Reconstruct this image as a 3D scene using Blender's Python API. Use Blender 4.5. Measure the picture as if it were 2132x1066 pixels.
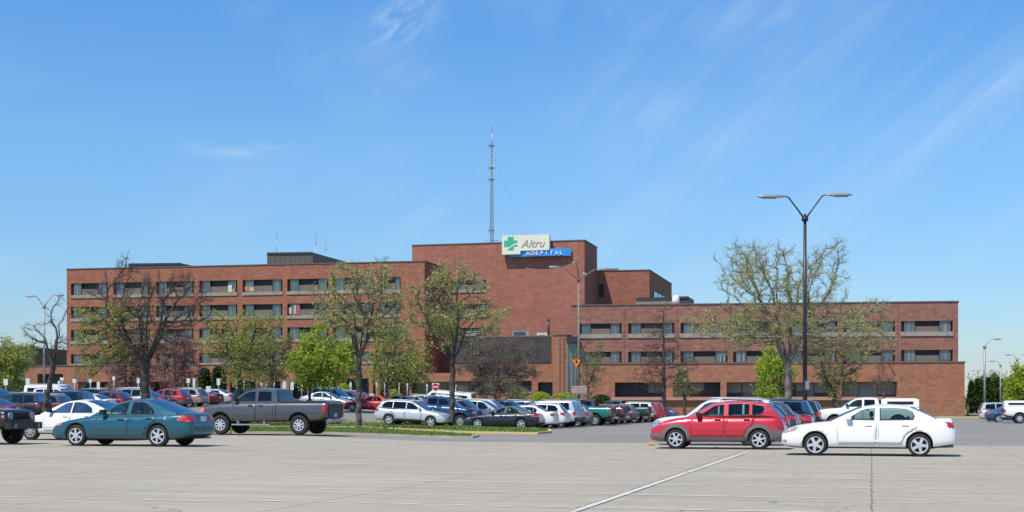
import bpy, bmesh, math, random
import numpy as np
from mathutils import Vector, Matrix, Euler
from mathutils.bvhtree import BVHTree
from mathutils.geometry import tessellate_polygon, delaunay_2d_cdt

for o in list(bpy.data.objects):
    bpy.data.objects.remove(o)
sc = bpy.context.scene
col = sc.collection
PI = math.pi

# ------------------------------------------------------------------ camera
F = 2700.0          # focal length in photo pixels (2132 wide)
CX, HY, HC = 1066.0, 846.0, 1.40
cam = bpy.data.cameras.new('camera')
cam.sensor_width = 36.0
cam.lens = F / 2132 * 36.0
cam.shift_y = (HY - 533.0) / 2132.0
cam.clip_start = 0.1
cam.clip_end = 6000
camo = bpy.data.objects.new('camera', cam)
col.objects.link(camo)
camo.location = (0, 0, HC)
camo.rotation_euler = (PI / 2, 0, 0)
sc.camera = camo

# ------------------------------------------------------------------ light
SUN = Vector((-0.40, -0.47, 1.0)).normalized()
EL = math.asin(SUN.z)
AZ = math.atan2(SUN.x, SUN.y)       # clockwise from +Y
sl = bpy.data.lights.new('sun', 'SUN')
sl.energy = 5.0
sl.angle = math.radians(0.5)
sl.color = (1.0, 0.90, 0.76)
so = bpy.data.objects.new('sun', sl)
col.objects.link(so)
so.rotation_euler = (-SUN).to_track_quat('-Z', 'Y').to_euler()
so.location = SUN * 100

w = bpy.data.worlds.new('World')
sc.world = w
w.use_nodes = True
nt = w.node_tree
for n in list(nt.nodes):
    nt.nodes.remove(n)
def wn(t, **k):
    n = nt.nodes.new(t)
    for a, b in k.items():
        setattr(n, a, b)
    return n
out = wn('ShaderNodeOutputWorld')
bg = wn('ShaderNodeBackground')
sky = wn('ShaderNodeTexSky', sky_type='NISHITA', sun_disc=False, sun_elevation=EL, sun_rotation=AZ,
         altitude=300, air_density=1.0, dust_density=0.4, ozone_density=2.2)
hs = wn('ShaderNodeHueSaturation')
hs.inputs['Saturation'].default_value = 1.18
hs.inputs['Value'].default_value = 1.0
nt.links.new(sky.outputs[0], hs.inputs['Color'])
# thin cirrus, fixed to the sky directions
tc = wn('ShaderNodeTexCoord')
sep = wn('ShaderNodeSeparateXYZ')
nt.links.new(tc.outputs['Generated'], sep.inputs[0])
def mth(op, a, b=None, c=None, clamp=False):
    n = wn('ShaderNodeMath', operation=op, use_clamp=clamp)
    for i, v in enumerate((a, b, c)):
        if v is None: continue
        if isinstance(v, (int, float)): n.inputs[i].default_value = v
        else: nt.links.new(v, n.inputs[i])
    return n.outputs[0]
# azimuth / elevation of the view direction: world-fixed sky coordinates
az_ = mth('ARCTAN2', sep.outputs[0], sep.outputs[1])
el_ = mth('ARCSINE', sep.outputs[2])
def mr(v, a, b, c=0.0, d=1.0):
    n = wn('ShaderNodeMapRange', interpolation_type='SMOOTHSTEP')
    n.inputs[1].default_value = a; n.inputs[2].default_value = b; n.inputs[3].default_value = c; n.inputs[4].default_value = d
    nt.links.new(v, n.inputs[0]); return n.outputs[0]
def wnoise(u, v, su, sv, detail, rough, seed, dist=0.0):
    c = wn('ShaderNodeCombineXYZ'); nt.links.new(mth('MULTIPLY', u, su), c.inputs[0]); nt.links.new(mth('MULTIPLY', v, sv), c.inputs[1]); c.inputs[2].default_value = seed
    n = wn('ShaderNodeTexNoise'); n.inputs['Scale'].default_value = 1.0; n.inputs['Detail'].default_value = detail; n.inputs['Roughness'].default_value = rough; n.inputs['Distortion'].default_value = dist
    nt.links.new(c.outputs[0], n.inputs['Vector']); return n.outputs[0]
def rot(u, v, deg):
    c, s_ = math.cos(math.radians(deg)), math.sin(math.radians(deg))
    return mth('ADD', mth('MULTIPLY', u, c), mth('MULTIPLY', v, s_)), mth('SUBTRACT', mth('MULTIPLY', v, c), mth('MULTIPLY', u, s_))
ua_, va_ = rot(az_, el_, 36)
streak = mr(wnoise(ua_, va_, 2.6, 12, 6, .6, 1.3, .9), .34, .74)
fine = mr(wnoise(ua_, va_, 8, 55, 6, .7, 4.1, .8), .30, .75, .35, 1.0)
du = mth('SUBTRACT', az_, .27); dv = mth('SUBTRACT', el_, .17)
ra_, rb_ = rot(du, dv, 38)
dist2 = mth('ADD', mth('MULTIPLY', mth('MULTIPLY', ra_, ra_), 9.0), mth('MULTIPLY', mth('MULTIPLY', rb_, rb_), 95.0))
gauss = mth('POWER', 2.718, mth('MULTIPLY', dist2, -1.0))
patchy = mr(wnoise(az_, el_, 5, 8, 3, .5, 9.2), .44, .72, 0.0, .65)
area = mth('MINIMUM', mth('ADD', mth('MULTIPLY', gauss, .95), patchy), 1.0)
cov = mth('MULTIPLY', mth('MULTIPLY', streak, fine), area)
# one small curled wisp and one brighter tuft
def tuft(a0, e0, ku, kv, deg, amt, seed):
    u, v = rot(mth('SUBTRACT', az_, a0), mth('SUBTRACT', el_, e0), deg)
    v = mth('SUBTRACT', v, mth('MULTIPLY', mth('MULTIPLY', u, u), 1.6))
    d = mth('ADD', mth('MULTIPLY', mth('MULTIPLY', u, u), ku), mth('MULTIPLY', mth('MULTIPLY', v, v), kv))
    m = mth('POWER', 2.718, mth('MULTIPLY', d, -1.0))
    return mth('MULTIPLY', mth('MULTIPLY', m, mr(wnoise(u, v, 26, 90, 5, .65, seed, .8), .35, .68)), amt)
cov = mth('ADD', mth('MULTIPLY', cov, .52), tuft(-.208, .190, 900, 42000, 2, .42, 2.2))
cov = mth('ADD', cov, tuft(-.085, .290, 900, 2600, 38, .42, 7.7))
cov = mth('MINIMUM', cov, .8)
# clear-sky colour: deeper blue aloft, kept pale near the horizon
tint = wn('ShaderNodeValToRGB'); cr = tint.color_ramp
for i_, (p_, c_) in enumerate(((.03, (.44, .475, .57)), (.10, (.49, .595, .69)), (.20, (.62, .745, .815)), (.34, (.55, .78, .94)))):
    e_ = cr.elements[i_] if i_ < 2 else cr.elements.new(p_)
    e_.position = p_; e_.color = c_ + (1,)
nt.links.new(sep.outputs[2], tint.inputs[0])
dbl = wn('ShaderNodeVectorMath', operation='SCALE'); dbl.inputs['Scale'].default_value = 2.0; nt.links.new(tint.outputs[0], dbl.inputs[0])
mul = wn('ShaderNodeMix', data_type='RGBA', blend_type='MULTIPLY'); mul.inputs[0].default_value = 1.0
nt.links.new(hs.outputs[0], mul.inputs[6]); nt.links.new(dbl.outputs[0], mul.inputs[7])
mx = wn('ShaderNodeMix', data_type='RGBA')
nt.links.new(cov, mx.inputs[0])
nt.links.new(mul.outputs[2], mx.inputs[6])
mx.inputs[7].default_value = (6.0, 7.6, 9.4, 1)
nt.links.new(mx.outputs[2], bg.inputs['Color'])
bg.inputs['Strength'].default_value = 0.10
nt.links.new(bg.outputs[0], out.inputs[0])

sc.view_settings.view_transform = 'Standard'
sc.view_settings.look = 'None'
sc.view_settings.exposure = 0.0
sc.view_settings.gamma = 1.0
sc.render.resolution_x = 1024
sc.render.resolution_y = 512
sc.cycles.max_bounces = 6
sc.cycles.transparent_max_bounces = 16

# ------------------------------------------------------------------ terrain height and pixel helpers
def S(t):
    t = np.clip(t, 0, 1)
    return t * t * (3 - 2 * t)
def g(x, y):
    return 0.2 * S((-x - 2) / 7) * S((y - 22) / 16) + 1.35 * S((y - 72) / 50) * S((8 - x) / 32)
def W(px, Y, z=None):
    "world point at photo column px and depth Y standing on the ground"
    x = (px - CX) / F * Y
    return Vector((x, Y, float(g(x, Y)) if z is None else z))
def zat(py, Y):
    return HC + (HY - py) / F * Y
TH = math.radians(15.5)
cT, sT = math.cos(TH), math.sin(TH)
def PQ(p, q):
    "parking lot grid (p across the rows, q along them) to world"
    x, y = p * cT + q * sT, -p * sT + q * cT
    return Vector((x, y, float(g(x, y))))

# ------------------------------------------------------------------ object helpers
def tag(o, label=None, cat=None, group=None, kind=None):
    if label: o['label'] = label
    if cat: o['category'] = cat
    if group: o['group'] = group
    if kind: o['kind'] = kind
    return o
def empty(name, loc=(0, 0, 0), rz=0, parent=None):
    o = bpy.data.objects.new(name, None)
    o.empty_display_size = 0.3
    col.objects.link(o)
    o.location = loc
    o.rotation_euler = (0, 0, rz)
    if parent: o.parent = parent
    return o
def link_mesh(name, me, mats, parent=None, loc=None):
    o = bpy.data.objects.new(name, me)
    if not isinstance(mats, (list, tuple)): mats = [mats]
    mi_ = [p.material_index for p in me.polygons]
    me.materials.clear()
    for m in mats: me.materials.append(m)
    if len(mats) > 1: me.polygons.foreach_set('material_index', [min(i, len(mats) - 1) for i in mi_])
    col.objects.link(o)
    if parent: o.parent = parent
    if loc is not None: o.location = loc
    return o
class MB:
    "collects faces for one mesh object"
    def __init__(s): s.v = []; s.f = []; s.m = []; s.sm = []
    def add(s, vs, fs, mi=0, smooth=False):
        b = len(s.v)
        s.v.extend([tuple(v) for v in vs])
        for f in fs:
            s.f.append(tuple(b + i for i in f)); s.m.append(mi); s.sm.append(smooth)
        return s
    def quad(s, a, b, c, d, mi=0): return s.add([a, b, c, d], [(0, 1, 2, 3)], mi)
    def box(s, x0, y0, z0, x1, y1, z1, mi=0):
        v = [(x0,y0,z0),(x1,y0,z0),(x1,y1,z0),(x0,y1,z0),(x0,y0,z1),(x1,y0,z1),(x1,y1,z1),(x0,y1,z1)]
        return s.add(v, [(0,3,2,1),(4,5,6,7),(0,1,5,4),(1,2,6,5),(2,3,7,6),(3,0,4,7)], mi)
    def tube(s, pts, radii, n=8, mi=0, cap=True, smooth=True):
        pts = [Vector(p) for p in pts]
        if not isinstance(radii, (list, tuple)): radii = [radii] * len(pts)
        vs = []; fs = []
        up = None
        for i, p in enumerate(pts):
            d = (pts[min(i+1, len(pts)-1)] - pts[max(i-1, 0)]).normalized()
            if up is None:
                up = Vector((0, 0, 1)) if abs(d.z) < .9 else Vector((1, 0, 0))
            a = d.cross(up).normalized(); b = a.cross(d).normalized(); up = b
            for k in range(n):
                t = 2 * PI * k / n
                vs.append(p + (a * math.cos(t) + b * math.sin(t)) * radii[i])
        for i in range(len(pts) - 1):
            for k in range(n):
                k2 = (k + 1) % n
                fs.append((i*n+k, i*n+k2, (i+1)*n+k2, (i+1)*n+k))
        s.add(vs, fs, mi, smooth)
        if cap:
            b0 = len(s.v) - len(vs)
            s.f.append(tuple(b0 + k for k in reversed(range(n)))); s.m.append(mi); s.sm.append(False)
            s.f.append(tuple(b0 + (len(pts)-1)*n + k for k in range(n))); s.m.append(mi); s.sm.append(False)
        return s
    def mesh(s, name):
        me = bpy.data.meshes.new(name)
        me.from_pydata(s.v, [], s.f)
        me.polygons.foreach_set('material_index', s.m)
        me.polygons.foreach_set('use_smooth', s.sm)
        me.update()
        return me
    def build(s, name, mats, parent=None, loc=None, bevel=0, recalc=True):
        me = s.mesh(name)
        if recalc:
            bm = bmesh.new(); bm.from_mesh(me)
            bmesh.ops.recalc_face_normals(bm, faces=bm.faces)
            if bevel:
                bmesh.ops.remove_doubles(bm, verts=bm.verts, dist=1e-5)
                bmesh.ops.bevel(bm, geom=[e for e in bm.edges if len(e.link_faces) == 2 and e.calc_face_angle(0) > .6], offset=bevel, segments=2, affect='EDGES', clamp_overlap=True)
            bm.to_mesh(me); bm.free()
        return link_mesh(name, me, mats, parent, loc)

# ------------------------------------------------------------------ materials
MATS = {}
def newmat(name):
    m = bpy.data.materials.new(name)
    m.use_nodes = True
    m.node_tree.nodes.clear()
    return m
class NT:
    def __init__(s, name):
        s.m = newmat(name); s.t = s.m.node_tree
        s.out = s.n('ShaderNodeOutputMaterial')
    def n(s, t, **k):
        x = s.t.nodes.new(t)
        for a, b in k.items(): setattr(x, a, b)
        return x
    def set(s, sock, v):
        if hasattr(v, 'is_linked') or isinstance(v, bpy.types.NodeSocket): s.t.links.new(v, sock)
        else: sock.default_value = v
    def math(s, op, a, b=None, clamp=False):
        x = s.n('ShaderNodeMath', operation=op, use_clamp=clamp)
        s.set(x.inputs[0], a)
        if b is not None: s.set(x.inputs[1], b)
        return x.outputs[0]
    def mix(s, fac, a, b, bt='MIX'):
        x = s.n('ShaderNodeMix', data_type='RGBA', blend_type=bt)
        s.set(x.inputs[0], fac)
        s.set(x.inputs[6], c4(a)); s.set(x.inputs[7], c4(b))
        return x.outputs[2]
    def mr(s, v, a, b, c=0., d=1.):
        x = s.n('ShaderNodeMapRange')
        s.set(x.inputs[0], v)
        for i, q in enumerate((a, b, c, d)): x.inputs[i+1].default_value = q
        return x.outputs[0]
    def noise(s, vec, scale, detail=4, rough=.55):
        x = s.n('ShaderNodeTexNoise')
        x.inputs['Scale'].default_value = scale; x.inputs['Detail'].default_value = detail; x.inputs['Roughness'].default_value = rough
        if vec is not None: s.t.links.new(vec, x.inputs['Vector'])
        return x.outputs[0]
    def mapping(s, vec, loc=(0,0,0), rot=(0,0,0), scale=(1,1,1)):
        x = s.n('ShaderNodeMapping')
        x.inputs['Location'].default_value = loc; x.inputs['Rotation'].default_value = rot; x.inputs['Scale'].default_value = scale
        s.t.links.new(vec, x.inputs[0])
        return x.outputs[0]
    def obj(s): return s.n('ShaderNodeTexCoord').outputs['Object']
    def pbr(s, color, rough=.6, metal=0., bump=None, bstr=.3, bdist=.02, **kw):
        p = s.n('ShaderNodeBsdfPrincipled')
        s.set(p.inputs['Base Color'], c4(color))
        s.set(p.inputs['Roughness'], rough)
        s.set(p.inputs['Metallic'], metal)
        for k, v in kw.items(): s.set(p.inputs[k.replace('_', ' ')], v)
        if bump is not None:
            b = s.n('ShaderNodeBump'); b.inputs['Strength'].default_value = bstr; b.inputs['Distance'].default_value = bdist
            s.t.links.new(bump, b.inputs['Height']); s.t.links.new(b.outputs[0], p.inputs['Normal'])
        s.t.links.new(p.outputs[0], s.out.inputs[0])
        return p
def c4(c):
    if isinstance(c, (tuple, list)) and len(c) == 3: return (c[0], c[1], c[2], 1)
    return c
def plain(name, color, rough=.6, metal=0., var=.12, scale=3., **kw):
    if name in MATS: return MATS[name]
    t = NT(name)
    n = t.noise(t.obj(), scale, 5)
    a = tuple(x * (1 - var) for x in color); b = tuple(min(1, x * (1 + var)) for x in color)
    t.pbr(t.mix(t.mr(n, .3, .7), a, b), rough, metal, **kw)
    MATS[name] = t.m
    return t.m
def paint(name, color, metal=0.0, rough=.28):
    key = 'paint_' + name
    if key in MATS: return MATS[key]
    t = NT(key)
    o = t.obj()
    fl = t.noise(o, 180, 2)
    dirt = t.mr(t.noise(t.mapping(o, scale=(1, 1, 2)), 2.2, 6), .35, .75)
    sep = t.n('ShaderNodeSeparateXYZ'); t.t.links.new(o, sep.inputs[0])
    low = t.mr(sep.outputs[2], .15, .55, .15, 0.01)      # road dust low on the body
    c = t.mix(fl, tuple(x * .93 for x in color), tuple(min(1, x * 1.07) for x in color))
    c = t.mix(t.math('MULTIPLY', dirt, low), c, (.20, .185, .16))
    t.pbr(c, t.mr(dirt, 0, 1, rough, rough + .14), metal, Coat_Weight=.7, Coat_Roughness=.06)
    MATS[key] = t.m
    return t.m

def brick_mat(name, c1, c2, c3, mortar):
    t = NT(name)
    o = t.n('ShaderNodeTexCoord').outputs['Object']
    sp = t.n('ShaderNodeSeparateXYZ'); t.t.links.new(o, sp.inputs[0])
    # faces run along x or y; use x+y so both sides are bricked
    cx = t.n('ShaderNodeCombineXYZ')
    t.t.links.new(t.math('ADD', sp.outputs[0], sp.outputs[1]), cx.inputs[0]); t.t.links.new(sp.outputs[2], cx.inputs[1])
    v = cx.outputs[0]
    b = t.n('ShaderNodeTexBrick')
    t.t.links.new(v, b.inputs['Vector'])
    b.inputs['Scale'].default_value = 1.0
    b.inputs['Brick Width'].default_value = .62; b.inputs['Row Height'].default_value = .21
    b.inputs['Mortar Size'].default_value = .012; b.inputs['Mortar Smooth'].default_value = .6
    b.inputs['Bias'].default_value = 0.0
    b.inputs['Color1'].default_value = c4(c1); b.inputs['Color2'].default_value = c4(c2); b.inputs['Mortar'].default_value = c4(mortar)
    n = t.noise(t.mapping(v, scale=(.9, 1.5, 1)), 1.2, 5, .75)
    n2 = t.noise(v, .09, 4)
    n3 = t.noise(t.mapping(v, scale=(1, 1.5, 1)), .5, 3)
    cc = t.mix(t.mr(n, .44, .64), b.outputs[0], c3)
    n5 = t.noise(t.mapping(v, loc=(40, 7, 0), scale=(.8, 1.6, 1)), 1.5, 3, .6)
    cc = t.mix(t.mr(n5, .56, .70, 0, .5), cc, tuple(min(1, x * 1.3) for x in c2))
    cc = t.mix(t.mr(n2, .35, .7, 0, .22), cc, tuple(x * .72 for x in c1))
    cc = t.mix(t.mr(n3, .4, .75, 0, .25), cc, tuple(min(1, x * 1.25) for x in c2))
    n6 = t.noise(t.mapping(v, scale=(1.3, .07, 1)), .9, 4, .6)      # rain streaks
    cc = t.mix(t.mr(n6, .50, .72, 0, .30), cc, tuple(x * .62 for x in c1))
    t.pbr(cc, .88, bump=b.outputs[1], bstr=.35, bdist=.01)
    return t.m
M = {}
M['brick_red'] = brick_mat('brick_red', (.305, .098, .060), (.375, .142, .088), (.22, .085, .068), (.32, .20, .16))
M['brick_tower'] = brick_mat('brick_tower', (.315, .108, .070), (.385, .155, .102), (.25, .10, .08), (.33, .21, .17))
M['brick_brown'] = brick_mat('brick_brown', (.245, .102, .074), (.35, .152, .108), (.15, .082, .072), (.27, .19, .16))
M['brick_orange'] = brick_mat('brick_orange', (.305, .118, .064), (.39, .172, .092), (.23, .10, .074), (.31, .20, .16))
M['concrete_trim'] = plain('concrete_trim', (.29, .262, .225), .85, var=.2, scale=1.5)
M['tan_panel'] = plain('tan_panel', (.165, .13, .10), .7, var=.12, scale=2)
M['coping'] = plain('coping', (.13, .11, .11), .5, var=.15)
M['dark_metal'] = plain('dark_metal', (.035, .035, .038), .45, var=.2)
M['dark_siding'] = plain('dark_siding', (.055, .052, .055), .6, var=.2, scale=.5)
M['black'] = plain('black', (.008, .008, .009), .6)
M['door_gap'] = plain('door_gap', (.055, .055, .058), .7)
M['black_plastic'] = plain('black_plastic', (.02, .02, .021), .5)
M['tyre'] = plain('tyre', (.022, .021, .020), .85, var=.3, scale=8)
M['grey_clad'] = plain('grey_clad', (.13, .135, .14), .55)
M['rim'] = plain('rim', (.66, .67, .69), .34, .6, var=.08)
M['steel_rim'] = plain('steel_rim', (.40, .40, .41), .4, .6, var=.1)
M['chrome'] = plain('chrome', (.7, .7, .72), .12, 1.0, var=.03)
M['seat'] = plain('seat', (.10, .095, .09), .9)
M['plate'] = plain('plate', (.55, .58, .62), .5)
M['lamp_grey'] = plain('lamp_grey', (.30, .30, .31), .5, .4, var=.1)
M['lamp_dark'] = plain('lamp_dark', (.028, .028, .034), .4, .3, var=.2)
M['pole_brown'] = plain('pole_brown', (.20, .165, .135), .6, .1)
M['white'] = plain('white', (.78, .78, .76), .5, var=.04)
M['roof'] = plain('roof_gravel', (.25, .24, .22), .95)
M['galv'] = plain('galvanised', (.36, .38, .40), .45, .5, var=.15)

M['galv_dark'] = plain('galvanised_dark', (.15, .17, .19), .5, .3)
def glass_mat(name, tint, rough=.03, opac=.0, gk=1.0):
    t = NT(name)
    tr = t.n('ShaderNodeBsdfTransparent'); tr.inputs[0].default_value = c4(tint)
    gl = t.n('ShaderNodeBsdfGlossy'); gl.inputs['Roughness'].default_value = rough; gl.inputs[0].default_value = (.50 * gk, .54 * gk, .56 * gk, 1)
    fr = t.n('ShaderNodeFresnel'); fr.inputs[0].default_value = 1.45
    mx = t.n('ShaderNodeMixShader')
    t.t.links.new(t.math('ADD', fr.outputs[0], opac, clamp=True), mx.inputs[0])
    t.t.links.new(tr.outputs[0], mx.inputs[1]); t.t.links.new(gl.outputs[0], mx.inputs[2])
    t.t.links.new(mx.outputs[0], t.out.inputs[0])
    return t.m
M['car_glass'] = glass_mat('car_glass', (.52, .64, .60), .03, .035)
M['car_glass_dark'] = glass_mat('car_glass_dark', (.10, .12, .13), .03, .03)
M['car_glass_black'] = glass_mat('car_glass_black', (.06, .08, .09), .03, .0, .35)
def lens(name, c, em=0):
    t = NT(name)
    t.pbr(c, .12, 0, Coat_Weight=1.0, Coat_Roughness=.03)
    return t.m
M['lens_clear'] = lens('lens_clear', (.26, .29, .32))
M['lens_red'] = lens('lens_red', (.42, .012, .015))
M['lens_orange'] = lens('lens_orange', (.85, .16, .02))

def pane_mat(name, bright):
    t = NT(name)
    o = t.obj()
    sp = t.n('ShaderNodeSeparateXYZ'); t.t.links.new(o, sp.inputs[0])
    cx = t.n('ShaderNodeCombineXYZ'); t.t.links.new(sp.outputs[0], cx.inputs[0])
    n = t.noise(cx.outputs[0], 3.2, 2)           # hanging curtains behind the glass
    n2 = t.noise(o, .16, 2)
    c = t.mix(t.mr(n, .42, .62), (.035, .055, .062), bright)
    c = t.mix(t.mr(n2, .35, .62), c, (.06, .085, .095))
    t.pbr(c, .18, 0, Specular_IOR_Level=.8, Coat_Weight=.6, Coat_Roughness=.02)
    return t.m
M['pane'] = pane_mat('building_glass', (.13, .17, .18)); M['pane_mid'] = pane_mat('building_glass_mid', (.20, .24, .24)); M['pane_light'] = pane_mat('building_glass_curtained', (.30, .35, .36))
M['pane_and_shade'] = plain('pane_and_shade', (.010, .011, .013), .45)  # dark panes, also the painted shade at the top of the window bays
# ------------------------------------------------------------------ ground
def ground_sheet(name, inside, mats, off, xs, ys, kind='structure', label=None):
    vs = {}; V = []; Fc = []
    def vid(i, j):
        if (i, j) not in vs:
            vs[(i, j)] = len(V)
            V.append((xs[i], ys[j], float(g(xs[i], ys[j])) + off))
        return vs[(i, j)]
    for i in range(len(xs) - 1):
        for j in range(len(ys) - 1):
            cx, cy = (xs[i] + xs[i+1]) / 2, (ys[j] + ys[j+1]) / 2
            if inside(cx, cy):
                Fc.append((vid(i, j), vid(i+1, j), vid(i+1, j+1), vid(i, j+1)))
    me = bpy.data.meshes.new(name); me.from_pydata(V, [], Fc); me.update()
    for p in me.polygons: p.use_smooth = True
    o = link_mesh(name, me, mats)
    tag(o, label, None, None, kind)
    return o

def concrete_mat():
    t = NT('lot_concrete')
    o = t.obj()
    r = t.mapping(o, rot=(0, 0, TH))         # p along x, q along y
    sp = t.n('ShaderNodeSeparateXYZ'); t.t.links.new(r, sp.inputs[0])
    p, q = sp.outputs[0], sp.outputs[1]
    # joints along the rows
    wob = t.math('MULTIPLY', t.math('SUBTRACT', t.noise(t.mapping(r, scale=(.3, 1.5, 1)), 1.2, 4), .5), .16)
    wob2 = t.math('MULTIPLY', t.math('SUBTRACT', t.noise(t.mapping(r, scale=(1.5, .3, 1)), 1.2, 4), .5), .10)
    def joint(c, period, phase, half):
        f = t.math('FRACT', t.math('DIVIDE', t.math('ADD', c, phase), period))
        d = t.math('ABSOLUTE', t.math('SUBTRACT', f, .5))
        return t.mr(d, half / period * .45, half / period, 1, 0)
    jp = joint(t.math('ADD', p, wob), 3.9, 1.95 + 39, .020)
    jq = joint(t.math('ADD', q, wob2), 4.6, 1.2, .03)
    brk = t.mr(t.noise(t.mapping(r, scale=(1, 1, 1)), 1.7, 4, .7), .35, .58, .35, 1)
    brk2 = t.mr(t.noise(t.mapping(r, loc=(5, 3, 0)), .9, 4, .7), .50, .62, 0, 1)
    n1 = t.noise(r, .16, 5)
    n2 = t.noise(t.mapping(r, scale=(.25, 1.6, 1)), .8, 6, .65)
    n3 = t.noise(o, 26, 4, .7)
    n4 = t.noise(t.mapping(r, scale=(.12, 2.6, 1), loc=(3, 9, 0)), .9, 4, .6)
    c = t.mix(t.mr(n1, .3, .7), (.352, .312, .222), (.415, .371, .268))
    c = t.mix(t.mr(n2, .38, .68, 0, .50), c, (.30, .275, .245))
    c = t.mix(t.mr(n4, .50, .68, 0, .55), c, (.50, .47, .38))
    c = t.mix(t.mr(n3, .35, .7, 0, .34), c, (.22, .20, .17))
    # slab to slab tone
    pw = t.math('FLOOR', t.math('DIVIDE', t.math('ADD', p, 0 + 39), 3.9)); qw = t.math('FLOOR', t.math('DIVIDE', t.math('ADD', q, 3.5), 4.6))
    wh = t.n('ShaderNodeTexWhiteNoise', noise_dimensions='2D')
    cb = t.n('ShaderNodeCombineXYZ'); t.t.links.new(pw, cb.inputs[0]); t.t.links.new(qw, cb.inputs[1]); t.t.links.new(cb.outputs[0], wh.inputs['Vector'])
    c = t.mix(t.math('MULTIPLY', wh.outputs['Value'], .16), c, (.32, .295, .26))
    c = t.mix(t.math('MULTIPLY', jp, brk), c, (.11, .10, .085))
    c = t.mix(t.math('MULTIPLY', t.math('MULTIPLY', jq, brk2), .75), c, (.16, .145, .12))
    n7 = t.noise(t.mapping(r, scale=(.35, 5.5, 1), loc=(1, 4, 0)), 1.1, 6, .75)
    c = t.mix(t.mr(n7, .54, .74, 0, .5), c, (.20, .185, .15))
    n8 = t.noise(t.mapping(r, scale=(.22, 4.5, 1), loc=(11, 2, 0)), 1.0, 5, .7)
    c = t.mix(t.mr(n8, .56, .68, 0, .6), c, (.53, .50, .42))
    n9 = t.noise(t.mapping(r, loc=(21, 5, 0)), 7.5, 3, .6)       # gum spots and grit
    c = t.mix(t.mr(n9, .70, .76, 0, .5), c, (.16, .145, .12))
    n10 = t.noise(t.mapping(r, scale=(2.2, .12, 1), loc=(3, 8, 0)), 1.4, 4, .6)    # tyre tracks along the aisles
    c = t.mix(t.mr(n10, .58, .72, 0, .28), c, (.20, .185, .155))
    vo = t.n('ShaderNodeTexVoronoi', feature='DISTANCE_TO_EDGE'); vo.inputs['Scale'].default_value = .16      # wandering cracks
    wv = t.n('ShaderNodeVectorMath', operation='ADD'); nz = t.n('ShaderNodeTexNoise'); nz.inputs['Scale'].default_value = 1.3; nz.inputs['Detail'].default_value = 5
    t.t.links.new(r, nz.inputs['Vector']); t.t.links.new(r, wv.inputs[0]); t.t.links.new(nz.outputs['Color'], wv.inputs[1]); t.t.links.new(wv.outputs[0], vo.inputs['Vector'])
    ck = t.math('MULTIPLY', t.mr(vo.outputs['Distance'], .0012, .0035, 1, 0), t.mr(t.noise(t.mapping(r, loc=(31, 7, 0)), .25, 3, .6), .50, .60))
    c = t.mix(t.math('MULTIPLY', ck, .8), c, (.10, .09, .07))
    # oil and rust stains
    st = t.mr(t.noise(t.mapping(r, scale=(.45, 1.1, 1), loc=(7, 2, 0)), .42, 4, .6), .60, .72, 0, .45)
    c = t.mix(st, c, (.22, .17, .11))
    t.pbr(c, .9, bump=n3, bstr=.25, bdist=.006)
    return t.m
def asphalt_mat():
    t = NT('lot_asphalt')
    o = t.obj(); r = t.mapping(o, rot=(0, 0, TH))
    n1 = t.noise(r, .12, 5); n3 = t.noise(o, 20, 4, .7); n2 = t.noise(t.mapping(r, scale=(.1, 1, 1)), 1.3, 5, .6)
    c = t.mix(t.mr(n1, .3, .7), (.205, .194, .170), (.26, .247, .215))
    c = t.mix(t.mr(n2, .5, .7, 0, .4), c, (.17, .165, .16))
    c = t.mix(t.mr(n3, .4, .7, 0, .25), c, (.14, .135, .13))
    t.pbr(c, .9, bump=n3, bstr=.2, bdist=.006)
    return t.m
def grass_mat(name='grass_soil', a=(.09, .165, .025), b=(.14, .22, .04)):
    t = NT(name)
    o = t.obj()
    n = t.noise(o, 1.1, 5, .7); n2 = t.noise(o, 14, 4, .7); n3 = t.noise(o, .25, 3)
    c = t.mix(t.mr(n, .3, .7), a, b)
    c = t.mix(t.mr(n2, .4, .7, 0, .45), c, (.19, .21, .06))
    c = t.mix(t.mr(n3, .45, .7, 0, .2), c, (.15, .16, .05))
    t.pbr(c, .95, bump=n2, bstr=.5, bdist=.03)
    return t.m
M['concrete'] = concrete_mat(); M['asphalt'] = asphalt_mat(); M['grass'] = grass_mat()

def lin(a, b, st): return list(np.arange(a, b + st * .5, st))
# outer ground: coarse, a little below the sheets, reaches the horizon
xs = [-4000, -1500, -600] + lin(-300, -120, 30) + lin(-110, 60, 5) + lin(80, 320, 30) + [600, 1500, 4000]
ys = [-400, -100] + lin(-20, 260, 5) + [320, 500, 900, 1800, 4500]
ground_sheet('ground', lambda x, y: True, M['grass'], -.06, xs, ys)
gx = lin(-110, 60, 5)
def pq(x, y): return x * cT - y * sT, x * sT + y * cT
def building_edge(x):      # depth where paving ends before the lawn and building
    return 150 if x < 4 else 176
EDGEQ = 48.7
def in_lot(x, y):
    if y < -20 or y > 260: return False
    p, q = pq(x, y)
    if p > 2 and y < 260 and x > 45: return True
    return y < building_edge(x)
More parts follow.
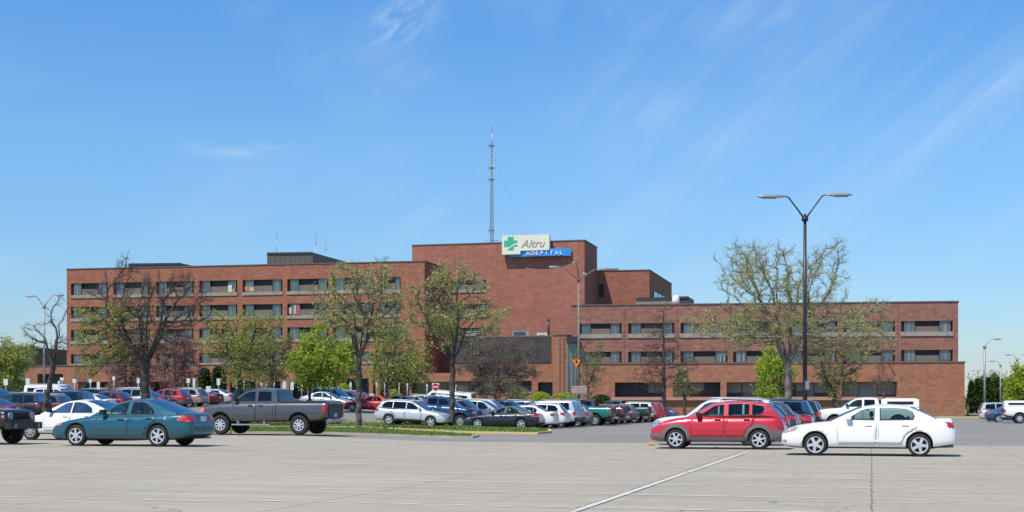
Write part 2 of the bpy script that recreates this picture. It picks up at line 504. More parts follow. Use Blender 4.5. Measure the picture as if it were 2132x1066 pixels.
# fine-grained split of concrete and asphalt on the rotated grid: build as strips in p,q space
def pq_sheet(name, p0, p1, q0, q1, mats, off, st=4.0, cut=None, label=None):
    ps = list(np.linspace(p0, p1, max(2, int((p1 - p0) / st) + 1))); qs = list(np.linspace(q0, q1, max(2, int((q1 - q0) / st) + 1)))
    V = []; Fc = []
    for p in ps:
        for q in qs:
            x, y = p * cT + q * sT, -p * sT + q * cT
            V.append((x, y, float(g(x, y)) + off))
    n = len(qs)
    for i in range(len(ps) - 1):
        for j in range(n - 1):
            pc, qc = (ps[i] + ps[i+1]) / 2, (qs[j] + qs[j+1]) / 2
            x, y = pc * cT + qc * sT, -pc * sT + qc * cT
            if cut and cut(x, y): continue
            Fc.append((i*n+j, (i+1)*n+j, (i+1)*n+j+1, i*n+j+1))
    me = bpy.data.meshes.new(name); me.from_pydata(V, [], Fc); me.update()
    for p in me.polygons: p.use_smooth = True
    o = link_mesh(name, me, mats); tag(o, label, None, None, 'structure')
    return o
pq_sheet('parking_lot', -90, 70, -40, EDGEQ, M['concrete'], 0.0, 2.5)
pq_sheet('asphalt_road', -110, 90, EDGEQ, 260, M['asphalt'], 0.0, 2.5,
         cut=lambda x, y: (y > 141 + .1 * (x + 60) * 0 and x < 3) or (y > 171 and 3 <= x < 66 - 0) )

def white_paint():
    t = NT('worn_line_paint'); o = t.obj()
    n = t.noise(o, 3.0, 6, .75); n2 = t.noise(o, .5, 3)
    msk = t.math('MULTIPLY', t.mr(n, .38, .56), t.mr(n2, .3, .55, .35, 1))
    p = t.n('ShaderNodeBsdfPrincipled'); p.inputs['Base Color'].default_value = (.68, .67, .64, 1); p.inputs['Roughness'].default_value = .85
    tr = t.n('ShaderNodeBsdfTransparent'); mx = t.n('ShaderNodeMixShader')
    t.t.links.new(msk, mx.inputs[0]); t.t.links.new(tr.outputs[0], mx.inputs[1]); t.t.links.new(p.outputs[0], mx.inputs[2])
    t.t.links.new(mx.outputs[0], t.out.inputs[0])
    return t.m
M['line'] = white_paint()
M['line_solid'] = plain('line_paint', (.54, .525, .48), .85, var=.2, scale=2)
def pline(name, pa, qa, pb, qb, wd, mat):
    n = max(1, int(max(abs(pb - pa), abs(qb - qa)) / 1.25))
    d = Vector((pb - pa, qb - qa)).normalized(); nx, ny = -d.y * wd / 2, d.x * wd / 2
    V = []; Fc = []
    for i in range(n + 1):
        t = i / n; p = pa + (pb - pa) * t; q = qa + (qb - qa) * t
        for s in (-1, 1):
            P = PQ(p + s * nx, q + s * ny); V.append((P.x, P.y, P.z + .012))
    for i in range(n): Fc.append((2*i, 2*i+1, 2*i+3, 2*i+2))
    me = bpy.data.meshes.new(name); me.from_pydata(V, [], Fc); me.update()
    bm = bmesh.new(); bm.from_mesh(me); bmesh.ops.recalc_face_normals(bm, faces=bm.faces); bm.to_mesh(me); bm.free()
    o = link_mesh(name, me, mat); tag(o, None, None, None, 'structure'); return o
pline('painted_line', -3.85, 8, -3.65, 40.2, .11, M['line_solid'])
# joined stall lines: one worn marking sheet per row
def stalls(p0, p1, q0, q1, step=2.75, wd=.10, name='stall_lines'):
    V = []; Fc = []
    q = q0
    while q <= q1:
        n = int((p1 - p0) / 1.25) + 1
        b = len(V)
        for i in range(n + 1):
            p = p0 + (p1 - p0) * i / n
            for s in (-1, 1):
                P = PQ(p, q + s * wd / 2); V.append((P.x, P.y, P.z + .008))
        for i in range(n): Fc.append((b+2*i, b+2*i+2, b+2*i+3, b+2*i+1))
        q += step
    me = bpy.data.meshes.new(name); me.from_pydata(V, [], Fc); me.update()
    o = link_mesh(name, me, M['line']); tag(o, None, None, None, 'structure'); return o
stalls(-9.0, -3.95, 14.75, 47)
stalls(-3.75, 1.6, 14.75, 47)
stalls(-27.5, -17.0, 14.75, 47)
stalls(9.5, 20, 14.75, 47)
stalls(-14.5, -9.0, 17.2, 17.3)
stalls(-24.2, -19.0, 76.4, 150); stalls(-7.5, 2.5, 52, 165); 

# kerbed grass islands
def kerb_mat():
    t = NT('kerb_paint'); o = t.obj()
    n = t.noise(o, 1.4, 5, .7)
    c = t.mix(t.mr(n, .38, .54), (.44, .40, .32), (.60, .43, .12))
    t.pbr(c, .85); return t.m
M['kerb'] = kerb_mat()
M['kerb_grey'] = plain('kerb_concrete', (.40, .37, .32), .9, var=.2, scale=1.5)
def gp(px, py):
    Y = HC * F / (py - HY); return Vector(((px - CX) / F * Y, Y))
def inset(poly, d):
    n = len(poly); r = []
    for i in range(n):
        a, b, c = poly[i-1], poly[i], poly[(i+1) % n]
        d1 = (b - a).normalized(); d2 = (c - b).normalized()
        n1 = Vector((-d1.y, d1.x)); n2 = Vector((-d2.y, d2.x))
        m = (n1 + n2).normalized(); k = d / max(.35, m.dot(n1))
        r.append(b + m * k)
    return r
def island(poly, kmat, h=.11, seed=1, gname='grass', blades=9000):
    # poly counter-clockwise; densify so it follows the terrain
    pts = []
    for i in range(len(poly)):
        a, b = poly[i], poly[(i+1) % len(poly)]
        n = max(1, int((b - a).length / 2.0))
        for k in range(n): pts.append(a.lerp(b, k / n))
    inn = inset(pts, .17)
    mb = MB(); n = len(pts)
    lo = [(p.x, p.y, float(g(p.x, p.y)) - .08) for p in pts]; hi = [(p.x, p.y, float(g(p.x, p.y)) + h) for p in pts]
    ti = [(p.x, p.y, float(g(p.x, p.y)) + h) for p in inn]; bi = [(p.x, p.y, float(g(p.x, p.y)) - .08) for p in inn]
    mb.add(lo + hi + ti + bi, [(i, (i+1) % n, n + (i+1) % n, n + i) for i in range(n)] + [(n+i, n+(i+1) % n, 2*n+(i+1) % n, 2*n+i) for i in range(n)] + [(2*n+i, 2*n+(i+1) % n, 3*n+(i+1) % n, 3*n+i) for i in range(n)])
    k = mb.build('kerb', kmat); tag(k, None, None, None, 'structure')
    tri = tessellate_polygon([[Vector((p.x, p.y, 0)) for p in inn]])
    V = [(p.x, p.y, float(g(p.x, p.y)) + h - .015) for p in inn]
    me = bpy.data.meshes.new('turf'); me.from_pydata(V, [], [tuple(t) for t in tri]); me.update()
    bm = bmesh.new(); bm.from_mesh(me); bmesh.ops.recalc_face_normals(bm, faces=bm.faces)
    if bm.faces and sum(f.normal.z for f in bm.faces) < 0: bmesh.ops.reverse_faces(bm, faces=bm.faces)
    bm.to_mesh(me); bm.free()
    o = link_mesh('turf', me, M['grass']); tag(o, None, None, None, 'structure')
    # short blades standing in the turf
    rng = np.random.default_rng(seed)
    A = np.array([[V[i] for i in t] for t in tri]); ar = np.linalg.norm(np.cross(A[:, 1] - A[:, 0], A[:, 2] - A[:, 0]), axis=1); ar = ar / ar.sum()
    ti_ = rng.choice(len(A), blades, p=ar); u = rng.random((blades, 2)); fl = u.sum(1) > 1; u[fl] = 1 - u[fl]
    P = A[ti_, 0] + u[:, :1] * (A[ti_, 1] - A[ti_, 0]) + u[:, 1:] * (A[ti_, 2] - A[ti_, 0])
    an = rng.random(blades) * PI; hh = rng.uniform(.04, .10, blades); ww = rng.uniform(.02, .045, blades)
    dx = np.stack([np.cos(an) * ww, np.sin(an) * ww, np.zeros(blades)], 1)
    tip = P + np.stack([rng.normal(0, .03, blades), rng.normal(0, .03, blades), hh], 1)
    VV = np.concatenate([P - dx, P + dx, tip]); FF = np.stack([np.arange(blades), np.arange(blades) + blades, np.arange(blades) + 2 * blades], 1)
    me = bpy.data.meshes.new(gname); me.from_pydata(VV.tolist(), [], FF.tolist()); me.update()
    o = link_mesh(gname, me, M['grass']); tag(o, 'short green grass on a kerbed island between the parking rows', None, None, 'stuff')
A_ = [gp(455, 912), gp(985, 912.5), gp(998, 908.5), gp(930, 904), gp(760, 900.5), gp(455, 899.4)]
B_ = [gp(455, 898.2), gp(760, 899.0), gp(1120, 904.5), gp(1149, 901.5), gp(1145, 896.5), gp(1060, 891.5), gp(760, 890.5), gp(455, 890.2)]
# push the near islands onto the gentle rise consistently
island(A_, M['kerb_grey'], .09, 1, blades=9000)
island(B_, M['kerb'], .11, 2, blades=14000)
for (p0, p1, q0, q1, sd) in ((-44.0, -40.2, 70, 84, 3), (-8.8, -3.0, 78.6, 90, 4), (-21.5, -16.8, 131, 143, 5)):
    P = [PQ(p0, q0), PQ(p1, q0), PQ(p1, q1), PQ(p0, q1)]
    if False: island([Vector((v.x, v.y)) for v in P], M['kerb_grey'], .12, sd, blades=1500)

# ------------------------------------------------------------------ hospital building
HOS = empty('hospital_building', (0, 190, 0))
tag(HOS, 'large red brick hospital of stepped blocks with rows of recessed windows', 'building')
def hpart(mb, name, mats, parent=HOS, root=HOS, bevel=0):
    o = mb.build(name, mats, None, bevel=bevel)
    L = root.location if root else Vector((0, 0, 0))
    o.data.transform(Matrix.Translation(-L))
    o.parent = parent
    return o
class Fac:
    def __init__(s, pxa, Ya, pxb, Yb):
        s.A = Vector(((pxa - CX) / F * Ya, Ya, 0)); s.B = Vector(((pxb - CX) / F * Yb, Yb, 0))
        s.U = (s.B - s.A).normalized(); s.N = Vector((s.U.y, -s.U.x, 0))   # outward, toward the camera
        s.L = (s.B - s.A).length
    def u(s, px):
        k = (px - CX) / F      # x = k*y
        return (k * s.A.y - s.A.x) / (s.U.x - k * s.U.y)
    def Y(s, px): return s.A.y + s.U.y * s.u(px)
    def P(s, u, z, o=0.0):
        v = s.A + s.U * u + s.N * o
        return (v.x, v.y, z)
    def z(s, px, py): return zat(py, s.Y(px))
def wall(mb, f, u0, u1, z0, z1, ops=(), o=0.0, mi=0, rev=None):
    us = sorted(set([u0, u1] + [q for op in ops for q in op[:2]])); zs = sorted(set([z0, z1] + [q for op in ops for q in op[2:4]]))
    for i in range(len(us) - 1):
        for j in range(len(zs) - 1):
            a, b, c, d = us[i], us[i+1], zs[j], zs[j+1]
            mu, mz = (a + b) / 2, (c + d) / 2
            if any(op[0] < mu < op[1] and op[2] < mz < op[3] for op in ops): continue
            mb.quad(f.P(a, c, o), f.P(b, c, o), f.P(b, d, o), f.P(a, d, o), mi)
    for op in ops:
        a, b, c, d, dep = op[:5]
        r = mi
        mb.quad(f.P(a, c, o), f.P(a, d, o), f.P(a, d, o - dep), f.P(a, c, o - dep), r)
        mb.quad(f.P(b, c, o), f.P(b, c, o - dep), f.P(b, d, o - dep), f.P(b, d, o), r)
        mb.quad(f.P(a, c, o), f.P(a, c, o - dep), f.P(b, c, o - dep), f.P(b, c, o), r)
        mb.quad(f.P(a, d, o), f.P(b, d, o), f.P(b, d, o - dep), f.P(a, d, o - dep), r)
        mb.quad(f.P(a, c, o - dep), f.P(b, c, o - dep), f.P(b, d, o - dep), f.P(a, d, o - dep), r)
DD = Vector((734 / F, 1, 0)).normalized()     # depth direction of the blocks
def solid(mb, f, u0, u1, z0, z1, depth, o=0.0, left=True, right=True, mi=0, mt=0, back=True):
    a0, b0 = Vector(f.P(u0, 0, o)), Vector(f.P(u1, 0, o)); a1, b1 = a0 + DD * depth, b0 + DD * depth
    def q(p, z): return (p.x, p.y, z)
    if left: mb.quad(q(a0, z0), q(a0, z1), q(a1, z1), q(a1, z0), mi)
    if right: mb.quad(q(b0, z0), q(b1, z0), q(b1, z1), q(b0, z1), mi)
    if back: mb.quad(q(a1, z0), q(a1, z1), q(b1, z1), q(b1, z0), mi)
    mb.quad(q(a0, z1 - .25), q(b0, z1 - .25), q(b1, z1 - .25), q(a1, z1 - .25), mt)
def fbox(mb, f, u0, u1, z0, z1, o0, o1, mi=0):
    "box on a facade between outward offsets o0<o1"
    P = f.P
    v = [P(u0, z0, o1), P(u1, z0, o1), P(u1, z0, o0), P(u0, z0, o0), P(u0, z1, o1), P(u1, z1, o1), P(u1, z1, o0), P(u0, z1, o0)]
    mb.add(v, [(0,3,2,1),(4,5,6,7),(0,1,5,4),(1,2,6,5),(2,3,7,6),(3,0,4,7)], mi)
def coping(f, u0, u1, z, depth, parent=HOS):
    mb = MB(); fbox(mb, f, u0 - .1, u1 + .1, z - .10, z + .05, -.35, .10)
    b = Vector(f.P(u1, 0, 0)); b2 = b + DD * depth
    n = Vector((DD.y, -DD.x, 0)) * .12
    for (c, d) in ((b, b2),):
        v = [(c.x + n.x, c.y + n.y, z - .10), (d.x + n.x, d.y + n.y, z - .10), (d.x - 3*n.x, d.y - 3*n.y, z - .10), (c.x - 3*n.x, c.y - 3*n.y, z - .10)]
        v += [(x, y, z + .048) for x, y, _ in v]
        mb.add(v, [(0,3,2,1),(4,5,6,7),(0,1,5,4),(1,2,6,5),(2,3,7,6),(3,0,4,7)])
    return hpart(mb, 'parapet_coping', M['coping'], parent)
rb = random.Random(5)
def window(f, a, b, c, d, dep, o=0.0, sill=.42, parent=HOS, style='bay', pane='pane'):
    "window filling the recess a..b x c..d (u,z)"
    mb = MB(); w_ = b - a; h = d - c
    if style == 'bay':
        l0, l1, r0, r1 = a + .06*w_, a + .28*w_, a + .74*w_, a + .96*w_
        fbox(mb, f, l1 + .03, r0 - .03, c, c + h*.52, o - dep + .004, o - .22, 0); fbox(mb, f, l1, r0, c + h*.52, d - .002, o - dep + .004, o - dep + .03, 2)  # near-black upper centre: dark glass with the lintel shadow put into its colour
        for x0, x1 in ((l0, l1), (r0, r1)):
            e = .055
            fbox(mb, f, x0, x0 + e, c, d, o - dep + .1, o - .16, 1); fbox(mb, f, x1 - e, x1, c, d, o - dep + .1, o - .16, 1)
            fbox(mb, f, x0 + e, x1 - e, d - e, d, o - dep + .1, o - .16, 1); fbox(mb, f, x0 + e, x1 - e, c, c + e, o - dep + .1, o - .16, 1)
        win = hpart(mb, 'window', [M['tan_panel'], M['dark_metal'], M['pane_and_shade']], parent)
        for x0, x1 in ((l0, l1), (r0, r1)):
            pb = MB(); fbox(pb, f, x0 + .05, x1 - .05, c + .05, d - .05, o - dep + .12, o - .22)
            hpart(pb, 'pane', M[pane], win)
    else:
        e = .07
        n = max(1, int(round(w_ / 2.2)))
        for i in range(n + 1):
            x = a + w_ * i / n; x0 = min(max(x - e/2, a), b - e)
            fbox(mb, f, x0, x0 + e, c, d, o - dep + .02, o - dep + .16)
        fbox(mb, f, a, b, d - e, d - .002, o - dep + .02, o - dep + .15); fbox(mb, f, a, b, c + .002, c + e, o - dep + .02, o - dep + .15)
        win = hpart(mb, 'window', [M['dark_metal']], parent)
        for i in range(n):
            pb = MB(); fbox(pb, f, a + w_*i/n + e*.6, a + w_*(i+1)/n - e*.6, c + e, d - e, o - dep + .03, o - dep + .09, 0)
            hpart(pb, 'pane', [M[rb.choice(('pane_ground', 'pane_and_shade', 'pane_and_shade', 'pane_mid'))]], win)
        if style == 'blinds':
            for i in range(n):
                bb = MB()
                if rb.random() < .55:
                    fbox(bb, f, a + w_*i/n + e, a + w_*(i+1)/n - e, c + h * rb.choice((.15, .3, .45)), d - e, o - dep + .092, o - dep + .10, 0)
                if bb.v: hpart(bb, 'blind', M['blind'], win)
    if sill:
        sb = MB(); fbox(sb, f, a - .06, b + .06, c - sill, c + .03, o - .2, o + .14); hpart(sb, 'sill', M['concrete_trim'], win)
    return win
def ground_glass():
    t = NT('ground_glass'); o = t.obj()
    n = t.noise(t.mapping(o, scale=(1, 1, 1)), .45, 3)
    c = t.mix(t.mr(n, .42, .62), (.015, .018, .018), (.085, .09, .08))
    t.pbr(c, .12, 0, Coat_Weight=.6, Coat_Roughness=.02, Specular_IOR_Level=.5); return t.m
M['pane_ground'] = ground_glass()
M['blind'] = plain('blind', (.20, .20, .17), .8)

M['joint'] = plain('joint', (.13, .075, .06), .9)
# ---- left wing: four rows of window bays over a ground storey
fL = Fac(139, 217.0, 884, 205.0)
zr = lambda py: fL.z(160, py)
uL = fL.u
topL = zr(559.5)
rows = [(615.0, 590.0), (663.5, 639.5), (710.5, 687.0), (758.0, 737.5)]
bays = [(147.5, 224), (236, 312), (325, 403), (415, 494), (505, 588), (598, 684), (693, 778), (788, 834)]
ops = []
for zb_, zt_ in rows:
    for a, b in bays: ops.append((uL(a), uL(b), zr(zb_), zr(zt_), .62))
mb = MB(); wall(mb, fL, 0, fL.L, -1, topL, ops); solid(mb, fL, 0, fL.L, -1, topL, 22, mt=1)
hpart(mb, 'left_wing_wall', [M['brick_red'], M['roof']])
for op in ops: window(fL, *op[:4], op[4], sill=.50, pane=rb.choice(('pane', 'pane', 'pane_mid')))
coping(fL, 0, fL.L, topL, 10)
# things standing in two window bays
# curtains and belongings seen in three of the bays
for (px0, px1, y0, y1, c_) in ((474, 482, 606, 592, 'curtain_white'), (483, 489, 607, 600, 'curtain_orange'), (509, 518, 605, 595, 'curtain_orange'), (519, 528, 606, 597, 'curtain_cream'), (601, 607, 654, 641, 'curtain_cream'), (611, 616, 654, 636, 'curtain_cream'), (618, 624, 655, 635, 'curtain_pink')):
    CC = {'curtain_white': (.60, .60, .58), 'curtain_orange': (.45, .22, .09), 'curtain_cream': (.48, .42, .30), 'curtain_pink': (.50, .08, .18)}
    mb = MB(); k_ = 5
    for i_ in range(k_):
        a_, b_ = uL(px0), uL(px1); fbox(mb, fL, a_ + (b_ - a_) * i_ / k_, a_ + (b_ - a_) * (i_ + 1) / k_ + .003, fL.z(550, y0) , fL.z(550, y1), -.20 + .02 * (i_ % 2), -.15 + .02 * (i_ % 2))
    hpart(mb, 'curtain', plain(c_, CC[c_], .8))
# ---- stair recess and tower
fT = Fac(858, 215.5, 1217, 208.7)
uT = fT.u
topT = fT.z(1217, 499.5)
tops = []
for zb_, zt_ in ((602.5, 583), (653.5, 633), (700, 682)):
    tops.append((uT(938), uT(1012), fT.z(1000, zb_), fT.z(1000, zt_), .55))
mb = MB(); wall(mb, fT, 0, fT.L, -1, topT, tops); solid(mb, fT, 0, fT.L, -1, topT, 10.2, mt=1)
for px in (1036, 1205): fbox(mb, fT, uT(px) - .04, uT(px) + .04, 3, topT - .15, 0, .006, 2)
hpart(mb, 'tower_wall', [M['brick_tower'], M['roof'], M['joint']])
for op in tops: window(fT, *op[:4], op[4], sill=.5)
coping(fT, 0, fT.L, topT, 10.2)
# ---- block behind the right wing
cR = Vector(fT.P(fT.L, 0)) + DD * 10.2
f2 = Fac(1238, cR.y - .2, 1352, cR.y - 1.6)
top2 = f2.z(1300, 562.5)
op2 = [(f2.u(1246), f2.u(1257.5), f2.z(1250, 619), f2.z(1250, 592), .5)]
mb = MB(); wall(mb, f2, 0, f2.L, 0, top2, op2); solid(mb, f2, 0, f2.L, 0, top2, 26, mt=1, left=False)
hpart(mb, 'rear_block_wall', [M['brick_red'], M['roof']])
window(f2, *op2[0][:4], .5, sill=0, style='plain')
coping(f2, 0, f2.L, top2, 26)
# window strip on its side face
side = Vector(f2.P(f2.L, 0)); s2 = side + DD * 26
fs = Fac(0, 1, 1, 1); fs.A = side.copy(); fs.A.z = 0; fs.U = DD.copy(); fs.N = Vector((DD.y, -DD.x, 0)); fs.L = 26
for k in range(3):
    mbw = MB(); u0 = 4.2 + k * 4.6
    zt2 = zat(602, side.y + 4) ; 
    fbox(mbw, fs, u0, u0 + 4.0, zt2 - 2.2, zt2 - .2, .02, .10, 0)
    wn_ = hpart(mbw, 'window', [M['dark_metal']])
    pb = MB(); fbox(pb, fs, u0 + .15, u0 + 1.9, zt2 - 2.0, zt2 - .4, .10, .13); hpart(pb, 'pane', M['pane'], wn_); pb = MB(); fbox(pb, fs, u0 + 2.1, u0 + 3.85, zt2 - 2.0, zt2 - .4, .10, .13)
    hpart(pb, 'pane', M['pane'], wn_)
# ---- right wing
fR = Fac(1190, 178.7, 1995, 172.0)
fG = Fac(1206, 176.45, 2008.5, 169.2)
uR = fR.u
topR = fR.z(1900, 628.0)
bR = [(1205, 1294), (1308, 1404), (1417, 1515), (1526, 1630), (1641, 1744), (1756, 1864), (1876, 1984)]
ops = []
for zb_, zt_ in ((691.0, 668.0), (752.0, 728.5)):
    for a, b in bR: ops.append((uR(a), uR(b), fR.z(1930, zb_), fR.z(1930, zt_), .62))
mb = MB(); wall(mb, fR, 0, fR.L, -1, topR, ops); solid(mb, fR, 0, fR.L, -1, topR, 22, mt=1)
for px in (1300.5, 1411, 1521, 1636, 1750, 1870): fbox(mb, fR, uR(px) - .04, uR(px) + .04, fG.z(1930, 752), topR - .15, 0, .006, 2)
hpart(mb, 'right_wing_wall', [M['brick_brown'], M['roof'], M['joint']])
for i, op in enumerate(ops): window(fR, *op[:4], op[4], sill=.55 if i < 7 else 0, pane=rb.choice(('pane_light', 'pane_light', 'pane_mid')))
coping(fR, 0, fR.L, topR, 22)
# its projecting ground storey
fG = Fac(1206, 176.45, 2008.5, 169.2)
topG = fG.z(1930, 753.5)
og = []
for a, b, py0, py1 in ((1280, 1383, 826, 795), (1402, 1500, 826, 795), (1513, 1610, 826, 795), (1622, 1734, 826, 796), (1752, 1868, 826, 795)):
    og.append((fG.u(a), fG.u(b), fG.z(1800, py0), fG.z(1800, py1), 1.3))
mb = MB(); wall(mb, fG, 0, fG.L, -1, topG, og); solid(mb, fG, 0, fG.L, -1, topG, 20, mt=1)
hpart(mb, 'ground_storey_wall', [M['brick_orange'], M['roof']])
for op in og: window(fG, *op[:4], op[4], sill=0, style='blinds')
mb = MB(); fbox(mb, fG, fG.u(1270), fG.u(1872), fG.z(1800, 833), fG.z(1800, 826.3), 0.0, .5)
hpart(mb, 'ledge', M['brick_ledge'] if 'brick_ledge' in M else plain('brick_ledge', (.42, .22, .17), .85))
coping(fG, 0, fG.L, topG, 20)
# thin pilasters between the bays
# ---- low blocks in front of the tower
fM = Fac(940, 199.0, 1152, 196.5)
topM = fM.z(1100, 698.5)
om = [(fM.u(948), fM.u(1030), fM.z(1080, 816), fM.z(1080, 793), .5), (fM.u(1055), fM.u(1107), fM.z(1080, 816), fM.z(1080, 793), .5), (fM.u(1120), fM.u(1150.5), fM.z(1080, 836), fM.z(1080, 796), 1.2)]
mb = MB(); wall(mb, fM, 0, fM.L, -1, topM, om); solid(mb, fM, 0, fM.L, -1, topM, 9, mt=1)
hpart(mb, 'low_block_wall', [M['brick_orange'], M['roof']])
for op in om[:2]: window(fM, *op[:4], op[4], sill=.2, style='plain')
mb = MB(); fbox(mb, fM, om[2][0] + .1, om[2][1] - .1, om[2][2], om[2][3] - .05, -1.15, -1.05); hpart(mb, 'door', M['dark_metal'])
mb = MB(); fbox(mb, fM, .1, fM.u(1147), fM.z(1100, 755), topM - .15, 0, .12)
n_ = 34
for i in range(n_):
    u_ = .2 + (fM.u(1147) - .3) * i / n_; fbox(mb, fM, u_, u_ + .12, fM.z(1100, 754.6), topM - .2, .12, .16)
hpart(mb, 'metal_siding', M['dark_siding'])
fP = Fac(1152, 194.8, 1180, 194.3)
mb = MB(); topP = fP.z(1160, 697); wall(mb, fP, 0, fP.L, -1, topP, ()); solid(mb, fP, 0, fP.L, -1, topP, 9, mt=1)
for k in (.45, .75): fbox(mb, fP, fP.L * k, fP.L * k + .12, -1, topP - .4, 0, .1, 2)
hpart(mb, 'entrance_pier', [M['brick_orange'], M['roof'], M['coping']])
coping(fP, 0, fP.L, topP, 9)
fQ = Fac(1181, 178.55, 1206, 178.35)
mb = MB(); fbox(mb, fQ, 0, fQ.L, fQ.z(1190, 714), fQ.z(1190, 702), 0, 1.6); hpart(mb, 'entrance_roof', M['dark_metal'])
mb = MB(); fbox(mb, fQ, 0, fQ.L, 0, fQ.z(1190, 714.2), .02, .12)
hpart(mb, 'entrance_glazing', M['pane_mid'])
mb = MB()
for k in range(4): fbox(mb, fQ, (fQ.L - .1) * k / 3, (fQ.L - .1) * k / 3 + .1, 0, fQ.z(1190, 714.4), .12, .2)
hpart(mb, 'glazing_bar', M['galv'])
# canopy band across the recess between wing and tower
fC = Fac(780, 203.0, 945, 200.0)
mb = MB(); zc0, zc1 = fC.z(860, 795), fC.z(860, 777)
wall(mb, fC, 0, fC.L, zc0, zc1, ()); solid(mb, fC, 0, fC.L, zc0, zc1, 9)
a0 = fC.P(0, zc0); b0 = fC.P(fC.L, zc0); a1 = fC.P(0, zc0, -9); b1 = fC.P(fC.L, zc0, -9); mb.quad(a0, b0, b1, a1)
hpart(mb, 'entrance_canopy', M['brick_orange'])
mb = MB(); fbox(mb, fC, fC.u(852), fC.L, 1.0, fC.z(860, 795), -1.6, -1.4); hpart(mb, 'canopy_glazing', M['pane_ground'])
mb = MB()
for k in range(6): 
    uu = fC.u(852) + (fC.L - fC.u(852)) * k / 5 - .05; fbox(mb, fC, uu, uu + .1, 1.0, fC.z(860, 795), -1.4, -1.28)
fbox(mb, fC, fC.u(852), fC.L, fC.z(860, 822), fC.z(860, 811), -1.27, -1.2)
hpart(mb, 'glazing_bar', M['tan_panel'])
for px in (786, 852, 941):
    mb = MB(); fbox(mb, fC, fC.u(px) - .35, fC.u(px) + .35, 1.0, fC.z(860, 795), -.8, -.1); hpart(mb, 'pillar', M['brick_orange'])
# ground storey of the left wing
fB = Fac(52, 213.0, 776, 202.6)
topB = fB.z(120, 761)
zo = lambda py: fB.z(200, py)
ob = []
for a, b, t_ in ((78, 131, 778), (163, 201, 795), (205, 231, 795), (262, 296, 795), (312, 352, 795), (368, 410, 795), (425, 470, 795), (478, 494, 795), (500, 532, 795), (560, 584, 795), (602, 640, 795), (652, 700, 795), (712, 768, 790)):
    ob.append((fB.u(a), fB.u(b), .9 if t_ != 778 else .9, zo(t_), 1.8))
mb = MB(); wall(mb, fB, 0, fB.L, -1, topB, ob); solid(mb, fB, 0, fB.L, -1, topB, 12, mt=1)
hpart(mb, 'ground_storey_wall', [M['brick_orange'], M['roof']])
for op in ob[1:]:
    window(fB, *op[:4], op[4], sill=0, style='plain')
mb = MB(); fbox(mb, fB, ob[0][0] + .2, ob[0][1] - .2, .9, zo(782), -1.75, -1.6); hpart(mb, 'garage_door', M['dark_metal'])
coping(fB, 0, fB.L, topB, 12)
# ---- roof structures
def rooftop(name, pxa, pxb, pyt, Y, depth, mat, z0, label=None):
    f = Fac(pxa, Y, pxb, Y - .02 * (pxb - pxa) * Y / F * 0 - .9)
    z1 = zat(pyt, Y); mb = MB(); wall(mb, f, 0, f.L, z0, z1, ()); solid(mb, f, 0, f.L, z0, z1, depth)
    a, b = Vector(f.P(0, z1)), Vector(f.P(f.L, z1)); mb.quad(f.P(0, z1), f.P(f.L, z1), tuple(b + DD * depth), tuple(a + DD * depth))
    n = int(f.L / .8)
    for i in range(n): fbox(mb, f, f.L * (i + .5) / n, f.L * (i + .5) / n + .1, z0, z1 - .3, 0, .05)
    fbox(mb, f, 0, f.L, z1 - .25, z1 + .08, .05, .15, 1)
    o = hpart(mb, name, [mat, M['dark_metal']]); return o, f, z1
M['pent'] = plain('penthouse_metal', (.10, .09, .075), .6, var=.12)
rooftop('penthouse', 556, 651, 527, 217, 14, M['pent'], topL - 1)
rooftop('penthouse', 268, 378, 549.5, 224, 26, M['pent'], topL - 1)
rooftop('penthouse', 1324, 1404, 621, 185, 5, M['tan_roof'] if 'tan_roof' in M else plain('penthouse_tan', (.24, .21, .17), .65), topR - 1)
rooftop('penthouse', 1406, 1434, 619, 188, 6, M['dark_siding'], topR - 1)
def hthing(mb, name, mats, base, label, cat, group=None):
    o = mb.build(name, mats); o.data.transform(Matrix.Translation(-Vector(base))); o.location = base
    tag(o, label, cat, group); return o
def part(mb, name, mats, parent, base=None, bevel=0, world=True):
    "world-space geometry to a part of a thing whose root stands at base"
    o = mb.build(name, mats, None, bevel=bevel)
    r = parent
    while r.parent: r = r.parent
    if world: o.data.transform(Matrix.Translation(-r.location))
    o.parent = parent
    return o
# ------------------------------------------------------------------ hospital sign
def text_mesh(body, size, shear=0, extrude=.02, bold=0):
    cu = bpy.data.curves.new('txt', 'FONT'); cu.body = body; cu.size = size; cu.shear = shear; cu.extrude = extrude; cu.offset = bold
    cu.resolution_u = 3
    o = bpy.data.objects.new('txt', cu); col.objects.link(o)
    bpy.context.view_layer.update()
    dg = bpy.context.evaluated_depsgraph_get()
    me = bpy.data.meshes.new_from_object(o.evaluated_get(dg))
    bpy.data.objects.remove(o); bpy.data.curves.remove(cu)
    return me
fS = fT
SB = Vector(fS.P(fS.u(1118), fS.z(1118, 537), .4))
SIGN = empty('hospital_sign', SB)
tag(SIGN, 'cream and blue sign with green cross and lettering mounted high on the brick tower', 'sign')
def srect(mb, pa, pb, pt, pb_, o0, o1, mi=0):
    fbox(mb, fS, fS.u(pa), fS.u(pb), fS.z(1118, pb_), fS.z(1118, pt), o0, o1, mi)
M['sign_cream'] = plain('sign_cream', (.74, .72, .60), .45, var=.03)
M['sign_side'] = plain('sign_side', (.42, .42, .38), .5, var=.05)
M['sign_blue'] = plain('sign_blue', (.045, .28, .72), .4, var=.05)
M['sign_green'] = plain('sign_green', (.03, .44, .26), .5, var=.04)
M['sign_grey'] = plain('sign_grey', (.30, .30, .30), .5, var=.05)
mb = MB()
srect(mb, 1049, 1087, 490.5, 530.0, .35, 1.25); srect(mb, 1087.02, 1147, 490.5, 523, .35, 1.25)
part(mb, 'panel', M['sign_cream'], SIGN)
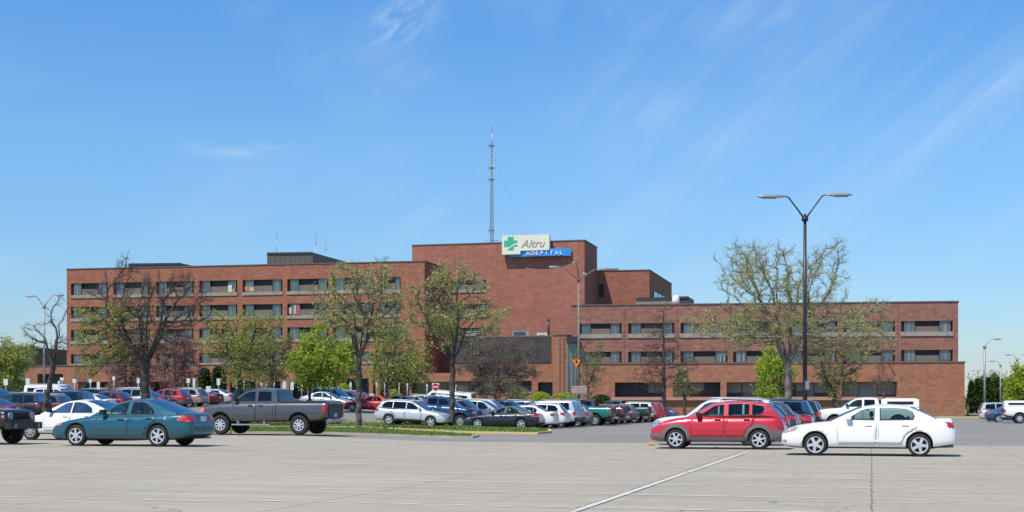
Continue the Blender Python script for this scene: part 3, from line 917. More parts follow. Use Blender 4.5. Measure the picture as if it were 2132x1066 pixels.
mb = MB(); n = 26; ua, ub = fS.u(1060), fS.u(1190); zt, zb_ = fS.z(1118, 519.5), fS.z(1118, 535.0)
def bulge(t): return .55 + 1.0 * math.sin(PI * min(1, max(0, t))) ** .8 * .55
V = []
for i in range(n + 1):
    t = i / n; u_ = ua + (ub - ua) * t
    for (z_, o_) in ((zt, .3), (zb_, .3), (zb_, bulge(t)), (zt, bulge(t))): V.append(fS.P(u_, z_, o_))
Fc = []
for i in range(n):
    for k in range(4): Fc.append((4*i+k, 4*i+(k+1) % 4, 4*i+4+(k+1) % 4, 4*i+4+k))
Fc += [(0, 1, 2, 3), (4*n+3, 4*n+2, 4*n+1, 4*n)]
mb.add(V, Fc); part(mb, 'banner', M['sign_blue'], SIGN)
# green cross with a white swoosh across it
mb = MB(); cxu = fS.u(1067); 
def cross_pts(cx_, cz_, r, a, k=5):
    pts = []
    for (sx, sz) in ((1, 1), (-1, 1), (-1, -1), (1, -1)): pass
    P = [(a, r), (-a, r), (-a, a), (-r, a), (-r, -a), (-a, -a), (-a, -r), (a, -r), (a, -a), (r, -a), (r, a), (a, a)]
    return [(cx_ + x, cz_ + z) for x, z in P]
zc_ = fS.z(1067, 509); r_ = 14.2 * 208.7 / F; a_ = 6.6 * 208.7 / F
def inpoly(pt, poly):
    x, y = pt; c = False
    for i in range(len(poly)):
        x0, y0 = poly[i-1]; x1, y1 = poly[i]
        if (y0 > y) != (y1 > y) and x < (x1 - x0) * (y - y0) / (y1 - y0) + x0: c = not c
    return c
cp = cross_pts(cxu, zc_, r_, a_)
N_ = 44; st = 2 * r_ / N_
for i in range(N_):
    for j in range(N_):
        x = cxu - r_ + (i + .5) * st; z_ = zc_ - r_ + (j + .5) * st
        if not inpoly((x, z_), cp): continue
        t = (x - cxu) / r_
        mid = zc_ - .42 * r_ + .38 * r_ * t + .10 * r_ * math.sin(t * 3)
        if abs(z_ - mid) < .14 * r_: continue
        o_ = 1.285
        mb.quad(fS.P(x - st/2, z_ - st/2, o_), fS.P(x + st/2, z_ - st/2, o_), fS.P(x + st/2, z_ + st/2, o_), fS.P(x - st/2, z_ + st/2, o_))
part(mb, 'emblem', M['sign_green'], SIGN)
def place_text(me, u_, z_, o_, name, mat, u_tilt=0):
    R = Matrix((fS.U.to_tuple() + (0,), (0, 0, 1, 0), fS.N.to_tuple() + (0,), (0, 0, 0, 1))).transposed()
    T = Matrix.Translation(Vector(fS.P(u_, z_, o_)))
    me.transform(T @ R)
    return me
m1 = text_mesh('Altru', 1.78, .32, .03, .004)
place_text(m1, fS.u(1089), fS.z(1118, 516.5), 1.27, 'lettering', None)
m1.transform(Matrix.Translation(-SB)); link_mesh('lettering', m1, M['sign_grey'], SIGN)
bm = bmesh.new()
for i, ch in enumerate('HOSPITAL'):
    px = 1099 + i * 9.8; t = (fS.u(px + 2) - ua) / (ub - ua)
    m2 = text_mesh(ch, .80, .0, .03, .02); place_text(m2, fS.u(px + (1.5 if ch == 'I' else 0)), fS.z(1118, 532.0), bulge(t) + .10, '', None)
    m2.transform(Matrix.Translation(-SB)); bm.from_mesh(m2); bpy.data.meshes.remove(m2)
m3 = bpy.data.meshes.new('lettering'); bm.to_mesh(m3); bm.free(); link_mesh('lettering', m3, M['white'], SIGN)
mb = MB()
for px in (1058, 1100, 1140, 1178): srect(mb, px, px + 2, 497 if px < 1150 else 524, 530, -.02, .36)
part(mb, 'bracket', M['dark_metal'], SIGN)

# ------------------------------------------------------------------ lattice mast
def mast():
    Y = 219.0; x = (1024 - CX) / F * Y; z0 = topT; z1 = zat(250, Y)
    root = empty('radio_mast', (x, Y, z0)); tag(root, 'tall slender steel lattice radio mast rising from the tower roof', 'mast')
    H_ = z1 - z0
    mb = MB(); r = .34; hl = H_ * .80
    C3 = [(r * math.cos(a), r * math.sin(a)) for a in (PI/2, PI*7/6, PI*11/6)]
    for c in C3: mb.tube([(c[0], c[1], 0), (c[0] * .8, c[1] * .8, hl)], .038, 5)
    n = 34
    for i in range(n):
        za, zb = hl * i / n, hl * (i + 1) / n; k = 1 - .2 * i / n
        for j in range(3):
            a, b = C3[j], C3[(j+1) % 3]
            p, q_ = (a, b) if i % 2 else (b, a)
            mb.tube([(p[0]*k, p[1]*k, za), (q_[0]*k, q_[1]*k, zb)], .028, 3, cap=False)
            mb.tube([(a[0]*k, a[1]*k, za), (b[0]*k, b[1]*k, za)], .022, 3, cap=False)
    mb.build('lattice', M['galv'], root)
    mb = MB(); mb.tube([(0, 0, hl - .5), (0, 0, hl + H_ * .1)], .09, 6); mb.tube([(0, 0, hl + H_ * .1), (0, 0, H_)], [.06, .02], 5)
    mb.build('whip_antenna', M['galv'], root)
    for py in (304, 350, 374, 480):
        z = zat(py, Y) - z0; mb = MB(); mb.box(-.42, -.2, z - .10, .42, .2, z + .14); mb.tube([(-.5, -.2, z - .4), (-.5, -.2, z + .5)], .03, 5)
        mb.build('antenna_bracket', M['galv_dark'], root)
    mb = MB()
    for sx in (-1.35, 1.35):
        mb.tube([(sx, 0, 0), (sx, 0, 1.35)], .07, 5)
        mb.tube([(sx, 1.2, 0), (sx, 1.2, 1.3)], .06, 5)
    mb.tube([(-1.35, 0, 1.2), (1.35, 0, 1.2)], .05, 5); mb.tube([(-1.35, 0, .7), (1.35, 0, .7)], .05, 5)
    mb.tube([(-1.9, 0, 0), (-1.9, 0, .6)], .12, 5)
    mb.build('base_frame', M['galv'], root)
    mb = MB()
    for (py, px2, Y2, zz) in ((320, 870, 216, topT), (372, 905, 217, topT), (320, 1120, 228, topT - 1), (372, 1090, 228, topT - 1), (320, 1020, 226.5, topT)):
        z = zat(py, Y) - z0
        mb.tube([(0, 0, z), ((px2 - CX) / F * Y2 - x, Y2 - Y, zz - z0 - .2)], .010, 3, cap=False)
    mb.build('guy_wire', M['galv'], root)
mast()
def whip(px, pyt, Y, z0, label, r=.045):
    x = (px - CX) / F * Y; z1 = zat(pyt, Y)
    mb = MB(); mb.tube([(0, 0, 0), (0, 0, (z1 - z0) * .5)], r, 5); mb.tube([(0, 0, (z1 - z0) * .5), (0, 0, z1 - z0)], [r * .7, r * .3], 5)
    for k in (.55, .7): 
        mb.tube([(-.35, 0, (z1 - z0) * k), (.35, 0, (z1 - z0) * k)], r * .5, 4)
    o = mb.build('roof_antenna', M['galv'], None, (x, Y, z0)); tag(o, label, 'antenna', 'thin antennas on the left wing roof')
whip(576, 466, 222, zat(527, 217), 'thin antenna above the left half of the dark penthouse')
whip(657, 452, 224, topL - .3, 'tallest thin antenna, at the right end of the dark penthouse', .05)
whip(678, 473, 226, topL - .3, 'thin antenna just right of the dark penthouse')
whip(333, 521, 230, zat(549.5, 224), 'short thin antenna over the flat dark roof structure at left', .035)
# rooftop equipment
def cyl_unit(px0, px1, py, Y, z0, label):
    x0, x1 = (px0 - CX) / F * Y, (px1 - CX) / F * Y; r = .45; base = ((x0 + x1) / 2, Y, z0); w2 = (x1 - x0) / 2
    root = empty('roof_duct', base); tag(root, label, 'duct')
    mb = MB(); mb.tube([(-w2, 0, .75), (w2, 0, .75)], r, 12); mb.build('duct_pipe', M['galv'], root)
    mb = MB()
    for s in (-.7, 0, .7): mb.box(s * w2 - .1, -.3, 0, s * w2 + .1, .3, .5)
    mb.build('support', M['dark_metal'], root)
cyl_unit(1248, 1287, 559, 222.5, top2 - .3, 'pale horizontal duct on the roof edge beside the tower')
def dome():
    Y = 178.5; x = (1407 - CX) / F * Y; z0 = topR - .25
    root = empty('satellite_dome', (x, Y, z0)); tag(root, 'white dome antenna standing on the right wing roof', 'antenna')
    mb = MB(); 
    rr = .52; prof = [(.2, 0.0), (.22, .35), (.5, .55), (rr, .8), (rr, 1.05), (rr * .85, 1.35), (rr * .5, 1.55), (0.02, 1.62)]
    vs = []; fs_ = []; n = 16
    for r, z in prof:
        for k in range(n): vs.append((r * math.cos(2*PI*k/n), r * math.sin(2*PI*k/n), z))
    for i in range(len(prof) - 1):
        for k in range(n): fs_.append((i*n+k, i*n+(k+1) % n, (i+1)*n+(k+1) % n, (i+1)*n+k))
    mb.add(vs, fs_, 0, True); mb.build('dome', M['white'], root)
    mb = MB(); mb.box(-.3, -.3, 0, .3, .3, .12); mb.build('mount', M['galv'], root)
dome()
def rtu(pxa, pxb, pyt, pyb, Y, z0, label, mats):
    xa, xb = (pxa - CX) / F * Y, (pxb - CX) / F * Y; z1 = zat(pyt, Y); w_ = xb - xa; h = z1 - z0
    root = empty('rooftop_unit', ((xa + xb) / 2, Y, z0)); tag(root, label, 'air unit', 'rooftop units on the low block')
    mb = MB(); mb.box(-w_/2, -.6, .1, w_/2, .8, h); mb.box(-w_/2 - .05, -.65, h, w_/2 + .05, .85, h + .06); mb.build('housing', mats[0], root, bevel=.02)
    mb = MB()
    for i in range(6): mb.box(-w_*.42, -.64, .22 + (h - .4) * i / 6, w_*.30, -.6, .22 + (h - .4) * (i + .5) / 6)
    mb.build('louvre', mats[1], root)
    mb = MB(); mb.box(-w_*.45, -.5, 0, -w_*.35, .7, .1); mb.box(w_*.35, -.5, 0, w_*.45, .7, .1); mb.build('curb', M['dark_metal'], root)
rtu(1067, 1101, 688, 697, 203, topM - .25, 'louvred rooftop unit on the low dark-sided block', (M['galv'], M['dark_metal']))
rtu(972, 991, 691, 697, 202, topM - .25, 'small white rooftop unit near the tower windows', (M['white'], M['galv']))
rtu(1118, 1139, 694, 697, 202.5, topM - .25, 'flat pale rooftop unit beside the thin roof flue', (M['white'], M['galv']))
mb = MB(); Yf = 200.5; mb.tube([(0, 0, 0), (0, 0, zat(666, Yf) - topM + .25)], .16, 8); mb.tube([(0, 0, zat(666, Yf) - topM + .15), (0, 0, zat(666, Yf) - topM + .4)], .2, 8)
o = mb.build('roof_flue', M['dark_metal'], None, ((1142 - CX) / F * Yf, Yf, topM - .25)); tag(o, 'thin dark flue pipe standing on the low dark-sided block', 'flue')

# ------------------------------------------------------------------ separate low building at far left
fX = Fac(-60, 236, 70, 233)
LB = empty('low_annex', (fX.P(fX.L / 2, 0)[0], 235, 0)); tag(LB, 'low building with dark upper band and tan base at the left edge', 'building')
mb = MB(); z1 = fX.z(30, 724); z2 = fX.z(30, 757); wall(mb, fX, 0, fX.L, z2, z1, (), .2); solid(mb, fX, 0, fX.L, z2, z1, 15, .2)
b0, b1 = Vector(fX.P(0, z1, .2)), Vector(fX.P(fX.L, z1, .2)); mb.quad(fX.P(0, z1, .2), fX.P(fX.L, z1, .2), tuple(b1 + DD*15), tuple(b0 + DD*15)); part(mb, 'upper_band', M['pent'], LB)
mb = MB(); oo = [(fX.u(-30 + 33 * k), fX.u(-30 + 33 * k + 26), 2.6, fX.z(30, 792), .6) for k in range(3)]
wall(mb, fX, 0, fX.L, -1, z2, oo); solid(mb, fX, 0, fX.L, -1, z2, 14); part(mb, 'wall', M['tan_panel'], LB)
for q_ in oo:
    mb = MB(); fbox(mb, fX, q_[0], q_[1], q_[2], q_[3], -.58, -.5); part(mb, 'window', M['pane_and_shade'], LB)
mb = MB(); fbox(mb, fX, -1, fX.L + .3, z1 - .02, z1 + .25, -1, .45); part(mb, 'parapet_coping', M['dark_metal'], LB)

# ------------------------------------------------------------------ street lamps
def lamp(px, Y, pytop, heads, label, mat, r0=.11, r1=.065, base=True, z0=None, box=None, headmat=None):
    """heads: list of (pxhead_inner, pxhead_outer, py, rise) offsets in photo px at this depth"""
    k = Y / F; P = W(px, Y)
    if z0 is not None: P.z = z0
    zt = zat(pytop, Y) - P.z
    root = empty('street_lamp', P); tag(root, label, 'street lamp', 'lamps of the car park')
    mb = MB(); mb.tube([(0, 0, .0), (0, 0, zt)], [r0, r1], 10); mb.tube([(0, 0, zt - .35), (0, 0, zt - .15)], r1 * 2.2, 8)
    mb.build('pole', mat, root)
    if base:
        mb = MB(); mb.tube([(0, 0, 0), (0, 0, .7)], [.30, .30], 14); mb.build('base', M['kerb_grey'], root)
    for (dx0, dx1, py, dep) in heads:
        z = zat(py, Y) - P.z; x0, x1 = dx0 * k, dx1 * k; s = 1 if x1 > 0 else -1
        ydir = dep
        a = MB(); a.tube([(0, 0, zt - .28), (x0 * .35, ydir * .35, zt - .28 + (z - zt + .28) * .40), (x0 * .85, ydir * .85, zt - .28 + (z - zt + .28) * .94), (x0, ydir, z), (x0 + (x1 - x0) * .12, ydir, z)], [.042, .04, .036, .034, .034], 6)
        a.build('arm', mat, root)
        h = MB(); L_ = abs(x1 - x0)
        V = []
        for t, wd, th in ((0, .06, .05), (.15, .13, .10), (.4, .17, .13), (.8, .17, .12), (1, .12, .07)):
            for yy, zz in ((-wd, -th * .45), (wd, -th * .45), (wd * .8, th * .55), (-wd * .8, th * .55)): V.append((x0 + s * L_ * t, ydir + yy, z + zz))
        Fh = []
        for i in range(4):
            for q_ in range(4): Fh.append((4*i+q_, 4*i+(q_+1) % 4, 4*i+4+(q_+1) % 4, 4*i+4+q_))
        Fh += [(0, 1, 2, 3), (19, 18, 17, 16)]
        h.add(V, Fh); hd = h.build('lamp_head', headmat or mat, root, bevel=.01)
        l_ = MB(); l_.box(min(x0 + s * L_ * .35, x0 + s * L_ * .85), ydir - .13, z - .10, max(x0 + s * L_ * .35, x0 + s * L_ * .85), ydir + .13, z - .055); l_.build('lens', M['lamp_lens'], hd, bevel=.015)
    if box:
        b = MB(); b.box(-.02, -.17, box[0], .20, .15, box[1]); b.box(-.01, -.19, box[0] + .05, .17, -.17, box[1] - .05); b.build('meter_box', M['galv'], root, bevel=.015)
    return root
M['lamp_lens'] = plain('lamp_lens', (.30, .24, .18), .2, var=.05)
YL = 66.0
lamp(1676, YL, 446, [(-42, -101, 411, -.3), (45, 101, 403.5, .3)], 'tall dark double-arm lamp in front of the sparse tree at right', M['lamp_dark'], .125, .075, box=(zat(812, YL) - 0, zat(793, YL)), headmat=M['lamp_grey'])
lamp(92, 112.0, 632, [(-16, -38, 617, -.2), (18, 39, 614, .2)], 'grey double-arm lamp behind the bare leaning tree at left', M['lamp_grey'], .11, .07)
LC = lamp(1205, 100.0, 576, [(-38, -62, 557, -.4), (40, 80, 558.5, .4), (-8, -17, 554, -2.2), (10, 20, 564, 2.2)], 'brownish four-arm lamp carrying two small signs near the hospital entrance', M['pole_brown'], .11, .07, headmat=M['lamp_grey'])
lamp(2050, 168.0, 718, [(14, 36, 706, 0)], 'single-arm lamp nearest the brick wall at the right', M['lamp_grey'], .15, .12, z0=0)
lamp(2083, 235.0, 758, [(-7, -24, 752, 0)], 'small single-arm lamp turned left, between two bigger lamps', M['lamp_grey'], .14, .12, z0=0)
lamp(2118, 225.0, 746, [(-9, -26, 739, 0), (9, 24, 739, 0)], 'double-arm lamp at the right edge of the photo', M['lamp_grey'], .17, .14, z0=0)
lamp(2016, 300.0, 776, [(4, 14, 772, 0)], 'far faint lamp just right of the brick corner', M['lamp_grey'], .1, .08, z0=0)
lamp(576 + 0, 9999, 0, [], 'x', M['lamp_grey']) if False else None

# orange triangle and brown board on the centre lamp
def lamp_signs():
    k = 100.0 / F; base = LC.location
    mb = MB(); x0 = -5 * k; r = 10.5 * k; zc = zat(756, 100)
    V = [(x0 - r, -.16, zc - base.z + .28), (x0 + r, -.16, zc - base.z + .28), (x0, -.16, zc - base.z - .38), (x0 - r, -.13, zc - base.z + .28), (x0 + r, -.13, zc - base.z + .28), (x0, -.13, zc - base.z - .38)]
    mb.add(V, [(0, 2, 1), (3, 4, 5), (0, 1, 4, 3), (1, 2, 5, 4), (2, 0, 3, 5)])
    o = mb.build('triangle_sign', plain('sign_orange', (.80, .26, .01), .5), None, base, bevel=.02); tag(o, 'orange downward triangle sign fixed to the four-arm lamp pole', 'sign')
    V2 = MB(); V2.box(x0 - .08, -.175, zc - base.z + .02, x0 + .08, -.17, zc - base.z + .2); s_ = V2.build('symbol', M['black'], o)
    mb = MB(); z0, z1 = zat(821, 100) - base.z, zat(803, 100) - base.z; mb.box(-15 * k, -.18, z0, 18 * k, -.14, z1)
    o = mb.build('direction_board', plain('sign_brown', (.36, .19, .15), .6), None, base, bevel=.015); tag(o, 'brown board with pale lettering low on the four-arm lamp pole', 'sign')
    mb = MB(); rr = random.Random(3)
    for row in range(3):
        x = -13 * k
        while x < 15 * k:
            w_ = rr.uniform(.05, .16); mb.box(x, -.188, z1 - .14 - row * .19, min(x + w_, 16 * k), -.181, z1 - .06 - row * .19); x += w_ + rr.uniform(.03, .08)
    mb.build('lettering', M['plate'], o)
lamp_signs()

# do-not-enter sign
def dne():
    Y = 118.0; P = W(907, Y); root = empty('no_entry_sign', P); tag(root, 'red no-entry sign with a white bar on a post before the entrance canopy', 'sign')
    zc = zat(805.5, Y) - P.z; k = Y / F
    mb = MB(); mb.tube([(0, 0, 0), (0, 0, zc + .3)], .035, 6); mb.build('post', M['galv'], root)
    mb = MB(); mb.box(-12 * k * .6, -.06, zc - 13 * k * .6, 12 * k * .6, -.04, zc + 13 * k * .6) ; mb.build('board', M['white'], root)
    mb = MB(); mb.tube([(0, -.065, zc), (0, -.085, zc)], 11.8 * k * .6, 24); mb.build('red_disc', plain('sign_red', (.55, .015, .03), .5), root)
    mb = MB(); mb.box(-8.5 * k * .6, -.095, zc - .05, 8.5 * k * .6, -.087, zc + .05); mb.build('bar', M['white'], root)
dne()
# small white parking signs on posts
signs = [(12, 789, 802, 9, 112), (58, 788, 804, 8, 112), (123, 793, 812, 5, 106), (129, 786, 792, 8, 125), (155, 789, 797, 8, 118), (188, 789, 797, 6, 118), (205, 795, 811, 6, 108), (237, 784, 792, 6, 122), (288, 786, 798, 6, 120),
         (392, 788, 797, 7, 128), (404, 788, 806, 5, 112), (455, 788, 802, 7, 114), (434, 804, 816, 10, 110), (493, 791, 802, 5, 124), (555, 795, 808, 6, 126), (592, 794, 809, 7, 124), (608, 795, 812, 7, 124), (661, 797, 804, 4, 128),
         (508, 790, 796, 5, 133), (544, 796, 803, 4, 133), (570, 795, 803, 4, 134), (628, 800, 806, 4, 134), (687, 800, 805, 4, 133), (730, 796, 806, 4, 133), (784, 795, 801, 3.5, 132), (801, 795, 801, 3.5, 132), (831, 797, 803, 3.5, 132), (848, 798, 803, 3.5, 132), (774, 820, 830, 10, 128), (889, 800, 806, 3, 133), (949, 801, 806, 3, 131)]
locw = ['behind the leaning bare tree', 'beside the far row of cars']
for i, (px, y0, y1, wd, Y) in enumerate(signs):
    P = W(px, Y); k = Y / F; root = empty('parking_sign', P)
    if y0 == 804: lb = 'squarish white sign box low between evergreen shrubs'
    elif y0 == 820: lb = 'squarish white sign beside the open entrance shade'
    elif wd >= 7: lb = 'wider white parking sign on a post, number %s from the left of its row' % (i + 1)
    else: lb = 'narrow pale parking sign on a thin post, number %s from the left' % (i + 1)
    lb = None
    root['_px'] = px
    z0, z1 = zat(y1, Y) - P.z, zat(y0, Y) - P.z
    mb = MB(); mb.tube([(0, .03, 0), (0, .03, z1)], .045, 5); mb.build('post', M['galv'], root)
    mb = MB(); mb.box(-wd * k / 2, -.03, z0, wd * k / 2, 0, z1); mb.build('sign_plate', M['sign_pale'] if 'sign_pale' in M else plain('sign_pale', (.62, .72, .72), .4, var=.05), root)
    ordw = {0: 'leftmost white sign on a post, by the low annex', 1: 'white sign on a post at the right end of the low annex', 2: 'tall thin white sign in front of the white van',
            3: 'small grey sign just above the white van', 4: 'small square white sign on brick right of the white van', 5: 'small white sign left of the dark ground-floor openings',
            6: 'thin bright white sign before the dark opening at far left', 7: 'small pale sign left of the purple budding tree', 8: 'pale sign beside the big tree trunk at left',
            9: 'white sign left of a thin bright one, before the evergreens', 10: 'thin bright white sign left of the dark evergreens', 11: 'white sign on a post between the two dark evergreens',
            12: 'squarish white box sign low before the evergreens', 13: 'thin pale sign in front of the yellow-green tree above the pickup cab', 14: 'white sign above the rear window of the grey pickup',
            15: 'left of two white signs above the maroon hatchback', 16: 'right of two white signs above the maroon hatchback', 17: 'narrow sign in front of the bright green rounded tree',
            18: 'thin grey post sign above the front of the pickup cab', 19: 'thin grey post sign above the middle of the pickup cab', 20: 'thin grey post sign above the back of the pickup cab',
            21: 'thin grey post sign above the maroon hatchback rear', 22: 'thin grey post sign under the bright green tree crown', 23: 'thin grey post sign just left of the slim dark tree trunk',
            24: 'left thin post of the pair right of the slim dark trunk', 25: 'right thin post of the pair right of the slim dark trunk', 26: 'thin post sign left of the white van roof',
            27: 'thin post sign above the white van front', 28: 'white squarish sign low before the dark entrance', 29: 'thin post sign left of the round red sign', 30: 'thin post sign right of the leafy trunk in the island'}[i]
    tag(root, ordw, 'sign', 'signs along the far edge of the car park')
    del root['_px']
# fire hydrant-like post at the brick corner
mb = MB(); mb.tube([(0, 0, 0), (0, 0, 1.5)], .16, 8); mb.tube([(0, 0, 1.5), (0, 0, 1.7)], [.2, .08], 8)
Pq = W(2015, 170, 0); o = mb.build('bollard', plain('bollard_red', (.16, .06, .05), .6), None, Pq); tag(o, 'dark reddish post at the foot of the brick corner', 'bollard')
# lawn strip at right before the wall and yellow kerb
fK = Fac(1890, 163.5, 2085, 160.0)
mb = MB(); fbox(mb, fK, fK.u(1700), fK.L, -.1, .13, -.25, 0); o = mb.build('kerb', M['kerb']); tag(o, None, None, None, 'structure')
mb = MB(); mb.quad(fK.P(fK.u(1700), .12, -.25), fK.P(fK.L, .12, -.25), fK.P(fK.L + 3, .12, -40), fK.P(fK.u(1700), .12, -40))
o = mb.build('lawn', M['grass']); tag(o, None, None, None, 'structure')
# ------------------------------------------------------------------ trees
def leaf_mat(name, a, b, trans=.35):
    t = NT(name)
    gi = t.n('ShaderNodeNewGeometry')
    c = t.mix(gi.outputs['Random Per Island'], a, b)
    n = t.noise(t.obj(), .55, 3)
    c = t.mix(t.mr(n, .35, .7, 0, .35), c, tuple(x * .65 for x in a))
    d = t.n('ShaderNodeBsdfDiffuse'); t.t.links.new(c, d.inputs[0])
    tr = t.n('ShaderNodeBsdfTranslucent'); t.t.links.new(c, tr.inputs[0])
    mx = t.n('ShaderNodeMixShader'); mx.inputs[0].default_value = trans
    t.t.links.new(d.outputs[0], mx.inputs[1]); t.t.links.new(tr.outputs[0], mx.inputs[2]); t.t.links.new(mx.outputs[0], t.out.inputs[0])
    return t.m
LM = {
 'bud': leaf_mat('leaf_bud', (.46, .47, .18), (.64, .64, .28), .5),
 'yellow': leaf_mat('leaf_yellow', (.34, .38, .08), (.52, .55, .17), .5),
 'green': leaf_mat('leaf_green', (.30, .42, .045), (.50, .60, .12), .5),
 'olive': leaf_mat('leaf_olive', (.22, .23, .09), (.38, .38, .16), .4),
 'dark': leaf_mat('leaf_dark', (.03, .055, .016), (.07, .115, .03), .2),
 'purple': leaf_mat('leaf_purple', (.22, .12, .12), (.36, .22, .20)),
 'brown': leaf_mat('leaf_brown', (.15, .12, .10), (.25, .20, .17)),
}
def bark_mat(name, a, b):
    t = NT(name); o = t.obj()
    n = t.noise(t.mapping(o, scale=(6, 6, 1.2)), 2.2, 6, .7)
    t.pbr(t.mix(t.mr(n, .35, .7), a, b), .95, bump=n, bstr=.6, bdist=.03); return t.m
BK = {'dark': bark_mat('bark_dark', (.045, .036, .030), (.11, .09, .075)), 'mid': bark_mat('bark_mid', (.075, .06, .05), (.16, .135, .11)), 'pale': bark_mat('bark_pale', (.13, .11, .09), (.26, .23, .20))}

def colonise(rng, start, attr, step, kill, infl, up, max_nodes=2600, iters=140):
    pos = [np.array(p, float) for p in start[0]]; par = list(start[1])
    A = attr.copy(); alive = np.ones(len(A), bool)
    P0 = np.array(pos)
    d = np.linalg.norm(A[:, None] - P0[None], axis=2); nn = d.argmin(1); nd = d.min(1)
    for it in range(iters):
        m = alive & (nd < infl)
        if not m.any():
            m = alive & (nd < nd[alive].min() * 1.3) if alive.any() else m
            if not m.any(): break
        idx = nn[m]; Pn = np.array(pos)
        v = A[m] - Pn[idx]; v /= np.linalg.norm(v, axis=1)[:, None] + 1e-9
        acc = {}
        for i, vv in zip(idx, v): 
            if i in acc: acc[i] += vv
            else: acc[i] = vv.copy()
        new = []
        for i, vv in acc.items():
            l = np.linalg.norm(vv)
            if l < 1e-6: continue
            dv = vv / l + rng.normal(0, .13, 3) + np.array([0, 0, up]); dv /= np.linalg.norm(dv)
            q = Pn[i] + dv * step
            new.append((q, i))
        b = len(pos); added = []
        for q, i in new:
            pos.append(q); par.append(i); added.append(q)
        if not added: break
        Q = np.array(added); dd = np.linalg.norm(A[:, None] - Q[None], axis=2)
        mi = dd.argmin(1); mdv = dd.min(1); bt = mdv < nd
        nn[bt] = b + mi[bt]; nd[bt] = mdv[bt]
        alive &= nd > kill
        if len(pos) > max_nodes or not alive.any(): break
    return np.array(pos), np.array(par)

def frusta(a, b, ra, rb, n):
    "vectorised open tapered tubes"
    d = b - a; L = np.linalg.norm(d, axis=1)[:, None] + 1e-9; d = d / L
    ref = np.where(np.abs(d[:, 2:3]) < .9, np.array([[0, 0, 1.]]), np.array([[1., 0, 0]]))
    u = np.cross(d, ref); u /= np.linalg.norm(u, axis=1)[:, None]; v = np.cross(d, u)
    t = np.arange(n) * 2 * PI / n; c, s_ = np.cos(t), np.sin(t)
    ring = u[:, None] * c[None, :, None] + v[:, None] * s_[None, :, None]
    V = np.concatenate([a[:, None] + ring * ra[:, None, None], b[:, None] + d[:, None] * (rb * .4)[:, None, None] + ring * rb[:, None, None]], 1).reshape(-1, 3)
    m = len(a); base = (np.arange(m) * 2 * n)[:, None]; k = np.arange(n); k2 = (k + 1) % n
    Fq = np.stack([base + k, base + k2, base + n + k2, base + n + k], 2).reshape(-1, 4)
    return V, Fq
def np_mesh(name, V, Fq, smooth=False):
    me = bpy.data.meshes.new(name); nf, k = Fq.shape
    me.vertices.add(len(V)); me.vertices.foreach_set('co', np.ascontiguousarray(V, np.float32).ravel())
    me.loops.add(nf * k); me.loops.foreach_set('vertex_index', np.ascontiguousarray(Fq, np.int32).ravel())
    me.polygons.add(nf); me.polygons.foreach_set('loop_start', np.arange(0, nf * k, k, dtype=np.int32)); me.polygons.foreach_set('loop_total', np.full(nf, k, np.int32))
    if smooth: me.polygons.foreach_set('use_smooth', np.ones(nf, bool))
    me.update(calc_edges=True); me.validate()
    return me
def leaves(rng, C, size, spread, per, droop=.2):
    n = len(C) * per
    c = np.repeat(C, per, 0) + rng.normal(0, spread, (n, 3))
    a = rng.normal(0, 1, (n, 3)); a /= np.linalg.norm(a, axis=1)[:, None]
    b = rng.normal(0, 1, (n, 3)); b -= (a * b).sum(1)[:, None] * a; b /= np.linalg.norm(b, axis=1)[:, None]
    s_ = size * rng.uniform(.55, 1.35, n)[:, None]
    V = np.stack([c - a * s_, c + b * s_ * .55, c + a * s_, c - b * s_ * .55], 1).reshape(-1, 3)
    return V, np.arange(n * 4).reshape(n, 4)

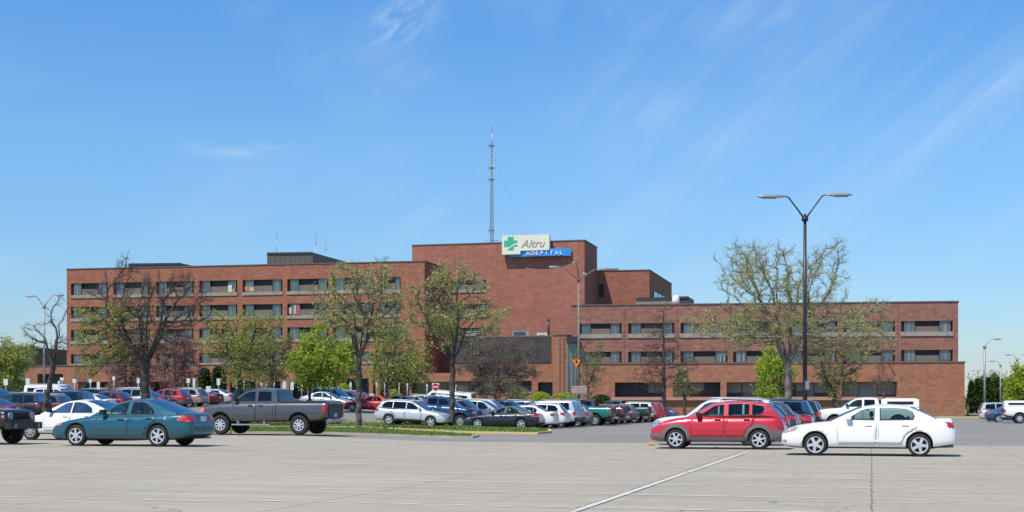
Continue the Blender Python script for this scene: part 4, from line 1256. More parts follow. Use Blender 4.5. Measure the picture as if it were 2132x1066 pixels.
def tree(px, Y, pytop, pxl, pxr, pyb, label, seed, bark='dark', leaf='bud', nleaf=1.0, lsize=.07, trunk_w=None, lean=0, fork=None, blobs=None, nattr=700, step=None, up=.12, bare=False, name='deciduous_tree', twigs=3, leafbox=None, ysq=.75, tipr=.014, z0=None, per=3, group=None, leader=False, spread=.11, limbs=5, tiltr=(.4, .85)):
    "crown envelope given by photo extents at depth Y; becomes a real 3D crown"
    rng = np.random.default_rng(seed)
    base = W(px, Y); k = Y / F
    if z0 is not None: base.z = z0
    X = lambda p: (p - px) * k
    Z = lambda p: zat(p, Y) - base.z
    ht = Z(pytop); zb_ = Z(pyb)
    fork = Z(fork) if fork is not None else max(zb_ * 1.0, ht * .22)
    if blobs is None: blobs = [((pxl + pxr) / 2, (pytop + pyb) / 2, (pxr - pxl) / 2, (pyb - pytop) / 2, 1.0)]
    step = step or max(.16, ht / 55)
    att = []
    wsum = sum(b[4] for b in blobs)
    for (bx, by, rx, ry, wt) in blobs:
        n = int(nattr * wt / wsum); v = rng.normal(0, 1, (n, 3)); v /= np.linalg.norm(v, axis=1)[:, None]
        r = rng.random(n) ** .5
        ph = rng.random(6) * 6.28
        r = r * (1.04 + .16 * np.sin(3 * np.arctan2(v[:, 2], v[:, 0]) + ph[0]) + .13 * np.sin(7 * np.arctan2(v[:, 2], v[:, 0]) + ph[1]) + .10 * np.sin(5 * np.arctan2(v[:, 1], v[:, 0]) + ph[2]))
        att.append(np.stack([X(bx) + v[:, 0] * r * rx * k, v[:, 1] * r * rx * k * ysq, Z(by) + v[:, 2] * r * ry * k], 1))
    A = np.concatenate(att); A = A[A[:, 2] > fork * .55]
    keepA = np.ones(len(A), bool)
    for _ in range(16):      # gaps in the crown
        c_ = A[rng.integers(len(A))]; keepA &= np.linalg.norm(A - c_, axis=1) > ht * rng.uniform(.05, .10)
    A = A[keepA]
    nt_ = max(3, int(fork / step)); lx = X(px + lean)
    pts = [np.array([lx * (i / nt_) ** 1.2 + .03 * math.sin(i * 1.3 + seed), .03 * math.cos(i * 1.7 + seed), fork * i / nt_]) for i in range(nt_ + 1)]
    par = [-1] + list(range(len(pts) - 1))
    if leader:
        top = ht * .93; m = int((top - fork) / step)
        for i in range(1, m + 1): pts.append(pts[nt_] + np.array([0.02 * math.sin(i), 0.02 * math.cos(i * .7), (top - fork) * i / m]))
        par = [-1] + list(range(len(pts) - 1))
    if not leader and limbs:
        nb0 = nt_
        for li in range(limbs):
            azm = 2 * PI * li / limbs + rng.uniform(-.35, .35) + seed; tilt = rng.uniform(*tiltr) if li < limbs - 1 else .15
            lh = (ht - fork) * rng.uniform(.30, .48) / max(.6, math.cos(tilt)); m = max(3, int(lh / step)); cur = pts[nb0 - (li % 2)].copy(); pi_ = nb0 - (li % 2)
            for j in range(m):
                tt = tilt * (1 - .55 * j / m); dv = np.array([math.sin(tt) * math.cos(azm), math.sin(tt) * math.sin(azm) * ysq, math.cos(tt)]) + rng.normal(0, .10, 3)
                cur = cur + dv / np.linalg.norm(dv) * step; pts.append(cur.copy()); par.append(pi_); pi_ = len(pts) - 1
    # only allow growth from the fork upwards by starting with those nodes
    pos, pr = colonise(rng, (pts, par), A, step, step * 1.5, step * 9, up)
    n = len(pos); ch = [[] for _ in range(n)]
    for i in range(1, n): ch[pr[i]].append(i)
    area = np.zeros(n); e = 2.35
    for i in range(n - 1, -1, -1):
        if not ch[i]: area[i] = tipr ** e
        if pr[i] >= 0: area[pr[i]] += area[i]
    R = area ** (1 / e)
    if trunk_w:      # scale so that the trunk has the right width, tips keep theirs
        want = trunk_w * k / 2; s_ = want / R[0]
        f_ = (R - tipr) / max(1e-6, R[0] - tipr); R = R * (1 + (s_ - 1) * np.clip(f_, 0, 1) ** .35)
    R[0] *= 1.25
    idx = np.arange(1, n); a = pos[pr[idx]]; b = pos[idx]; ra = np.minimum(R[pr[idx]], R[idx] * 1.35 + .004); ra[:nt_] = np.minimum(R[pr[idx[:nt_]]], R[idx[:nt_]] * 1.3); rb_ = R[idx]
    big = rb_ > max(.035, R[0] * .16)
    root = empty(name, base); tag(root, label, 'tree', group)
    V, Fq = frusta(a[big], b[big], ra[big], rb_[big], 8); link_mesh('trunk', np_mesh('trunk', V, Fq, True), BK[bark], root)
    sm_ = ~big
    # twigs
    ta = []; tb = []; tips = []
    thin = np.where(R < tipr * 4.0)[0]
    for i in thin:
        if i < len(pts): continue
        dd = pos[i] - pos[pr[i]]; dd /= np.linalg.norm(dd) + 1e-9
        kk = twigs + (2 if not ch[i] else 0)
        for _ in range(kk):
            if rng.random() < .25: continue
            v = dd + rng.normal(0, .5, 3) + np.array([0, 0, .35]); v /= np.linalg.norm(v)
            L = step * rng.uniform(.9, 2.6); m = pos[i] + v * L * .5; v2 = v + rng.normal(0, .3, 3) + np.array([0, 0, .12]); v2 /= np.linalg.norm(v2); t2 = m + v2 * L * .6
            ta += [pos[i], m]; tb += [m, t2]; tips += [m, t2]
        tips.append(pos[i])
    Vs, Fs = frusta(a[sm_], b[sm_], ra[sm_], rb_[sm_], 4)
    if ta:
        Vt, Ft = frusta(np.array(ta), np.array(tb), np.full(len(ta), tipr * .50), np.full(len(ta), tipr * .30), 3)
        me_v = np.concatenate([Vs, Vt])
        link_mesh('branches', np_mesh('branches', Vs, Fs), BK[bark], root)
        link_mesh('twigs', np_mesh('twigs', Vt, Ft), BK[bark], root)
    else: link_mesh('branches', np_mesh('branches', Vs, Fs), BK[bark], root)
    if not bare and tips:
        T = np.array(tips)
        if leafbox: # keep leaves mostly inside given photo regions
            keep = np.zeros(len(T), bool)
            for (x0, y0, x1, y1, pr_) in leafbox:
                ins = (T[:, 0] > X(x0)) & (T[:, 0] < X(x1)) & (T[:, 2] < Z(y0)) & (T[:, 2] > Z(y1))
                keep |= ins & (rng.random(len(T)) < pr_)
            T = T[keep]
        # clumpy density
        fz = np.sin(T[:, 0] * 1.9 + seed) + np.sin(T[:, 2] * 2.3 + seed * 2) + np.sin(T[:, 1] * 2.1 + seed * 3)
        T = T[(rng.random(len(T)) < nleaf * np.clip(.75 + .3 * fz, .25, 1.2))]
        if len(T):
            V, Fq = leaves(rng, T, lsize, spread, per)
            link_mesh('crown', np_mesh('crown', V, Fq), LM[leaf], root)
    return root

# nearest trees on the islands
tree(302, 76, 528, 160, 438, 800, 'big dark-limbed tree at left, yellow-green only on its lower left side', 2, 'dark', 'yellow', .50, .065, twigs=6, spread=.09, trunk_w=19, fork=752, nattr=1500, up=.10, limbs=7, tiltr=(.25, .85),
     blobs=[(300, 665, 128, 105, 5), (205, 720, 55, 70, 2), (258, 580, 25, 50, .5), (390, 640, 45, 75, 1.2), (310, 620, 80, 70, 1)], leafbox=[(150, 640, 262, 830, .95), (240, 620, 320, 720, .10), (160, 560, 440, 800, .015)])
tree(90, 85, 618, 40, 142, 765, 'bare dark tree leaning right beside the left lamp', 3, 'dark', 'brown', .2, trunk_w=11, fork=762, lean=22, nattr=800, up=.08, bare=True, limbs=4, tiltr=(.2, .6), twigs=6,
     blobs=[(120, 680, 30, 55, 1.5), (70, 680, 30, 30, 1), (95, 735, 45, 25, .7)], tipr=.013)
tree(747, 69, 548, 655, 850, 745, 'slender tree with dark trunk and sparse buds in the kerbed island above the pickup tailgate', 4, 'mid', 'bud', .46, .048, per=4, twigs=5, spread=.07, trunk_w=12, fork=742, nattr=1000, up=.12, limbs=5, tiltr=(.35, .75),
     blobs=[(750, 635, 92, 85, 5), (800, 675, 45, 45, 1), (745, 590, 60, 45, 1)])
tree(941, 81, 560, 860, 1045, 735, 'taller sparse tree in the island before the stair recess, bright buds on its left', 15, 'dark', 'bud', .62, .054, per=4, twigs=5, spread=.07, trunk_w=11, fork=742, nattr=1000, up=.12, lean=2,
     blobs=[(925, 640, 70, 90, 4), (1000, 655, 60, 60, 1), (960, 600, 50, 40, 1)])
tree(1641, 78, 512, 1462, 1862, 765, 'large wide tree with pale trunk and fresh buds beside the tall dark lamp', 6, 'pale', 'bud', .56, .050, per=4, twigs=5, spread=.07, trunk_w=15, fork=760, nattr=1900, up=.11, limbs=6, tiltr=(.3, .9),
     blobs=[(1650, 640, 110, 100, 4), (1535, 680, 92, 52, 2.4), (1775, 690, 98, 55, 2.8), (1580, 565, 95, 60, 2.4), (1715, 575, 62, 68, 2.0)])
# rows further back
tree(498, 100, 640, 425, 585, 800, 'yellow-green tree above the pickup cab', 7, 'dark', 'yellow', .42, .085, trunk_w=9, fork=775, nattr=800, spread=.16)
tree(645, 104, 688, 605, 742, 812, 'bright green rounded tree left of the slim dark trunk', 8, 'dark', 'green', .62, .12, trunk_w=6, fork=800, nattr=900, per=3, spread=.2, blobs=[(672, 750, 68, 62, 1)])
tree(806, 112, 682, 758, 892, 808, 'green tree between the slim dark trunk and the stair recess', 9, 'dark', 'yellow', .5, .095, trunk_w=6, fork=800, nattr=800, per=2, spread=.2, blobs=[(825, 745, 66, 62, 1)])
tree(566, 118, 690, 520, 615, 805, 'thin brownish-green tree between the yellow-green and bright green ones', 10, 'mid', 'olive', .6, .10, trunk_w=7, fork=790, nattr=500)
tree(1030, 140, 698, 962, 1116, 830, 'broad dark brown bare-looking tree in front of the dark-sided low block', 11, 'pale', 'brown', .35, .07, trunk_w=7, fork=815, nattr=1300, tipr=.013, blobs=[(1038, 762, 84, 64, 1)], twigs=7)
tree(1224, 128, 706, 1194, 1262, 830, 'thin greenish-brown tree beside the four-arm lamp', 12, 'mid', 'olive', .5, .08, trunk_w=6, fork=800, nattr=420)
tree(1382, 122, 628, 1312, 1440, 812, 'bare tree with a straight central leader before the right wing', 13, 'dark', 'olive', .3, .07, trunk_w=9, fork=800, nattr=1200, leader=True, up=.14, twigs=5, tipr=.012,
     blobs=[(1378, 760, 62, 62, 3), (1382, 690, 35, 55, 1)], leafbox=[(1400, 780, 1450, 830, .8), (1300, 600, 1450, 830, .12)])
tree(1604, 118, 730, 1570, 1652, 834, 'small bright green tree behind the red crossover', 14, 'dark', 'green', .75, .11, trunk_w=5, fork=826, nattr=600, per=4, spread=.2, blobs=[(1610, 782, 40, 52, 1)], name='small_tree')
tree(1737, 120, 700, 1680, 1802, 826, 'dark brown vase-shaped tree above the white pickup hood', 15, 'dark', 'olive', .45, .09, trunk_w=9, fork=815, nattr=700, twigs=2)
tree(1841, 126, 748, 1812, 1872, 822, 'small bare tree before the last ground-floor window', 16, 'mid', 'brown', .3, .06, trunk_w=5, fork=812, nattr=300, name='small_tree')
tree(262, 138, 695, 218, 330, 822, 'purple-budding tree left of the big trunk', 17, 'dark', 'purple', .45, .10, trunk_w=6, fork=805, nattr=700, spread=.18, name='blossom_tree')
tree(365, 136, 690, 320, 425, 820, 'purple-brown budding tree right of the big trunk', 18, 'dark', 'purple', .40, .10, trunk_w=6, fork=805, nattr=650, spread=.18, name='blossom_tree')
tree(172, 150, 752, 150, 196, 818, 'thin bare sapling on the brick right of the white van', 19, 'mid', 'brown', .2, .06, trunk_w=4, fork=808, nattr=160, bare=True, name='small_tree')
tree(20, 150, 708, -40, 68, 812, 'yellow-green trees at the left edge before the annex', 20, 'mid', 'yellow', .5, .14, trunk_w=6, fork=795, nattr=800, spread=.25, per=3)
tree(1062, 132, 790, 1045, 1085, 836, 'tiny brownish sapling before the low block windows', 21, 'mid', 'olive', .6, .08, trunk_w=3, fork=828, nattr=160, name='small_tree')
tree(848, 140, 740, 800, 890, 815, 'low dark tree standing behind the green one at the entrance', 22, 'dark', 'olive', .6, .12, trunk_w=7, fork=806, nattr=500)
tree(1425, 140, 770, 1400, 1450, 832, 'short bushy tree beside the straight-leader tree', 23, 'dark', 'olive', .8, .09, trunk_w=6, fork=822, nattr=300, name='small_tree')
# evergreens before the wing
def foliage_mass(name, px, Y, pyt, pyb, wpx, label, leaf, seed, n=3500, shape='cone', size=.14, z0=None, cat='shrub', trunk=True):
    rng = np.random.default_rng(seed); base = W(px, Y); k = Y / F
    if z0 is not None: base.z = z0
    ht = zat(pyt, Y) - base.z; zb = max(.05, zat(pyb, Y) - base.z); r = wpx * k / 2
    root = empty(name, base); tag(root, label, cat)
    t = rng.random(n); an = rng.random(n) * 2 * PI; rr = rng.random(n) ** .45
    if shape == 'cone': prof = (1 - t) ** .7 * (1 - np.exp(-t * 14)) 
    elif shape == 'col': prof = np.sqrt(np.clip(1 - (2 * t - 1) ** 4, 0, 1))
    else: prof = np.sqrt(np.clip(1 - (2 * t - 1) ** 2, 0, 1))
    bump = 1 + .22 * np.sin(an * 5 + t * 17 + seed) + .15 * np.sin(an * 3 - t * 31)
    C = np.stack([np.cos(an) * rr * prof * r * bump, np.sin(an) * rr * prof * r * bump, zb + t * (ht - zb)], 1)
    V, Fq = leaves(rng, C, size, size * .4, 1); link_mesh('crown', np_mesh('crown', V, Fq), LM[leaf], root)
    if trunk:
        mb = MB(); mb.tube([(0, 0, 0), (0, 0, ht * .75)], [max(.05, r * .09), .02], 6)
        for i in range(14):
            z = zb + (ht - zb) * (i + .5) / 15; a = i * 2.4; q = .7 * r * (1 - i / 15 if shape == 'cone' else .8)
            mb.tube([(0, 0, z * .9), (math.cos(a) * q, math.sin(a) * q, z)], [.035, .012], 4, cap=False)
        mb.build('trunk', BK['dark'], root)
    return root
foliage_mass('evergreen_shrub', 426, 146, 768, 822, 22, 'dark upright evergreen left of two, before the left wing', 'dark', 31, 3000, 'col', .16, cat='evergreen')
foliage_mass('evergreen_shrub', 456, 144, 765, 822, 26, 'dark upright evergreen right of two, before the left wing', 'dark', 32, 3200, 'col', .16, cat='evergreen')
foliage_mass('round_shrub', 1127, 150, 817, 838, 36, 'bright green rounded shrub below the low block door', 'green', 33, 1800, 'ball', .12, trunk=True)
foliage_mass('round_shrub', 1175, 148, 818, 840, 52, 'olive rounded shrub at the foot of the entrance pier', 'yellow', 34, 2600, 'ball', .12, trunk=True)
foliage_mass('round_shrub', 1252, 150, 823, 840, 36, 'low dark green shrub at the foot of the ground storey', 'dark', 35, 1500, 'ball', .12)
foliage_mass('round_shrub', 716, 138, 800, 832, 34, 'green shrub left of the slim dark trunk', 'green', 36, 1500, 'ball', .13)
foliage_mass('round_shrub', 818, 138, 812, 832, 30, 'yellow-green shrub before the entrance shade', 'yellow', 37, 1300, 'ball', .12)
foliage_mass('round_shrub', 386, 140, 796, 822, 50, 'dark olive shrub under the purple-brown tree', 'olive', 38, 2000, 'ball', .13)
foliage_mass('round_shrub', 1080, 152, 806, 836, 44, 'pale brown twiggy shrub under the low block windows', 'olive', 39, 1200, 'ball', .10)
# treeline beyond the right corner
tl = [(2022, 262, 795, 20, 'dark', 'cone'), (2036, 270, 790, 26, 'dark', 'ball'), (2058, 265, 788, 30, 'dark', 'cone'), (2078, 275, 786, 28, 'dark', 'ball'), (2098, 262, 790, 30, 'dark', 'cone'), (2070, 300, 778, 26, 'olive', 'ball'), (2046, 305, 784, 24, 'olive', 'ball'), (2108, 300, 782, 26, 'olive', 'ball'), (2136, 290, 790, 34, 'dark', 'ball')]
tlab = ['narrow dark conifer touching the brick corner', 'rounded dark tree second from the brick corner', 'dark conifer behind the single-arm lamp', 'rounded dark tree behind the small lamp', 'dark conifer behind the parked silver van at right',
        'hazy olive tree rising behind the treeline middle', 'hazy olive tree behind the single-arm lamp', 'hazy olive tree behind the double-arm lamp', 'dark tree cut by the right edge of the photo']
for i, (px, Y, pt, wp, lf, sh) in enumerate(tl):
    foliage_mass('conifer' if sh == 'cone' else 'treeline_tree', px, Y, pt, 858, wp, tlab[i], lf, 50 + i, 3200, sh, .30, z0=0, cat='tree')
tree(2122, 205, 772, 2098, 2160, 850, 'light green tree at the right edge above the white pickup', 61, 'dark', 'green', .9, .22, trunk_w=4, fork=848, nattr=500, spread=.4, z0=0, per=5)
tree(2050, 330, 766, 2010, 2090, 850, 'bare grey treetop above the dark treeline', 62, 'mid', 'brown', .3, .2, trunk_w=4, fork=846, nattr=500, z0=0, bare=True, tipr=.03, blobs=[(2035, 800, 25, 30, 1), (2075, 795, 25, 30, 1)])
# far tree masses along the horizon behind everything
def far_wood():
    rng = np.random.default_rng(77); V = []; n = 14000
    x = rng.uniform(-900, 1100, n); y = rng.uniform(620, 720, n); hh = 9 + 3 * np.sin(x * .02) + 2 * np.sin(x * .07 + 1) + 1.5 * np.sin(x * .23)
    z = rng.random(n) ** .8 * hh
    C = np.stack([x, y, z], 1); Vv, Fq = leaves(rng, C, 2.2, .6, 1)
    o = link_mesh('distant_wood', np_mesh('distant_wood', Vv, Fq), LM['olive']); tag(o, 'far-off wood forming a low line at the horizon', None, None, 'stuff')
far_wood()
# ------------------------------------------------------------------ cars (local x: nose at 0 -> tail at L, y: near side negative, z up)
def interp(pts, x):
    if x <= pts[0][0]: return pts[0][1]
    for (a, b), (c, d) in zip(pts, pts[1:]):
        if x <= c: return b + (d - b) * (x - a) / max(1e-9, c - a)
    return pts[-1][1]
def evaluated(o):
    bpy.context.view_layer.update()
    dg = bpy.context.evaluated_depsgraph_get()
    me = bpy.data.meshes.new_from_object(o.evaluated_get(dg), preserve_all_data_layers=False, depsgraph=dg)
    return me
def body_mesh(s):
    L, Wd = s['L'], s['W'] / 2
    ends = [0, .02, .07, .16, .3]
    st = sorted(set([round(x, 3) for x in ends] + [round(L - x, 3) for x in ends] + [round(.3 + (L - .6) * i / 20, 3) for i in range(21)] + [round(x, 3) for x, _ in s['top']]))
    st = [x for i, x in enumerate(st) if i == 0 or x - st[i-1] > .018 or x == L]
    V = []; Fc = []; prof = s.get('xs', [(0, 0), (.80, 0), (.95, .05), (1.0, .22), (1.0, .5), (.985, .74), (.945, .90), (.84, 1.0), (.45, 1.02), (0, 1.03)])
    m = len(prof); ring = 2 * m - 2
    for x in st:
        zt, zb = interp(s['top'], x), interp(s['bot'], x)
        w_ = Wd * interp(s['plan'], x)
        row = []
        for (fy, fz) in prof: row.append((x, -w_ * fy, zb + (zt - zb) * fz if fz <= 1 else zt + (fz - 1) * .9 * s.get('crown', 1)))
        for (fy, fz) in prof[-2:0:-1]: row.append((x, w_ * fy, zb + (zt - zb) * fz if fz <= 1 else zt + (fz - 1) * .9 * s.get('crown', 1)))
        V += row
    n = len(st)
    for i in range(n - 1):
        for k in range(ring):
            k2 = (k + 1) % ring; Fc.append((i*ring+k, (i+1)*ring+k, (i+1)*ring+k2, i*ring+k2))
    # ends closed with quads strips
    for b, rev in ((0, False), ((n-1)*ring, True)):
        for k in range(m - 1):
            a0, a1 = k, k + 1; c0, c1 = (ring - k) % ring, ring - k - 1
            f = [b + a0, b + a1, b + c1, b + c0]
            f2 = []
            for v in f:
                if v not in f2: f2.append(v)
            if len(f2) >= 3: Fc.append(tuple(f2 if rev else f2[::-1]))
    me = bpy.data.meshes.new('b'); me.from_pydata(V, [], Fc); me.update()
    bm = bmesh.new(); bm.from_mesh(me); bmesh.ops.recalc_face_normals(bm, faces=bm.faces); bm.to_mesh(me); bm.free()
    me.materials.append(M['white']); me.materials.append(M['black_plastic'])
    for p in me.polygons: p.use_smooth = True
    o = bpy.data.objects.new('tmp', me); col.objects.link(o)
    md = o.modifiers.new('s', 'SUBSURF'); md.levels = 1; md.render_levels = 1
    cutters = []
    for xc, r in ((s['wf'], s['ar']), (s['wr'], s['ar'])):
        for sgn in (-1, 1):
            c = MB(); y0, y1 = sorted((sgn * (Wd - .34), sgn * (Wd + .3)))
            c.tube([(xc, y0, s.get('az', s['r'] + .02)), (xc, y1, s.get('az', s['r'] + .02))], r, 28)
            c.box(xc - r * .98, y0 + .001, -.3, xc + r * .98, y1 - .001, s['r'] * .5)
            cm = c.mesh('c'); 
            bmc = bmesh.new(); bmc.from_mesh(cm); bmesh.ops.recalc_face_normals(bmc, faces=bmc.faces); bmc.to_mesh(cm); bmc.free()
            cm.materials.append(M['white']); cm.materials.append(M['black_plastic'])
            for p in cm.polygons: p.material_index = 1
            co = bpy.data.objects.new('c', cm); col.objects.link(co); cutters.append(co)
            mo = o.modifiers.new('b', 'BOOLEAN'); mo.operation = 'DIFFERENCE'; mo.object = co; mo.solver = 'EXACT'; mo.use_self = True
            if hasattr(mo, 'material_mode'): mo.material_mode = 'TRANSFER'
    res = evaluated(o)
    for c in cutters: bpy.data.objects.remove(c)
    bpy.data.objects.remove(o)
    gx0, gx1 = s['gh'][0][0] + .25, s['gh'][-1][0] - .15
    zmin = min(z for _, z in s['bot'])
    for p in res.polygons:
        c, nn = p.center, p.normal
        if p.material_index == 0:
            if nn.z < -.75: p.material_index = 1
            elif nn.z > .6 and gx0 < c.x < gx1 and abs(c.y) < Wd * .84 and not s.get('bedpaint'): p.material_index = 1
    # drop the unneeded slots
    return res
def side_y(s, x, z):
    "half width of the greenhouse side at x,z"
    Wd = s['W'] / 2; pl = interp(s['plan'], x)
    zb = interp(s['top'], x); t = max(-.2, (z - zb) / max(.2, s['H'] - zb))
    ends = 1 - s.get('ghtaper', .05) * abs((x - s['L'] * .55) / (s['L'] * .5)) ** 2
    return Wd * s.get('ghw', .875) * pl * ends * (1 - s.get('tum', .24) * t)
def bvh_of(meshes):
    V = []; Fc = []
    for me in meshes:
        b = len(V); V += [v.co.copy() for v in me.vertices]; Fc += [tuple(b + i for i in p.vertices) for p in me.polygons]
    return BVHTree.FromPolygons(V, Fc)
def patch(mb, bvh, pts, view, off, mi=0, sgn=-1, step=.09, depth=.05):
    """drape a closed outline onto the body. view 'side' (x,z), 'front' (y,z), 'rear' (y,z)"""
    pl = []
    n = len(pts)
    for i in range(n):
        a, b = Vector(pts[i]), Vector(pts[(i+1) % n]); k = max(1, int((b - a).length / step))
        for j in range(k): pl.append(a.lerp(b, j / k))
    nb = len(pl); inner = []
    x0, x1 = min(p.x for p in pl), max(p.x for p in pl); y0, y1 = min(p.y for p in pl), max(p.y for p in pl)
    ax = x0 + step * .5
    while ax < x1:
        ay = y0 + step * .5
        while ay < y1:
            if inpoly((ax, ay), [(p.x, p.y) for p in pl]) and min((Vector((ax, ay)) - p).length for p in pl) > step * .45: inner.append(Vector((ax, ay)))
            ay += step
        ax += step
    res = delaunay_2d_cdt(pl + inner, [(i, (i+1) % nb) for i in range(nb)], [list(range(nb))], 1, 1e-6)
    V2, E2, F2 = res[0], res[1], res[2]
    if view == 'side': d = Vector((0, -sgn, 0)); org = lambda p: Vector((p.x, sgn * 3, p.y))
    elif view == 'front': d = Vector((1, 0, 0)); org = lambda p: Vector((-3, p.x, p.y))
    else: d = Vector((-1, 0, 0)); org = lambda p: Vector((12, p.x, p.y))
    out_ = []
    last = None
    for p in V2:
        o_ = org(p); h = bvh.ray_cast(o_, d)
        if h[0] is None:
            h = bvh.find_nearest(o_ + d * (3 - .6)) if view == 'side' else bvh.find_nearest(o_ + d * 3.2 if view == 'front' else o_ + d * 7.5)
        nn = h[1] if h[1].dot(d) < 0 else -h[1]
        nn = (nn - d * .6).normalized()
        out_.append(h[0] + nn * off)
    fl = []
    for f in F2:
        if len(f) < 3: continue
        a, b, c = out_[f[0]], out_[f[1]], out_[f[2]]
        fl.append(tuple(f) if (b - a).cross(c - a).dot(d) < 0 else tuple(reversed(f)))
    # skirt
    ec = {}
    for f in fl:
        for i in range(len(f)):
            e = (f[i], f[(i+1) % len(f)]); ec[e] = 1
    bnd = [e for e in ec if (e[1], e[0]) not in ec]
    m = len(out_); back = [v + d * depth for v in out_]
    sk = [(b, a, a + m, b + m) for a, b in bnd]
    mb.add(out_ + back, fl + sk, mi, False)
    return mb
def greenhouse(s):
    "painted cabin shell with window openings, returns (cabin mesh builder, [glass builders])"
    gh = s['gh']; i1, i2 = s['ws'], s['bl']
    mb = MB()
    for sg in (-1, 1):
        outline = list(gh)
        base = []
        nb_ = 8
        x1, x0 = gh[-1][0], gh[0][0]
        for i in range(nb_ + 1):
            x = x1 + (x0 - x1) * i / nb_; base.append((x, interp(s['top'], x) - .05))
        poly = [Vector((x, z, 0)) for x, z in outline + base]
        holes = [[Vector((x, z, 0)) for x, z in w_['p']] for w_ in s['win']]
        allp = poly + [v for h in holes for v in h]
        tri = tessellate_polygon([poly] + holes)
        V = [(v.x, sg * side_y(s, v.x, v.y), v.y) for v in allp]
        fcs = []
        for t in tri:
            a, b, c = [Vector(V[i]) for i in t]
            fcs.append(tuple(t) if ((b - a).cross(c - a)).y * sg > 0 else tuple(reversed(t)))
        mb.add(V, fcs, 0, False)
        # inner lip of the openings so the shell has thickness
        for w_ in s['win']:
            p = w_['p']; n = len(p)
            vo = [(x, sg * side_y(s, x, z), z) for x, z in p]; vi = [(x, sg * (side_y(s, x, z) - .05), z) for x, z in p]
            mb.add(vo + vi, [(i, (i+1) % n, n + (i+1) % n, n + i) for i in range(n)], 1)
    # strips across from outline: windshield / roof / rear
    cols = [-1, -.93, -.75, -.4, 0, .4, .75, .93, 1]
    glass = {'windshield': MB(), 'rear_window': MB()}
    def row(x, z, bulge, tx):
        y = side_y(s, x, z); r = []
        for c in cols: r.append((x + tx * (1 - c * c) * -1, y * c, z + bulge * (1 - abs(c) ** 2.4)))
        return r
    rows_ = []; kinds = []
    dens = []
    for i in range(len(gh) - 1):
        kinds_i = 'w' if i < i1 else ('r' if i >= i2 else 't')
        dens.append((gh[i], gh[i+1], kinds_i))
    for (a, b, kd) in dens:
        n = 2
        for j in range(n):
            t0, t1 = j / n, (j + 1) / n
            P0 = (a[0] + (b[0] - a[0]) * t0, a[1] + (b[1] - a[1]) * t0); P1 = (a[0] + (b[0] - a[0]) * t1, a[1] + (b[1] - a[1]) * t1)
            def hf(P): # 0 at belt, 1 at roof
                zb = interp(s['top'], P[0]); return max(0, min(1, (P[1] - zb) / max(.1, s['H'] - zb)))
            def fx(P):
                if P[0] < s['L'] * .5 and kd == 'w': return .16 * (1 - hf(P) * .6)
                if kd == 'r': return -.10 * (1 - hf(P) * .6) * s.get('rbulge', 1)
                return 0
            fx0 = fx(P0) if kd != 't' else (0.064 if P0 == gh[i1] else (-.04 * s.get('rbulge', 1) if P0 == gh[i2] else 0))
            fx1 = fx(P1) if kd != 't' else (0.064 if P1 == gh[i1] else (-.04 * s.get('rbulge', 1) if P1 == gh[i2] else 0))
            r0 = row(P0[0], P0[1], .055 * hf(P0), fx0); r1 = row(P1[0], P1[1], .055 * hf(P1), fx1)
            for c in range(len(cols) - 1):
                q = [r0[c], r0[c+1], r1[c+1], r1[c]]
                tgt = mb; mi = 0
                if kd == 'w' and 1 <= c <= len(cols) - 3: tgt = glass['windshield']
                if kd == 'r' and 1 <= c <= len(cols) - 3 and s.get('rglass', (0, 9))[0] <= (P0[1] + P1[1]) / 2 <= s.get('rglass', (0, 9))[1]: tgt = glass['rear_window']
                tgt.add(q, [(0, 1, 2, 3)], mi, True)
    return mb, glass
